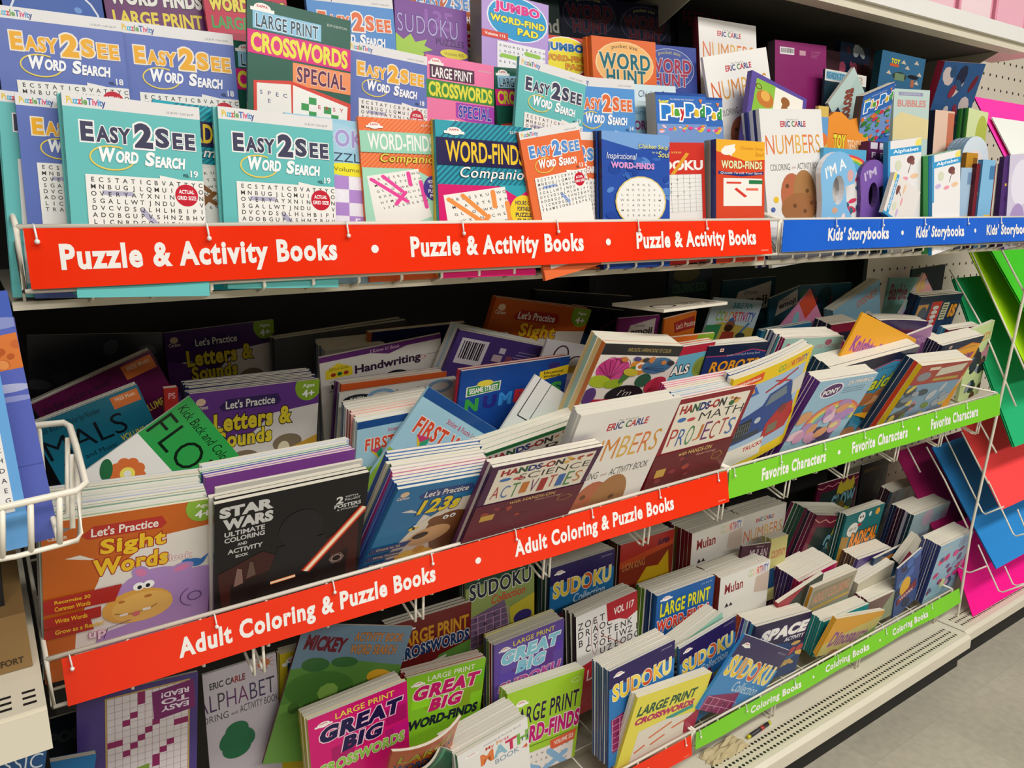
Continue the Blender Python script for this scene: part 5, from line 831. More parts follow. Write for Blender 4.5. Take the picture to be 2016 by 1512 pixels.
B('activity_book', 'orange workbook strip with a green tab above the animals book', (1292, 668), (1408, 655), 1.1, lambda c: (c.r(0.7, 0, 1, 0.2, '8cb030'), c.r(0, 0.12, 0.7, 0.3, 'd04828')), 'e07428', lean=-16, t=0.006, h=0.25, tier=2)
B('coloring_book', 'navy robots coloring book with an orange title', (1396, 682), (1514, 672), 1.06, V(0.55, waves('ROBOTS', 'e89a28', '1c3068', 'b83a58', ['3a5a98', 'e0a040', '5a7ab8', '8a98b0'], 40)), '16223e', lean=-14, t=0.008, n=2, T=0.03, cols=[('ece8dc', 'c8b838')], h=0.26, tier=2, short='navy robots book')
def bible(c): c.t('BIBLE FUN', 0.42, 0.08, 0.82, 0.24, '3a90a0', 'e8f0f0', 0.06, b=0.05); c.t('COLORTIVITY', 0.14, 0.32, 0.94, 0.58, 'c83848', b=0.02, cols=['98b838', 'e8a030', 'd84838', 'c03878', '3a58b0']); c.p([(0, 0.75), (0.3, 0.6), (1, 0.75), (1, 2), (0, 2)], 'c8b050'); c.p([(0, 0.7), (0.3, 0.66), (0.26, 1.1), (0, 1.1)], '3a8a58'); c.p([(0.4, 0.56), (0.48, 0.46), (0.56, 0.6)], '3a6aa8'); c.e(0.47, 0.68, 0.1, 0.12, '8a5a40'); c.e(0.46, 0.76, 0.09, 0.1, '40281c'); c.p([(0.36, 0.85), (0.6, 0.85), (0.66, 1.4), (0.3, 1.4)], 'a84030'); c.l([(0.66, 1.0), (0.86, 0.6)], 0.05, '4a80b0'); c.e(0.75, 0.95, 0.1, 0.08, '38443c')
B('coloring_book', 'pale bible fun coloring book standing in the shade', (1408, 585), (1502, 594), 1.27, V(0.52, bible), 'bcd0d4', lean=-13, BL=(1388, 650), t=0.006, h=0.27, tier=2)
def flat_book(name, label, q, z, t, art, bg):  # a thin book lying on the others, q = its four corners in the photo, clockwise from the spine end
    P = [atz(px, py, z) for px, py in q]; A, Bq, C_, D = P; er = (Bq - A).normalized(); w = (Bq - A).length; dv = (D - A) - er * (D - A).dot(er); h = dv.length; ed = dv / h; nv = er.cross(ed)
    if nv.z < 0: nv = -nv
    me = wrap_mesh(w, h, t, bg, bg, bg, art); o = link(name, me); Mx = Matrix(((er.x, -nv.x, -ed.x, D.x + er.x * w / 2), (er.y, -nv.y, -ed.y, D.y + er.y * w / 2), (er.z, -nv.z, -ed.z, D.z + er.z * w / 2), (0, 0, 0, 1)))
    o.matrix_world = Mx; link('page_block', page_mesh(w, h, t), o); return tag(o, label, 'book')
flat_book('coloring_book', 'white coloring book lying flat on top of the shaded books', [(1414, 596), (1285, 612), (1232, 594), (1330, 583)], 1.2755, 0.006, V(0.5, lambda c: (c.t('Mulan', 0.1, 0.12, 0.55, 0.5, '30201c', b=0.0), c.ring(0.8, 0.35, 0.13, 0.16, 0.035, '302420'))), 'c8c0b0')
emoji = lambda bgc: (lambda c: (c.p([(0.3, 0.25), (0.9, 0.08), (0.92, 0.62), (0.2, 0.75)], 'c8bfb4'), c.t('Disney', 0.42, 0.24, 0.66, 0.34, '302c30', b=0), c.t('emoji', 0.32, 0.36, 0.86, 0.62, '141418', b=0.03), c.confetti(0, 0.8, 1, 1.5, 8, [bgc], .05, .12)))
B('coloring_book', 'purple book with a white speech label in the shaded row', (1219, 627), (1300, 620), 1.24, V(0.6, emoji('a04a88')), '7c2c6c', lean=-10, t=0.006, h=0.24, tier=2)
B('activity_book', 'orange workbook with a red title label beside the speech label book', (1309, 628), (1372, 612), 1.22, lambda c: (c.p([(0.3, 0.15), (0.95, 0.1), (0.98, 0.4), (0.36, 0.42)], 'a83028'), c.t("Let's Practice", 0.4, 0.2, 1.0, 0.34, 'f0c8b0'), c.t('Sight', 0.3, 0.5, 0.95, 0.8, 'f0c428', 'a82820', 0.05, b=0.04)), 'd8701c', lean=-12, t=0.006, h=0.24, tier=2)
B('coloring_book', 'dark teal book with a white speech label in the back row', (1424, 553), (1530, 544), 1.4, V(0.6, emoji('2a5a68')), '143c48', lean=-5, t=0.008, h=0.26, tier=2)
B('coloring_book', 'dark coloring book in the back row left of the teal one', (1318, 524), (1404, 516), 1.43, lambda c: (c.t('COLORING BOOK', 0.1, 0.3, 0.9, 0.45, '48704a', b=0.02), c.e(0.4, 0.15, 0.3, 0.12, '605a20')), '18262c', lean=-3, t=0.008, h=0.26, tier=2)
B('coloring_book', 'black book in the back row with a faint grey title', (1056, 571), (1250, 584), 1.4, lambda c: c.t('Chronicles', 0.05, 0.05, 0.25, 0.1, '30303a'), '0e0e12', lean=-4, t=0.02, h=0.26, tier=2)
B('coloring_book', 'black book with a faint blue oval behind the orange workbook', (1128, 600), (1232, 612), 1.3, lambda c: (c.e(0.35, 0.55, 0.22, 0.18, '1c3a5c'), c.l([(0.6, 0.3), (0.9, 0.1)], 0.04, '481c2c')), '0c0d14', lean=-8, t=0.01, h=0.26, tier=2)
# ---------------------------------------------------------------- middle tier, rows behind, second bay
STR = [('ece6dc', '8a2058'), ('ece6dc', '3aa0b0'), ('ece6dc', '34386c'), ('ece6dc', 'a8b8c8'), ('ece6dc', '34386c'), ('ece6dc', '9ab0c4'), ('ece6dc', '24304c'), ('ece6dc', '2a7070')]
def mint(c): c.t('Barbie', 0.06, 0.1, 0.4, 0.32, 'b0707c', b=0.02, sh=0.2); c.t('JUMBO COLORING', 0.55, 0.14, 0.95, 0.24, 'b0707c', b=0); c.e(0.75, 0.1, 0.06, 0.06, 'a05868'); [c.r(0.3, 0.42 + i * 0.08, 0.8, 0.44 + i * 0.08, '7a8c88') for i in range(4)]
B('coloring_book', 'mint jumbo coloring book with a striped stack behind it', (1546, 667), (1663, 662), 1.06, V(0.55, mint), '9cc0b4', lean=-18, t=0.007, n=8, bk=(1506, 653), cols=STR, sp='98205c', h=0.26, tier=2, short='mint jumbo coloring book')
B('coloring_book', 'blue edged book on the striped stack behind the mint one', (1500, 652), (1600, 634), 1.17, None, '2a7aa8', lean=-18, t=0.006, n=1, T=0.012, h=0.24, tier=2)
B('coloring_book', 'dark gradient book with pages up right of the mint stack', (1637, 640), (1692, 632), 1.15, lambda c: (c.t('2', 0.4, 0.4, 0.8, 0.8, '8a3048', 'b0a0a8', 0.04), c.r(0, 0, 1, 0.2, '8a2038')), '282430', lean=-16, t=0.008, n=3, T=0.05, cols=[('ece6dc', '24304c')], h=0.24, tier=2, short='dark gradient book')
def knights(c): c.t('Knights & Dragons', 0.08, 0.24, 0.96, 0.46, '8a4a98', 'e8787c', 0.05, b=0.03, arc=0.03); c.e(0.86, 0.22, 0.05, 0.05, 'b02838'); c.p([(0.12, 0.8), (0.2, 0.55), (0.28, 0.8)], '6a3a88'); c.p([(0.26, 0.82), (0.34, 0.56), (0.42, 0.82)], '6a3a88'); c.e(0.5, 0.75, 0.12, 0.12, 'f0d040'); c.p([(0.55, 0.62), (0.9, 0.58), (0.86, 0.75), (0.6, 0.72)], 'b83038'); c.r(0.6, 0.74, 0.86, 0.8, '403028'); c.p([(0.15, 0.9), (0.4, 0.86), (0.36, 1), (0.12, 1)], 'd04030')
B('coloring_book', 'orange yellow knights and dragons book lying crooked', (1697, 619), (1807, 665), 1.02, V(0.7, knights), 'eea820', lean=-14, BL=(1650, 705), t=0.005, h=0.24, tier=2)
B('coloring_book', 'pink book with a red corner tag, standing on its corner', (1593, 573), (1632, 650), 1.22, lambda c: (c.r(0, 0, 0.35, 0.3, 'd04828'), c.confetti(0.1, 0.3, 1, 1.6, 22, ['c85a9c', 'e8a8c8', 'e8d860', '88c0c8', 'b03a80'], .06, .14, 3)), 'd88ab0', lean=-8, t=0.004, h=0.2, tier=2, BL=(1530, 641))
B('coloring_book', 'dark teal and green coloring book behind the pink tagged one', (1574, 562), (1678, 556), 1.32, lambda c: (c.t('COOL', 0.3, 0.14, 0.7, 0.44, '9a3058', '204a40', 0.04, b=0.05), c.confetti(0, 0.1, 1, 1, 22, ['1c5a60', '2a6a40', '8a9838', '1a4050', '14383a'], .06, .16, 8)), '1c5468', lean=-6, t=0.006, h=0.26, tier=2)
B('coloring_book', 'teal book with a white speech label left of the pink tagged one', (1515, 588), (1577, 562), 1.3, V(0.6, emoji('2a6a78')), '1a5060', lean=-8, t=0.006, h=0.25, tier=2)
B('coloring_book', 'pale blue coloring book leaning right with its pages fanned', (1640, 612), (1732, 549), 1.26, lambda c: (c.t('DISNEY', 0.5, 0.1, 0.95, 0.2, 'c8785a', b=0.02), c.e(0.7, 0.5, 0.12, 0.16, 'd8d0c8'), c.e(0.7, 0.48, 0.07, 0.1, '8a6a58'), c.r(0.3, 0.5, 0.5, 0.75, 'b8d4d8')), '8ab4c8', lean=-6, t=0.012, h=0.2, tier=2, n=1, T=0.03)
B('coloring_book', 'mint book with a red script title in the back row', (1752, 547), (1816, 546), 1.3, lambda c: (c.t('Barbie', 0.08, 0.1, 0.62, 0.36, 'a03858', b=0.02, sh=0.2), c.e(0.6, 0.8, 0.3, 0.2, '6a9a90'), c.r(0.3, 1.1, 0.7, 1.4, 'c86a3c')), '88b8b0', lean=-4, t=0.006, h=0.26, tier=2)
B('coloring_book', 'lavender and gold book standing on its corner by the comic strip book', (1770, 618), (1806, 559), 1.2, lambda c: c.confetti(0, 0, 1, 1.6, 26, ['7a4a98', 'd8b070', 'e0a0a0', '9ad0cc', '503070'], .08, .18, 14), 'b8b0c8', lean=-6, t=0.006, w=0.15, h=0.15, tier=2)
def comic(c): c.r(0, 0, 1, 0.14, '16223e'); c.r(0.02, 0.16, 0.25, 1, 'd8a050'); c.e(0.16, 0.4, 0.1, 0.2, '4a5a68'); c.r(0.32, 0.12, 0.56, 1, 'c83428'); [c.e(0.44, 0.24 + i * 0.09, 0.07, 0.04, 'e0e0dc') for i in range(7)]; c.r(0.6, 0.16, 0.74, 0.5, 'd0d0a8'); [c.r(0.62, 0.19 + i * 0.05, 0.72, 0.21 + i * 0.05, '20242c') for i in range(6)]; c.r(0.78, 0.14, 1, 1, '143058'); c.t('IS', 0.8, 0.2, 0.96, 0.46, 'e89a28', '141418', 0.08, b=0.06)
B('coloring_book', 'comic strip coloring book with a red panel', (1814, 585), (1897, 577), 1.16, V(0.65, comic), '1a3a60', lean=-14, t=0.008, n=3, T=0.04, cols=[('4a4c50', '16223e')], h=0.25, tier=2, short='comic strip coloring book')
B('coloring_book', 'dark book at the back under the storybook shelf end', (1796, 530), (1862, 520), 1.42, lambda c: (c.r(0.1, 0.1, 0.5, 0.3, '6a2c28'), c.e(0.4, 1, 0.3, 0.3, '6a5a30')), '28303a', lean=-3, t=0.006, h=0.26, tier=2)
B('coloring_book', 'dark plum book under a thick cream page stack', (1733, 631), (1829, 633), 1.12, lambda c: c.r(0, 0.1, 1, 0.2, '6a2848'), '3a2858', lean=-18, t=0.014, n=2, T=0.04, cols=[('ece6dc', '3a2858')], h=0.24, tier=2, short='dark plum book', bend=(-0.008, 0))
B('coloring_book', 'mauve coloring book leaning in front of the page stacks', (1788, 660), (1838, 641), 1.06, lambda c: (c.t('FROZEN', 0.1, 0.2, 0.8, 0.4, 'c8a0c0', b=0), c.confetti(0, 0.5, 1, 1.5, 12, ['7a4a78', '9a5a8c', '5a2c58'], .1, .2)), '9a6a94', lean=-14, t=0.008, h=0.22, tier=2)
B('coloring_book', 'maroon coloring book strip behind the princess book', (1868, 650), (1932, 640), 1.12, lambda c: c.t('Disney', 0.5, 0.08, 0.9, 0.24, 'd0a0a8', b=0), '6c2438', lean=-16, t=0.01, n=2, T=0.03, cols=[('ece6dc', '2a80b0')], h=0.24, tier=2, short='maroon strip book')
B('coloring_book', 'dark small book between the mauve one and the princess stack', (1818, 668), (1858, 664), 1.09, lambda c: c.confetti(0, 0, 1, 1, 10, ['403038', '50383c', '2a2024'], .1, .2), '2c2428', lean=-16, t=0.01, n=2, T=0.04, cols=[('ece6dc', '2c2428')], h=0.24, tier=2, short='dark small book')
# ---------------------------------------------------------------- bottom tier, first bay
D3 = dict(tier=3, lean=-2)
def mathc(c): kappa(c, 0.08, 0.12, 0.22); c.t('Coloring & Activity Book', 0.36, 0.1, 0.9, 0.16, '504c50', b=-0.01, sh=.2); c.t('My First', 0.38, 0.2, 0.72, 0.33, 'd8583c', b=0.01, cols=['d8583c', 'e09040', 'd84878']); c.t('MATH', 0.3, 0.34, 1.0, 0.66, 'c8384a', b=0.04, cols=['e07838', '8ab8c8', 'c8305a', '78b048']); c.t('BOOK', 0.5, 0.7, 0.85, 0.84, '7890a8', b=0); c.t('11', 0.9, 0.5, 0.99, 0.6, '34405c', b=0); c.t('4', 0.9, 0.74, 0.98, 0.86, 'd86038')
B('coloring_book', 'white math coloring book at the lower edge of the photo', (900, 1490), (1038, 1411), 1.105, V(0.52, mathc), 'e8e6e0', lean=-4, t=0.006, n=7, bk=(868, 1437), cols=['e6e4de', 'e4e2da'], sp='3a8a54', h=0.26, tier=3, short='white math coloring book')
def lpo(c): c.t('LARGE', 0.1, 0.22, 0.9, 0.45, 'b8a830', '5a2010', 0.03, b=0.03, sh=.1); c.t('WORD-FINDS', 0.05, 0.5, 0.95, 0.72, '38507c', b=0.03, sh=.1); c.r(0, 0, 1, 0.14, 'c85a24')
B('word_find_book', 'orange word find book flopped open beside the white math stack', (758, 1452), (893, 1384), 1.1, lpo, 'c8602c', lean=-20, t=0.006, h=0.22, tier=3, bend=(0.02, 0.03), sp='d87030')
B('word_find_book', 'dark green book drooping below the flopped orange one', (790, 1505), (858, 1452), 1.11, lambda c: c.p([(0, 0.1), (1, 0.3), (1, 0.5), (0, 0.3)], '2c8a5c'), '165038', lean=-24, t=0.006, h=0.2, tier=3, bend=(0.015, 0.02))
def lime(c): kappa(c, 0.1, 0.14, 0.18); c.ring(0.9, 0.12, 0.06, 0.03, 0.006, 'e8f0d0'); c.t('LARGE PRINT', 0.1, 0.26, 0.96, 0.5, '2c1c3c', 'b8d848', 0.03, b=0.02); c.t('WORD-FINDS', 0.04, 0.54, 1.0, 0.78, 'c01870', 'f0e4ec', 0.04, b=0.05); c.l([(0, 0.83), (1, 0.83)], 0.012, '5a8020'); c.p([(0.06, 0.92), (0.95, 0.92), (0.97, 2), (0.1, 2)], 'ece8e0'); c.grid(('AEOTRSNLDHCW', 'KPQMUVYBGFTE', 'NRSOAILDWZKX', 'HEGUBNTCARMO', 'PLWSEDINOTFA'), 0.12, 1.0, 0.068, 0.1, 0.045, '484448'); c.p([(0.62, 0.86), (0.98, 0.82), (0.96, 0.97), (0.64, 1.0)], 'e0603a'); c.t('VOLUME 323', 0.68, 0.88, 0.94, 0.94, 'f8e8dc', rot=-4); [c.l(q, 0.075, '8ab8dc', 1) for q in ([(0.12, 0.98), (0.48, 1.18), (0.5, 1.4)], [(0.55, 1.25), (0.85, 1.1)], [(0.62, 1.0), (0.9, 1.3)])]
B('word_find_book', 'lime green large print word find book with blue marked letters', (999, 1367), (1151, 1315), 1.2, V(0.86, lime), 'a0cc30', lean=-2, t=0.008, n=3, bk=(984, 1352), cols=[('d8e0c0', 'a0cc30')], h=0.26, tier=3, short='lime green word find book')
B('sudoku_book', 'indigo and blue sudoku book, front of the tall stack in the first bay', (1200, 1322), (1329, 1260), 1.1, V(0.74, s_blue), '2f78b8', BL=(1199, 1484), lean=-1, t=0.007, n=8, bk=(1162, 1301), cols=[('e8e4d8', '2a4c88')], sp='2a4c88', h=0.25, tier=3, short='tall sudoku stack')
def lpy(c): c.t('LARGE PRINT', 0.07, 0.22, 0.85, 0.42, '2a5a3c', b=0.04, sh=0.15, rot=0); c.t('CROSSWORDS', 0.07, 0.46, 0.86, 0.6, 'b82060', b=0.06, sh=0.1); c.p([(0.5, 0.66), (0.86, 0.58), (0.88, 0.66), (0.52, 0.74)], '38988c'); c.p([(0.16, 0.76), (0.5, 0.7), (0.95, 0.78), (0.95, 2), (0.16, 2)], 'e4dccc'); [c.l(q, 0.035, 'd8703c', 1) for q in ([(0.35, 0.98), (0.6, 0.82)], [(0.4, 1.15), (0.55, 1.05)], [(0.65, 0.95), (0.9, 0.85)], [(0.2, 1.2), (0.3, 1.12)])]; c.p([(0.8, 0.9), (1, 0.7), (1, 1.2), (0.85, 1.2)], 'a82848')
B('crossword_book', 'yellow large print crossword book flopped in front of the sudoku stack', (1256, 1373), (1402, 1324), 1.07, V(0.55, lpy), 'e8dc50', BL=(1216, 1505), lean=-10, t=0.007, n=2, T=0.022, cols=['e6dfcc'], h=0.2, tier=3, short='yellow crossword book')
B('sudoku_book', 'indigo and blue sudoku book right of the tall stack', (1338, 1278), (1449, 1212), 1.12, V(0.74, s_blue), '2f78b8', lean=-3, t=0.008, n=1, T=0.012, cols=[('e8e4d8', '2a4c88')], h=0.25, tier=3, short='right sudoku book')
B('sudoku_book', 'mint green sudoku book squeezed behind the right indigo one', (1313, 1290), (1422, 1205), 1.15, V(0.74, s_teal), '7ab8a0', lean=-3, t=0.008, n=4, T=0.05, cols=[('e8e4d8', 'd8d4c8')], h=0.25, tier=3, short='mint green sudoku book')
B('sudoku_book', 'indigo and blue sudoku book lying crooked on the front rail', (1473, 1241), (1551, 1289), 1.06, V(0.74, s_blue), '3a88c8', BL=(1395, 1372), lean=-12, t=0.007, h=0.215, tier=3)
gp = great('d01870', 'e8d850', '1c1848', 'f0c8d8', '8ac048', 'CROSSWORDS'); gg = great('88c428', 'f0f0e0', 'c81868', 'f0e8d8', '1c2030', 'WORD-FINDS'); gv = great('6850a0', 'e8d850', '88c8d8', 'f0f4f4', 'c050a0', 'SUDOKU')
B('crossword_book', 'pink great big crossword book with navy lettering', (605, 1414), (801, 1345), 1.21, V(0.7, gp), 'd01870', BL=(619, 1512), lean=-2, t=0.008, n=3, bk=(590, 1395), cols=[('e0d8c0', 'e0c828')], sp='e0c828', h=0.27, tier=3, short='pink great big book')
B('word_find_book', 'green great big word find book with pink lettering', (801, 1336), (957, 1294), 1.27, V(0.7, gg), '88c428', lean=-2, t=0.008, n=4, bk=(788, 1316), cols=[('a83040', '8a2030'), ('e0d0c0', 'a83040')], h=0.27, tier=3, short='green great big book')
B('sudoku_book', 'violet great big sudoku book with pale blue lettering', (973, 1271), (1111, 1217), 1.27, V(0.7, gv), '6850a0', lean=-2, t=0.008, n=5, bk=(949, 1251), cols=[('e0d8c4', 'a02848'), ('d8dcb8', '80a040'), ('e0d8c4', '4a8a48'), ('d8d8c8', '2a4480'), ('e8e040', 'e0d030')], h=0.27, tier=3, short='violet great big book')
def vol(c): c.grid(('ZOETE  ', 'DRAOC  ', 'BJSSTENK', ' CYOEJWZIC', '   UZEODCN'), 0.07, 0.2, 0.115, 0.115, 0.13, '38383a'); c.p([(0.48, 0), (1, 0), (1, 0.28), (0.82, 0.34), (0.7, 0.28), (0.5, 0.25)], 'b02430'); c.t('VOL 117', 0.6, 0.1, 0.94, 0.2, 'f0e8e0', b=0.03, sh=0.15); c.ring(0.29, 0.37, 0.05, 0.25, 0.008, 'a06058'); c.l([(0.4, 0.4), (0.75, 0.66)], 0.008, 'b04848'); c.p([(0, 0.72), (0.3, 0.68), (0.5, 0.76), (0.3, 0.86), (0.5, 1.6), (0, 1.6)], 'b02430'); c.t('LA', 0.16, 0.8, 0.34, 0.95, 'e8e0dc', b=0.01, sh=.2)
B('word_find_book', 'white letter grid word find book with a red volume tag', (1134, 1217), (1255, 1161), 1.25, V(1, vol), 'e4e0da', BL=(1134, 1301), lean=-1, t=0.008, n=4, bk=(1108, 1199), cols=[('e6e0d0', '3a2c34'), ('e6e0d0', '24202c')], sp='3c2c38', h=0.27, tier=3, short='white letter grid book')
def lpb(c): kappa(c, 0.06, 0.06, 0.2); c.t('LARGE PRINT', 0.07, 0.2, 0.93, 0.5, 'e8e030', '1c4a20', 0.02, b=0.03); c.t('WORD-FINDS', 0.03, 0.56, 0.93, 0.82, 'd8402c', 'f4ece4', 0.04, b=0.05); c.t('US $4.99', 0.76, 0.07, 0.95, 0.1, 'c0d4e8', b=0)
B('word_find_book', 'blue large print word find book with yellow lettering', (1294, 1174), (1408, 1133), 1.235, V(0.6, lpb), '1c5ca0', lean=-1, t=0.008, n=6, bk=(1252, 1151), cols=[('e6e2d4', '1c4a88'), ('e6e2d4', '1c3a70'), ('e6e2d4', '24407a'), ('e6e2d4', '6a9a28'), ('e6e2d4', '88a830'), ('dce4c4', '3a8a48')], sp='1c5ca0', h=0.27, tier=3, short='blue large print book')
def mul(c): c.t('Mulan', 0.1, 0.24, 0.46, 0.52, '8a2028', b=0.02); c.t('COLORTIVITY', 0.56, 0.08, 0.97, 0.3, 'c83848', b=0.02, cols=['b8c890', 'e8c8a0', 'd84838', 'a03880', '3a58b0']); c.p([(0.12, 0.9), (0.16, 0.78), (0.2, 0.9)], '2c2428'); c.p([(0.2, 0.9), (0.24, 0.8), (0.28, 0.9)], '2c2428'); c.p([(0.72, 0.36), (1, 0.3), (1, 0.9), (0.7, 0.8)], 'c8b4a4')
B('coloring_book', 'white coloring book with red title at the front of the middle stack', (1419, 1139), (1517, 1101), 1.225, V(0.5, mul), 'e0dcd2', lean=-1, t=0.008, n=5, bk=(1370, 1117), cols=[('e6e2d6', '8a3024')], sp='8a3024', h=0.27, tier=3, short='front white red titled book')
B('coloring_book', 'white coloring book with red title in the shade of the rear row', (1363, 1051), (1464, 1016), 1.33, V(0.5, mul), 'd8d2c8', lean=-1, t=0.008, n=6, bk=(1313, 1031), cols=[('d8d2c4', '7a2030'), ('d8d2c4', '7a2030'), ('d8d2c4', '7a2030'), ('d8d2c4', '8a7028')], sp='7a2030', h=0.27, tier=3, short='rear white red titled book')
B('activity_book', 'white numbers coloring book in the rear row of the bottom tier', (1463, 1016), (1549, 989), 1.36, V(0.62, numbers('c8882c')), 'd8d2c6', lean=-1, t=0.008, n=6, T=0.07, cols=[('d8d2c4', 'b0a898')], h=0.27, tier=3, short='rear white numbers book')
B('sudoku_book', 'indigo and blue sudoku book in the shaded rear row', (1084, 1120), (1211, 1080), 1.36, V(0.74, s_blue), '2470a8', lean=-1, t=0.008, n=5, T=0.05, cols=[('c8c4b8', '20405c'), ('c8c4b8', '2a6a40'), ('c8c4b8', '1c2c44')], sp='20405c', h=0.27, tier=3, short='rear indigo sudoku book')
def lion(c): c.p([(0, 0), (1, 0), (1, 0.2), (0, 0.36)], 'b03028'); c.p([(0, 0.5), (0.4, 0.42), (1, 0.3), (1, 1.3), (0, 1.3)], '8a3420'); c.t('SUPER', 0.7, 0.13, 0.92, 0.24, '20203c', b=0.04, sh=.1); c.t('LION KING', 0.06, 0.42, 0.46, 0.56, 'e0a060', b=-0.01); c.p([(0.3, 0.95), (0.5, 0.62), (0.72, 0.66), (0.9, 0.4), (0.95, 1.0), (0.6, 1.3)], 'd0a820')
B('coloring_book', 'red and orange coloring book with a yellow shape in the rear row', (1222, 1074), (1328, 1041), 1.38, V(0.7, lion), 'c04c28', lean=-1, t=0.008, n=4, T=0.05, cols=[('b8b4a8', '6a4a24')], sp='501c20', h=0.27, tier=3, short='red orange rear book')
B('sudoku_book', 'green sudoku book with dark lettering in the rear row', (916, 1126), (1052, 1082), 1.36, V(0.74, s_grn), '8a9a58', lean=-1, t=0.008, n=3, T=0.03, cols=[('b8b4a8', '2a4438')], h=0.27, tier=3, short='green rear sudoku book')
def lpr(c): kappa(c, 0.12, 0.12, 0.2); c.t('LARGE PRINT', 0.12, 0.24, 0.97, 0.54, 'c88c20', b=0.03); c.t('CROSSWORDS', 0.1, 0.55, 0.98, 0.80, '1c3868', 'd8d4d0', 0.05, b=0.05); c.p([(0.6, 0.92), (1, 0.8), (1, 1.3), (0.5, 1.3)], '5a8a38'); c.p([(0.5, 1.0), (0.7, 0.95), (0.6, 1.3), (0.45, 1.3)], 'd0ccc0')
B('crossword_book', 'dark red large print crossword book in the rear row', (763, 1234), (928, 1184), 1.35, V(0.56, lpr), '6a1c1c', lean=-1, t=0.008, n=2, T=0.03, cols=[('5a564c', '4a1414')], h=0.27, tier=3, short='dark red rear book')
def mick(c): c.r(0, 0, 1, 0.5, '6a8498'); c.p([(0, 0.5), (0.5, 0.4), (1, 0.46), (1, 1.6), (0, 1.6)], '5a8a3c'); c.e(0.2, 0.45, 0.12, 0.08, '3a6a38'); c.e(0.45, 0.42, 0.12, 0.06, '3a6a38'); c.p([(0, 0.9), (0.6, 0.7), (1, 0.8), (1, 1.6), (0, 1.6)], '6a9a44'); c.t('MICKEY', 0.06, 0.13, 0.42, 0.3, '6a1c28', b=0.05, rot=6); c.t('ACTIVITY BOOK', 0.48, 0.08, 0.94, 0.18, 'c88038', '5a3018', 0.03, b=0.02); c.t('WORD SEARCH', 0.47, 0.22, 0.9, 0.33, 'c88038', '5a3018', 0.03, b=0.02); c.e(0.82, 0.6, 0.13, 0.09, 'e0a828', 15); c.e(0.3, 0.72, 0.3, 0.2, '4a7a34'); c.confetti(0.1, 0.75, 0.9, 1.3, 14, ['88b050', '486f30', 'b0c060', '3a5f2c'], .04, .1, 2)
B('activity_book', 'blue and green word search activity book tilted under the red sign', (606, 1208), (806, 1252), 1.3, V(0.75, mick), '6a8498', lean=-1, t=0.006, h=0.28, BL=(578, 1430), tier=3, sp='70302c')
B('word_find_book', 'yellow book strip with blue letters left of the tilted activity book', (551, 1289), (640, 1264), 1.335, lambda c: (kappa(c, 0.05, 0.08, 0.5), c.t('LARGE', 0.16, 0.25, 1.9, 0.62, '1c4450', b=0.03), c.t('CROSS', 0.3, 0.7, 2, 1.05, '7a1c48', b=0.05)), 'c8b428', lean=-1, t=0.008, n=2, T=0.025, cols=[('a89a60', '5a3a1c')], h=0.28, tier=3, short='yellow strip book')
def alph(c): c.t('ERIC CARLE', 0.08, 0.2, 0.56, 0.33, 'b02838', b=0.03, cols=['3a3a40', '3a3a40', '3a3a40', '9a3038', '7a3038']); c.e(0.82, 0.13, 0.09, 0.08, 'c87848'); [c.l([(0.82, 0.13), (0.82 + 0.16 * math.cos(k * 0.63), 0.13 + 0.14 * math.sin(k * 0.63))], 0.01, 'b8683c') for k in range(10)]; c.t('ALPHABET', -0.1, 0.43, 0.96, 0.75, '4a2858', b=-0.01, cols=['4a2858', '3a3a40', '5a3060', '6a3060', '3a3458', '303040']); c.t('COLORING', -0.28, 0.82, 0.3, 0.95, '34343a', b=-0.01); c.t('and', 0.34, 0.87, 0.42, 0.93, '34343a', b=-0.01); c.t('ACTIVITY BOOK', 0.46, 0.8, 1.0, 0.94, '34343a', b=-0.01); [c.e(u, v, a, b, '1c6a44', r) for u, v, a, b, r in ((.4, 1.25, .16, .16, 0), (.28, 1.4, .12, .2, 20), (.5, 1.45, .14, .2, -10), (.38, 1.6, .2, .2, 0))]
B('coloring_book', 'white alphabet coloring book with a green leaf shape', (398, 1331), (543, 1284), 1.33, V(0.8, alph), 'c4bcc4', BL=(410, 1512), lean=-1, t=0.006, h=0.28, tier=3, sp='a09aa8')
def xw(c):
    c.r(0.22, 0.05, 0.93, 1.6, 'b89a50'); c.r(0.235, 0.065, 0.915, 1.6, 'd8d0d0'); c.lines(0.235, 0.065, 0.915, 1.255, 11, 17, 0.002, 'a88890')
    c.cells(0.235, 0.065, 0.0619, [(4, 0), (4, 1), (3, 3), (2, 4), (0, 7), (1, 7), (6, 5), (5, 6), (4, 7), (3, 8), (2, 9), (9, 6), (10, 6), (8, 9), (7, 10), (6, 11), (6, 12)], '8a1c58')
    c.p([(0.6, 0.1), (0.96, 0.06), (0.98, 0.36), (0.62, 0.4)], '742060'); [c.t(s_, 0.68, v, 0.92, v + 0.055, 'e8dce8', rot=180, b=0.03) for s_, v in (('READ!', 0.13), ('TO', 0.2), ('EASY', 0.27))]; c.p([(0.22, 0.86), (0.58, 0.82), (0.58, 1.0), (0.22, 1.04)], '7a9a34'); c.t('Volume 17', 0.26, 0.88, 0.55, 0.98, 'e4e8d4', rot=178, b=0.02)
B('crossword_book', 'purple crossword book upside down with a grid of plum squares', (150, 1380), (390, 1322), 1.2, xw, '4a3a7c', lean=-2, t=0.006, h=0.27, tier=3)
B('crossword_book', 'dark book with a faint letter at the lower left corner', (84, 1420), (160, 1398), 1.3, lambda c: c.t('POE', 0.1, 0.5, 0.95, 0.9, '343c3c', b=0.06), '121a20', lean=-1, t=0.006, h=0.27, tier=3)
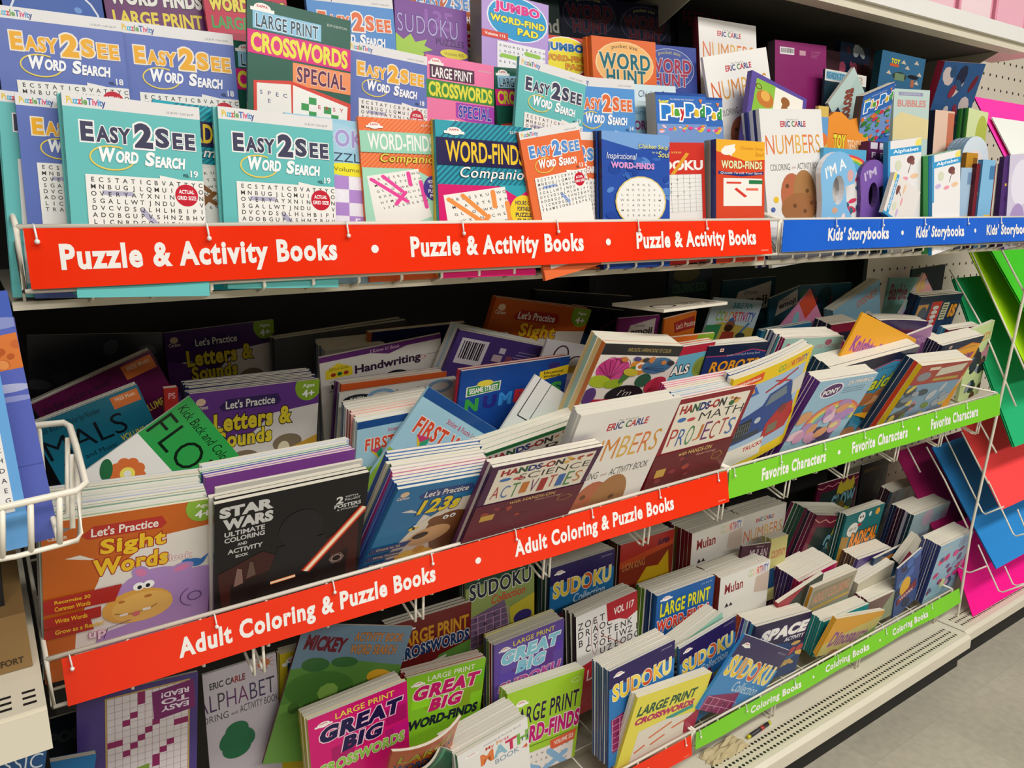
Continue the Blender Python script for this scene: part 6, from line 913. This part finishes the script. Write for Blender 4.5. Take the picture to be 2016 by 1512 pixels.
B('coloring_book', 'bright blue book edge at the lower left corner', (60, 1508), (190, 1484), 1.16, None, '1c70a8', lean=-2, t=0.01, h=0.2, tier=3)
# ---------------------------------------------------------------- bottom tier, second bay
def space(c): c.t('SPACE', 0.14, 0.18, 0.98, 0.46, 'f0ece4', '6a5890', 0.03, b=0.07, sh=0.2); c.t('ACTIVITY', 0.6, 0.5, 0.96, 0.6, 'e0dce4', b=0.03, sh=.2); c.t('Jumbo', 0.2, 0.52, 0.4, 0.62, 'd890b0', b=0); c.p([(0, 0.7), (0.5, 0.6), (1, 0.75), (1, 1.6), (0, 1.6)], '1c3a6c'); c.confetti(0.3, 0.62, 0.98, 1.3, 18, ['c8a060', '38608c', '3a8a5c', 'b84848', '284a78', 'e0b050'], .04, .12, 5)
B('activity_book', 'navy space activity book with slanted white title', (1489, 1235), (1600, 1202), 1.12, V(0.5, space), '241c44', lean=-6, t=0.007, n=6, bk=(1448, 1213), cols=[('e6e2d4', '3a90b8'), ('e6e2d4', '2a3a80'), ('e6e2d4', '8ab0c8'), ('e6e2d4', '483890'), ('e6e2d4', 'a84020'), ('e6e2d4', 'b04828')], sp='183058', h=0.31, tier=3, short='navy space book', BL=(1462, 1330))
def dino(c): c.p([(0, 0), (1, 0), (1, 0.1), (0.4, 0.3), (0, 0.5)], 'e0a020'); c.t('Dinosaurs', 0.12, 0.28, 0.85, 0.56, '8a4a80', 'c898a0', 0.03, b=0.03, sh=.2); c.p([(0, 0.8), (0.6, 0.6), (1, 0.3), (1, 1.6), (0, 1.6)], '5a9a28'); c.p([(0.1, 1), (0.7, 0.8), (1, 0.6), (1, 1.6), (0, 1.6)], '3a7a28'); c.e(0.3, 0.7, 0.1, 0.06, '9a5a3c')
B('coloring_book', 'orange yellow and green coloring book with teal spines behind', (1646, 1221), (1744, 1199), 1.085, V(0.6, dino), 'c8b868', BL=(1610, 1286), lean=-14, t=0.008, n=1, T=0.014, sp='e0a020', cols=[('e6e2d4', 'e0a020')], h=0.2, tier=3, short='orange and green book')
B('coloring_book', 'teal spined coloring book at the front of its curled stack', (1622, 1225), (1712, 1188), 1.115, None, '2a9a98', lean=-10, t=0.008, n=5, bk=(1596, 1205), cols=[('e6e2d4', '1c8a88')], sp='1c8a88', h=0.31, tier=3, short='teal spined book')
B('coloring_book', 'white paged book with a blue cover edge above the teal spined stack', (1600, 1202), (1700, 1158), 1.22, None, '3a78a8', lean=-10, t=0.01, n=3, T=0.04, cols=[('e6e2d4', 'd8d4c8')], sp='c88a80', h=0.31, tier=3, short='blue edged white book')
B('coloring_book', 'brown and green picture book near the right end of the bottom basket', (1712, 1186), (1790, 1150), 1.12, lambda c: (c.p([(0, 0), (0.6, 0), (0.4, 0.3), (0, 0.4)], '7a5a58'), c.confetti(0, 0.3, 1, 1.4, 26, ['5a7a4a', '8a8a60', '3a4a38', 'c8b860', '6a4a38', '2a3440'], .06, .16, 44)), '98a080', lean=-12, t=0.008, n=4, T=0.05, cols=[('e6e2d4', '702040')], h=0.31, tier=3, short='brown and green picture book')
B('coloring_book', 'blue picture book with a yellow figure beside the pink pony cover', (1768, 1120), (1816, 1078), 1.1, lambda c: (c.confetti(0, 0, 1, 1.6, 24, ['2a4a90', '3a68b0', '8a98b8', '1c2c50', '5a80b8'], .1, .22, 6), c.e(0.4, 0.9, 0.22, 0.3, 'e8b030'), c.p([(0.1, 1.2), (0.9, 1.0), (0.9, 1.3), (0.1, 1.4)], '8a2838'), c.t('WORK', 0.2, 1.2, 0.8, 1.32, 'd8c8cc')), '2c4c8c', lean=-10, t=0.006, h=0.31, tier=3)
def pony3(c): c.c = ['94bcd0'] * len(c.c); c.t('Disney Style', 0.12, 0.12, 0.4, 0.2, 'd8c898', b=0); [c.r(0.6, 0.08 + i * 0.05, 0.9, 0.095 + i * 0.05, '6a5a88') for i in range(4)]; c.p([(0.1, 0.42), (0.4, 0.32), (0.42, 0.46), (0.12, 0.56)], 'e05070'); c.confetti(0.04, 0.35, 0.96, 1.3, 34, ['e070a8', 'c83878', 'e8a8c8', '5a5a88', 'd0d8a0', '88b0c8', 'd84890', '8a3060'], .04, .1, 15)
B('coloring_book', 'pink and blue pony coloring book with a thick navy spined stack', (1853, 1078), (1918, 1044), 1.085, V(0.7, pony3), '94bcd0', BL=(1815, 1183), lean=-10, t=0.008, n=8, bk=(1810, 1063), cols=[('e6e2d4', '34407c'), ('e6e2d4', '2c3870')], sp='34407c', h=0.31, tier=3, short='navy spined pony book')
B('coloring_book', 'thin open booklet with a red corner squeezed in the bottom basket', (1766, 1106), (1806, 1052), 1.15, lambda c: c.r(0, 0.3, 0.5, 1, '8a2838'), 'd8d0bc', lean=-14, t=0.008, n=2, T=0.02, cols=[('e0d8c8', '502a40')], h=0.31, tier=3, short='thin open booklet')
def glow(c): c.l([(0, 0.08), (0.12, 0.14), (0.24, 0.08), (0.36, 0.14), (0.48, 0.08), (0.6, 0.14), (0.72, 0.08), (0.84, 0.14), (1, 0.08)], 0.02, 'c8887c'); c.r(0.1, 0.22, 0.96, 1.5, '24302c'); c.p([(0.5, 0.18), (0.55, 0.05), (0.62, 0.16), (0.7, 0.03), (0.78, 0.14), (0.86, 0.02), (0.92, 0.2), (0.9, 0.34), (0.5, 0.38)], 'b8a830'); c.t('GLOW', 0.4, 0.34, 0.98, 0.68, '6a98a0', '24343c', 0.04, b=0.05, rot=-4); c.e(0.8, 0.74, 0.12, 0.06, 'a8b030'); c.confetti(0.1, 0.5, 0.9, 1.2, 16, ['2a4448', '3a4c40', '1c2a30', '6a5828'], .06, .14, 5)
GM = [('dcd6c8', '6a1840'), ('dcd6c8', '2c1a34'), ('dcd6c8', '7a1c48'), ('1c4a38', '1c4a38'), ('dcd6c8', '1c4438'), ('dcd6c8', '1c5038')]
B('coloring_book', 'maroon topped coloring book at the front of a splayed stack', (1604, 1027), (1697, 1004), 1.27, V(0.7, glow), '6a1830', BL=(1568, 1095), lean=-10, t=0.007, n=7, bk=(1553, 996), cols=GM, sp='5c1636', h=0.31, tier=3, short='maroon topped splayed stack')
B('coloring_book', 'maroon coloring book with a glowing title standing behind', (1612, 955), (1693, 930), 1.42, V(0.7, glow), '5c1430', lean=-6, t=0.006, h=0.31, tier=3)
def rad(c): c.e(0.25, 0.4, 0.14, 0.16, 'd8d4c8'); c.t('super cute', 0.16, 0.34, 0.34, 0.46, '3a4a3c', b=0); c.e(0.42, 0.16, 0.09, 0.12, 'e0dcd4'); c.e(0.39, 0.15, 0.02, 0.03, '1c1c1c'); c.e(0.45, 0.15, 0.02, 0.03, '1c1c1c'); c.r(0.36, 0.3, 0.46, 0.36, 'b02830'); c.e(0.84, 0.14, 0.06, 0.08, 'e0a030'); c.e(0.64, 0.14, 0.03, 0.06, 'd0dcdc'); c.t('RADICAL', 0.26, 0.5, 0.97, 0.84, 'e88a28', '501410', 0.06, b=0.05, sh=.1); c.p([(0, 0.5), (0.2, 0.55), (0.2, 1.2), (0, 1.2)], 'a0782c')
B('coloring_book', 'teal coloring book with orange lettering and a white panda', (1668, 1016), (1743, 990), 1.24, V(0.7, rad), '1c6a6c', lean=-8, t=0.007, n=3, T=0.03, cols=[('dcd6c8', '144848')], h=0.31, tier=3, short='teal panda book')
B('coloring_book', 'black book standing at the back above the teal panda book', (1698, 916), (1752, 898), 1.44, lambda c: (c.r(0.1, 0.12, 0.9, 0.2, '4a3820'), c.e(0.7, 0.6, 0.15, 0.16, '444038')), '15151c', lean=-3, t=0.006, h=0.31, tier=3)
B('coloring_book', 'blue picture book under a fanned page stack at the back right', (1757, 970), (1840, 947), 1.32, lambda c: c.confetti(0, 0, 1, 1, 14, ['3a7aa8', '50586a', '98b0b0', '2c2838'], .1, .2), '44617a', lean=-12, t=0.01, n=5, bk=(1738, 950), cols=[('d0cabc', '3a1830')], h=0.31, tier=3, short='back right blue picture book', bend=(-0.01, 0))
B('coloring_book', 'pale lilac picture book on a stack of plum and navy spines', (1800, 1015), (1872, 987), 1.2, lambda c: c.confetti(0, 0.1, 1, 1.2, 26, ['9ab0c0', 'c0a8b8', '8a98b0', 'b86a98', 'd8d0c8'], .06, .16, 23), '9cb4b8', lean=-10, t=0.008, n=7, bk=(1752, 996), cols=[('dcd6c8', '20344c'), ('dcd6c8', 'b8b4c0'), ('dcd6c8', '2a1c34'), ('dcd6c8', '3a1830'), ('dcd6c8', '3a1830'), ('dcd6c8', '1c2c50'), ('dcd6c8', '1c2c50')], sp='1c4048', h=0.31, tier=3, short='pale lilac picture book')
B('coloring_book', 'magenta edged coloring book on a purple spined stack', (1574, 1146), (1650, 1106), 1.2, None, 'c01c5c', lean=-12, t=0.007, n=8, bk=(1522, 1110), cols=[('dcd6c8', 'b01c58'), ('dcd6c8', '4a2a70'), ('dcd6c8', '3c2464'), ('dcd6c8', '4a3078'), ('dcd6c8', '4a2a70'), ('dcd6c8', '54305c'), ('dcd6c8', '5a2c50'), ('dcd6c8', '904a20')], sp='c01c5c', h=0.31, tier=3, short='magenta edged book')
B('coloring_book', 'dark green and red coloring book splayed open in front of the purple spines', (1532, 1188), (1622, 1128), 1.16, lambda c: (c.p([(0, 0), (0.6, 0), (0, 0.3)], 'a02838'), c.confetti(0.2, 0.2, 1, 1, 12, ['1c342c', '24402c', '16242c'], .1, .2)), '1c2c28', lean=-12, t=0.012, h=0.31, tier=3, sp='a82838')
def adult(c): c.r(0.05, 0.1, 0.95, 0.5, '8a8468'); c.t('ADULT COLORING', 0.1, 0.16, 0.9, 0.4, 'c88a6c', b=0.03, rot=-3); c.l([(0.04, 0.55), (0.96, 0.5)], 0.05, 'c8a840'); c.r(0, 0.62, 1, 1.4, '98b0a0')
B('coloring_book', 'faded patterned coloring book with an orange ringed spine', (1601, 1158), (1689, 1121), 1.15, V(0.7, adult), 'a89c88', lean=-12, t=0.008, n=3, T=0.035, sp='e0982c', cols=[('dcd6c8', 'd8d0c0')], h=0.31, tier=3, short='faded patterned book')
B('coloring_book', 'purple banded coloring book under the wide page stack', (1690, 1102), (1757, 1078), 1.2, lambda c: (c.t('GOLD', 0.2, 0.12, 0.85, 0.42, 'a88a50', b=0.04, sh=.2), c.r(0, 0.5, 1, 1, '2c2444')), '54407a', lean=-10, t=0.008, n=6, T=0.07, cols=[('dcd6c8', '6a4a38'), ('dcd6c8', '503830')], h=0.31, tier=3, short='purple banded book')
B('coloring_book', 'dark blue coloring book with an orange patch', (1722, 1100), (1778, 1072), 1.18, lambda c: (c.r(0.3, 0.1, 0.7, 0.26, 'b8742c'), c.confetti(0, 0.3, 1, 1, 10, ['1c5a7c', '16304c', '2a3a4c'], .1, .2)), '183c5c', lean=-10, t=0.008, h=0.31, tier=3)
B('coloring_book', 'cream paged stack left of the navy spined pony stack', (1690, 1150), (1762, 1106), 1.16, None, 'c8c0a8', lean=-12, t=0.008, n=4, T=0.05, cols=[('dcd6c8', 'b8b0a0')], h=0.31, tier=3, short='cream paged stack')
def smallmul(c): c.t('Disney', 0.5, 0.06, 0.75, 0.14, 'c8a8b0', b=0); c.t('MULAN', 0.3, 0.18, 0.9, 0.5, 'd8c8cc', b=-0.01)
B('coloring_book', 'plum book corner poking up between the two white titled stacks', (1462, 1076), (1519, 1068), 1.275, V(0.6, smallmul), '40182c', lean=-1, t=0.008, h=0.2, tier=3, bend=None)
B('coloring_book', 'pale yellow book strip right of the plum corner', (1519, 1062), (1552, 1052), 1.285, lambda c: (c.t('COLORTIVITY', 0.1, 0.5, 0.95, 0.8, 'b84838', b=0.02), c.r(0, 1.2, 1, 2, '24486c')), 'c8c078', lean=-1, t=0.008, n=2, T=0.03, cols=[('d0cab8', 'c8c078')], h=0.2, tier=3, short='pale yellow strip')
# ---------------------------------------------------------------- bright poster boards on the right
M_BOARD = inkmat('matte_poster_board', 0.65, 0.2)
def board_sheet(label, x0, y0, z0, w, h, lean, colr, n=1, yaw=0, group=None, short=None):
    a = math.radians(lean)
    for k in range(n):
        m = MB(); m.box(0, 0, 0, w, 0.0006, h, colr)
        o = m.build('poster_board', M_BOARD)
        off = Vector((random.uniform(-0.003, 0.006) * (k > 0), 0.0022 * k, 0))
        o.matrix_world = Matrix.Translation((x0, y0, z0)) @ Matrix.Rotation(math.radians(yaw), 4, 'Z') @ Matrix.Rotation(-a, 4, 'X') @ Matrix.Translation(off)
        tag(o, label if k == 0 else '%s sheet behind the %s' % (ORD[k - 1], short or label), 'poster board', group)
def PB(label, bl, top, colr, n, x, w=0.56, group=None, h=None):
    """bl, top = photo positions of the sheet's lower and upper left corners; both lie in the plane x."""
    p, q = atx(*bl, x), atx(*top, x); lean = math.degrees(math.atan2(q.y - p.y, q.z - p.z)); h = h or (q - p).length
    board_sheet(label, x, p.y, p.z, w, h, lean, colr, n, 0, group, ' '.join(label.split()[:4]))
PB('bright pink poster board lowest in the rack, its corner by the floor', (1921, 1231), (1858, 1040), 'ff1090', 3, 2.60, group='pink poster boards in the bottom pocket')
PB('sky blue poster board in the pocket above the pink one', (1962, 1120), (1835, 880), '2a88d0', 4, 2.61, group='blue poster boards')
PB('coral red poster board in the pocket above the blue one', (1972, 1004), (1893, 840), 'ff4848', 3, 2.60, group='coral poster boards')
PB('emerald green poster board in the pocket above the coral one', (1998, 880), (1868, 520), '22b070', 5, 2.585, group='emerald poster boards', h=0.56)
PB('lime green poster board tucked behind the emerald ones', (2030, 740), (1905, 490), 'b8e818', 3, 2.60, group='lime poster boards', h=0.56)
PB('mid green poster board at the right edge behind the lime one', (2080, 720), (1950, 490), '40c020', 3, 2.62, group='mid green poster boards', h=0.56)
PB('hot pink poster board high in the rack behind a white one', (2016, 385), (1918, 190), 'ff3cb0', 3, 2.58, group='hot pink poster boards')
PB('white poster board leaning in front of the hot pink one', (2040, 400), (1942, 210), 'f0f4ea', 2, 2.60, group='white poster boards', h=0.3)
PB('deep plum poster board in shadow between the baskets and the blue one', (1880, 1130), (1762, 890), 'a01858', 2, 2.59, group='plum poster boards')
rk = tag(link('poster_board_rack', None), 'white wire rack with slanted pockets for poster boards', 'rack')
x = 2.575
m = MB(); m.tube([atx(1912, 1042, 2.57) + Vector((0, 0.012, -0.9)), atx(1912, 1042, 2.57), atx(2016, 580, 2.57), atx(2016, 580, 2.57) + Vector((0, -0.02, 0.35))], 0.0042); m.build('upright_rod', M_WIRE, rk, True)
for pts in (((1870, 530), (1938, 650), (2000, 800)), ((1960, 470), (2016, 575)), ((1905, 480), (1990, 665), (2036, 770)), ((1824, 880), (1860, 945), (1906, 1040)), ((1786, 880), (1812, 930)), ((1893, 850), (1946, 952)), ((1926, 828), (1962, 892))):
    m = MB(); m.tube([atx(px, py, x - 0.002) for px, py in pts], 0.0028); m.build('side_wire', M_WIRE, rk, True)
for pts, dx in ((((1853, 855), (1926, 1005), (1932, 1010), (1968, 995)), 0.0), (((1938, 945), (1986, 1048), (1992, 1053), (2030, 1043)), 0.02), (((1880, 1112), (1898, 1124), (1904, 1124), (1934, 1112)), 0.0), (((1918, 1070), (1958, 1160), (1966, 1163), (2020, 1144)), 0.02), (((1970, 1112), (1986, 1147), (1994, 1150), (2030, 1140)), 0.06), (((1995, 1000), (2008, 1033), (2014, 1036), (2040, 1028)), 0.06)):
    m = MB(); m.tube([atx(px, py, x + dx) + Vector((0, -0.012, 0)) for px, py in pts], 0.0024); m.build('pocket_wire', M_WIRE, rk, True)
# ---------------------------------------------------------------- the neighbouring display on the left
YL = 0.80
t = tag(link('wire_basket', None), 'white wire basket jutting in at the left edge with tall magazines', 'basket', 'white wire book baskets')
fr, bkc = at(158, 962, YL), at(62, 838, YL + 0.12)
rim = [at(-120, 1024, YL), at(0, 1000, YL), at(150, 966, YL), at(168, 952, YL + 0.008), at(150, 880, YL + 0.07), at(138, 840, YL + 0.115), at(126, 832, YL + 0.125), at(62, 838, YL + 0.13), at(-60, 850, YL + 0.13)]
m = MB(); m.tube(rim, 0.0034, 8); m.build('top_rail', M_WIRE, t, True)
lo = [at(-120, 1122, YL), at(30, 1096, YL), at(118, 1073, YL), at(152, 1064, YL + .005), at(158, 1050, YL + .012), at(156, 985, YL + .02), at(150, 905, YL + .06)]
m = MB(); m.tube(lo, 0.0026, 7); m.build('bottom_rail', M_WIRE, t, True)
for q in ([(117, 978, YL), (118, 1070, YL)], [(60, 992, YL), (62, 1086, YL)], [(4, 1001, YL), (5, 1098, YL)]):
    m = MB(); m.tube([at(*p) for p in q], 0.0028, 7); m.build('front_wire', M_WIRE, t, True)
for q in ([(76, 838, YL + .13), (88, 960, YL + .12), (116, 1062, YL + .01)], [(133, 862, YL + .1), (133, 1010, YL + .07), (102, 1018, YL + .1)], [(141, 895, YL + .06), (143, 1040, YL + .03), (124, 1044, YL + .04)]):
    m = MB(); m.tube([at(*p) for p in q], 0.0026, 7); m.build('side_wire', M_WIRE, t, True)
def tall(name, label, tl, tr, br, y, art, bg, t=0.006, h=None):
    zb, zt_ = at(*br, y).z, at(*tr, y).z; return B(name, label, tl, tr, y, art, bg, lean=2, t=t, h=zt_ - zb, tier=1, cat='magazine')
def sky(c): c.r(0, 0, 1, 0.5, '4a62b8'); c.e(0.8, 0.42, 0.3, 0.08, '8a94c8'); c.p([(0, 0.66), (0.6, 0.6), (1, 0.56), (1, 1.05), (0, 1.1)], 'd87a3c'); c.confetti(0.3, 0.7, 1, 1.0, 14, ['b85a2c', 'c86a38', 'e09050'], .02, .07, 3); c.p([(0, 1.1), (1, 1.04), (1, 2.4), (0, 2.4)], '5a68b8'); c.e(0.75, 1.3, 0.3, 0.06, 'b0b4d4'); c.e(0.8, 1.45, 0.3, 0.04, '9098cc')
tall('word_search_book', 'tall magazine with blue sky and orange rock at the left edge', (-170, 590), (14, 572), (84, 1058), 0.86, sky, '5a68b8')
tall('word_search_book', 'violet magazine behind the orange rock one, its lower corner showing', (-140, 640), (28, 625), (100, 1052), 0.885, lambda c: c.confetti(0, 1, 1, 2, 12, ['8a88cc', 'b0b0dc', '6a68b8'], .1, .2), '7a78c4')
def letters_p(c): c.r(0, 0, 0.88, 1.95, 'eceae6'); c.grid(tuple(' ' * 9 + q for q in 'CHDUZRNCHDAEG'), 0.06, 0.2, 0.085, 0.135, 0.09, '3a3c44')
tall('word_search_book', 'light blue magazine with a white letter panel at the left edge', (-200, 740), (-4, 716), (50, 1072), 0.825, letters_p, '6aa8e0')
# lower left: shelf with slots, box, book
a_, b_ = at(70, 1349, 0.92), at(92, 1389, 0.86)
zt = 1.45 + (at(90, 1389, 0.86).z - 1.45); xr = at(92, 1389, 0.86).x
m = MB(); m.box(-1.2, 0.86, zt - 0.01, xr, 1.5, zt); m.box(-1.2, 0.855, zt - 0.048, xr, 0.862, zt - 0.004); tag(m.build('neighbor_shelf', M_STEEL), 'ivory shelf with slots at the lower left of the photo', 'shelf')
o = bpy.data.objects['neighbor_shelf']
m = MB()
for i in range(6):
    for j in range(3): m.box(xr - 0.02 - i * 0.022, 0.872 + j * 0.012, zt, xr - 0.008 - i * 0.022, 0.876 + j * 0.012, zt + 0.0005)
m.build('slots', M_DARK, o)
M_BOX = noisy('brown_cardboard', '8a6a3c', 0.7, 18, 0.12)
p = at(68, 1330, 0.95); q = at(50, 1205, 0.95)
m = MB(); m.box(-0.5, 0.95, zt + 0.001, p.x, 1.15, q.z); o = tag(m.build('cardboard_box', M_BOX), 'brown cardboard box on the ivory shelf at the lower left', 'box')
c = Cover(0.5, 0.1, '8a6a3c'); c.v, c.f, c.c, c.k = [], [], [], 1; c.t('COMFORT', 0.9, 0.17, 0.985, 0.185, '3a2c18')
m = MB(); m.v, m.f, m.c = c.v, c.f, c.c; d = m.build('printed_name', M_INK, o); d.location = (p.x - 0.25, 0.9496, zt + 0.001); d['label'] = 'small dark printed word'
B('storybook', 'blue classic book under the ivory shelf at the lower left', (-120, 1500), (94, 1464), 0.9, lambda c: (c.r(0, 0, 1, 0.02, '103858'), c.t('CLASSIC', 0.2, 0.1, 0.97, 0.28, 'c8d0d8', b=-0.01)), '1c4a78', lean=0, t=0.03, h=0.12, tier=1)
m = MB(); m.box(-1.2, 0.9, 0.0, at(94, 1464, 0.9).x, 1.5, at(-20, 1480, 0.9).z - 0.122); tag(m.build('display_plinth', M_DARK), 'dark base of the neighbouring display at the lower left', 'shelf')
m = MB(); m.box(-0.03, 0.98, 0.0, -0.018, 1.55, 2.3); tag(m.build('end_panel', M_DARK), 'dark end panel between the two displays', 'panel')

# ---------------------------------------------------------------- small things left on the deck and the floor
t = tag(link('marker_pen', None), 'dark marker pen with yellow ends lying on the ivory deck below the green sign', 'pen')
p, q = atz(1472, 1452, 0.131), atz(1516, 1422, 0.131); d = (q - p)
m = MB(); m.tube([p + d * 0.1, p + d * 0.9], 0.0055, 10); m.build('barrel', noisy('dark_marker_plastic', '2c2a30', 0.3, 30, 0.2), t, True)
M_YEL = noisy('yellow_plastic', 'c8c020', 0.35, 20, 0.05)
for a, b in ((0.0, 0.1), (0.9, 1.0)):
    m = MB(); m.tube([p + d * a, p + d * b], 0.0048, 10); m.build('end_cap', M_YEL, t, True)['label'] = 'yellow end cap'
m = MB(); m.tube([p + d * 0.55, p + d * 0.68], 0.0058, 10); m.build('label_band', noisy('red_label_band', 'a83028', 0.4, 20, 0.1), t, True)['label'] = 'red label band'
R = random.Random(5); m = MB(); c0 = atz(1425, 1478, 0.1262); n_ = 9
for i in range(n_):
    for j in range(n_):
        h = 0 if i in (0, n_ - 1) or j in (0, n_ - 1) else R.uniform(0.001, 0.014); m.v.append((c0.x + (i / 8 - .5) * 0.14 + R.uniform(-.006, .006), c0.y + (j / 8 - .5) * 0.05 + R.uniform(-.004, .004), 0.1262 + h))
for i in range(n_ - 1):
    for j in range(n_ - 1): a = i * n_ + j; m.f.append((a, a + n_, a + n_ + 1, a + 1)); m.c.append(None)
tag(m.build('crumpled_paper', noisy('tan_wrapping_paper', 'bfae84', 0.7, 15, 0.15)), 'crumpled tan paper on the ivory deck beneath the red and green signs', 'paper')
c0 = atz(1800, 1360, 0.001); m = MB(); m.quad([c0 + Vector(v) for v in ((-.012, -.004, 0), (.0, -.01, .003), (.014, .002, .001), (.002, .008, .005))]); m.quad([c0 + Vector(v) for v in ((.002, .008, .005), (.014, .002, .001), (.0, -.01, .003), (-.012, -.004, 0))][::-1])
tag(m.build('paper_scrap', M_DARK), 'tiny dark scrap on the floor in front of the deck', 'scrap')
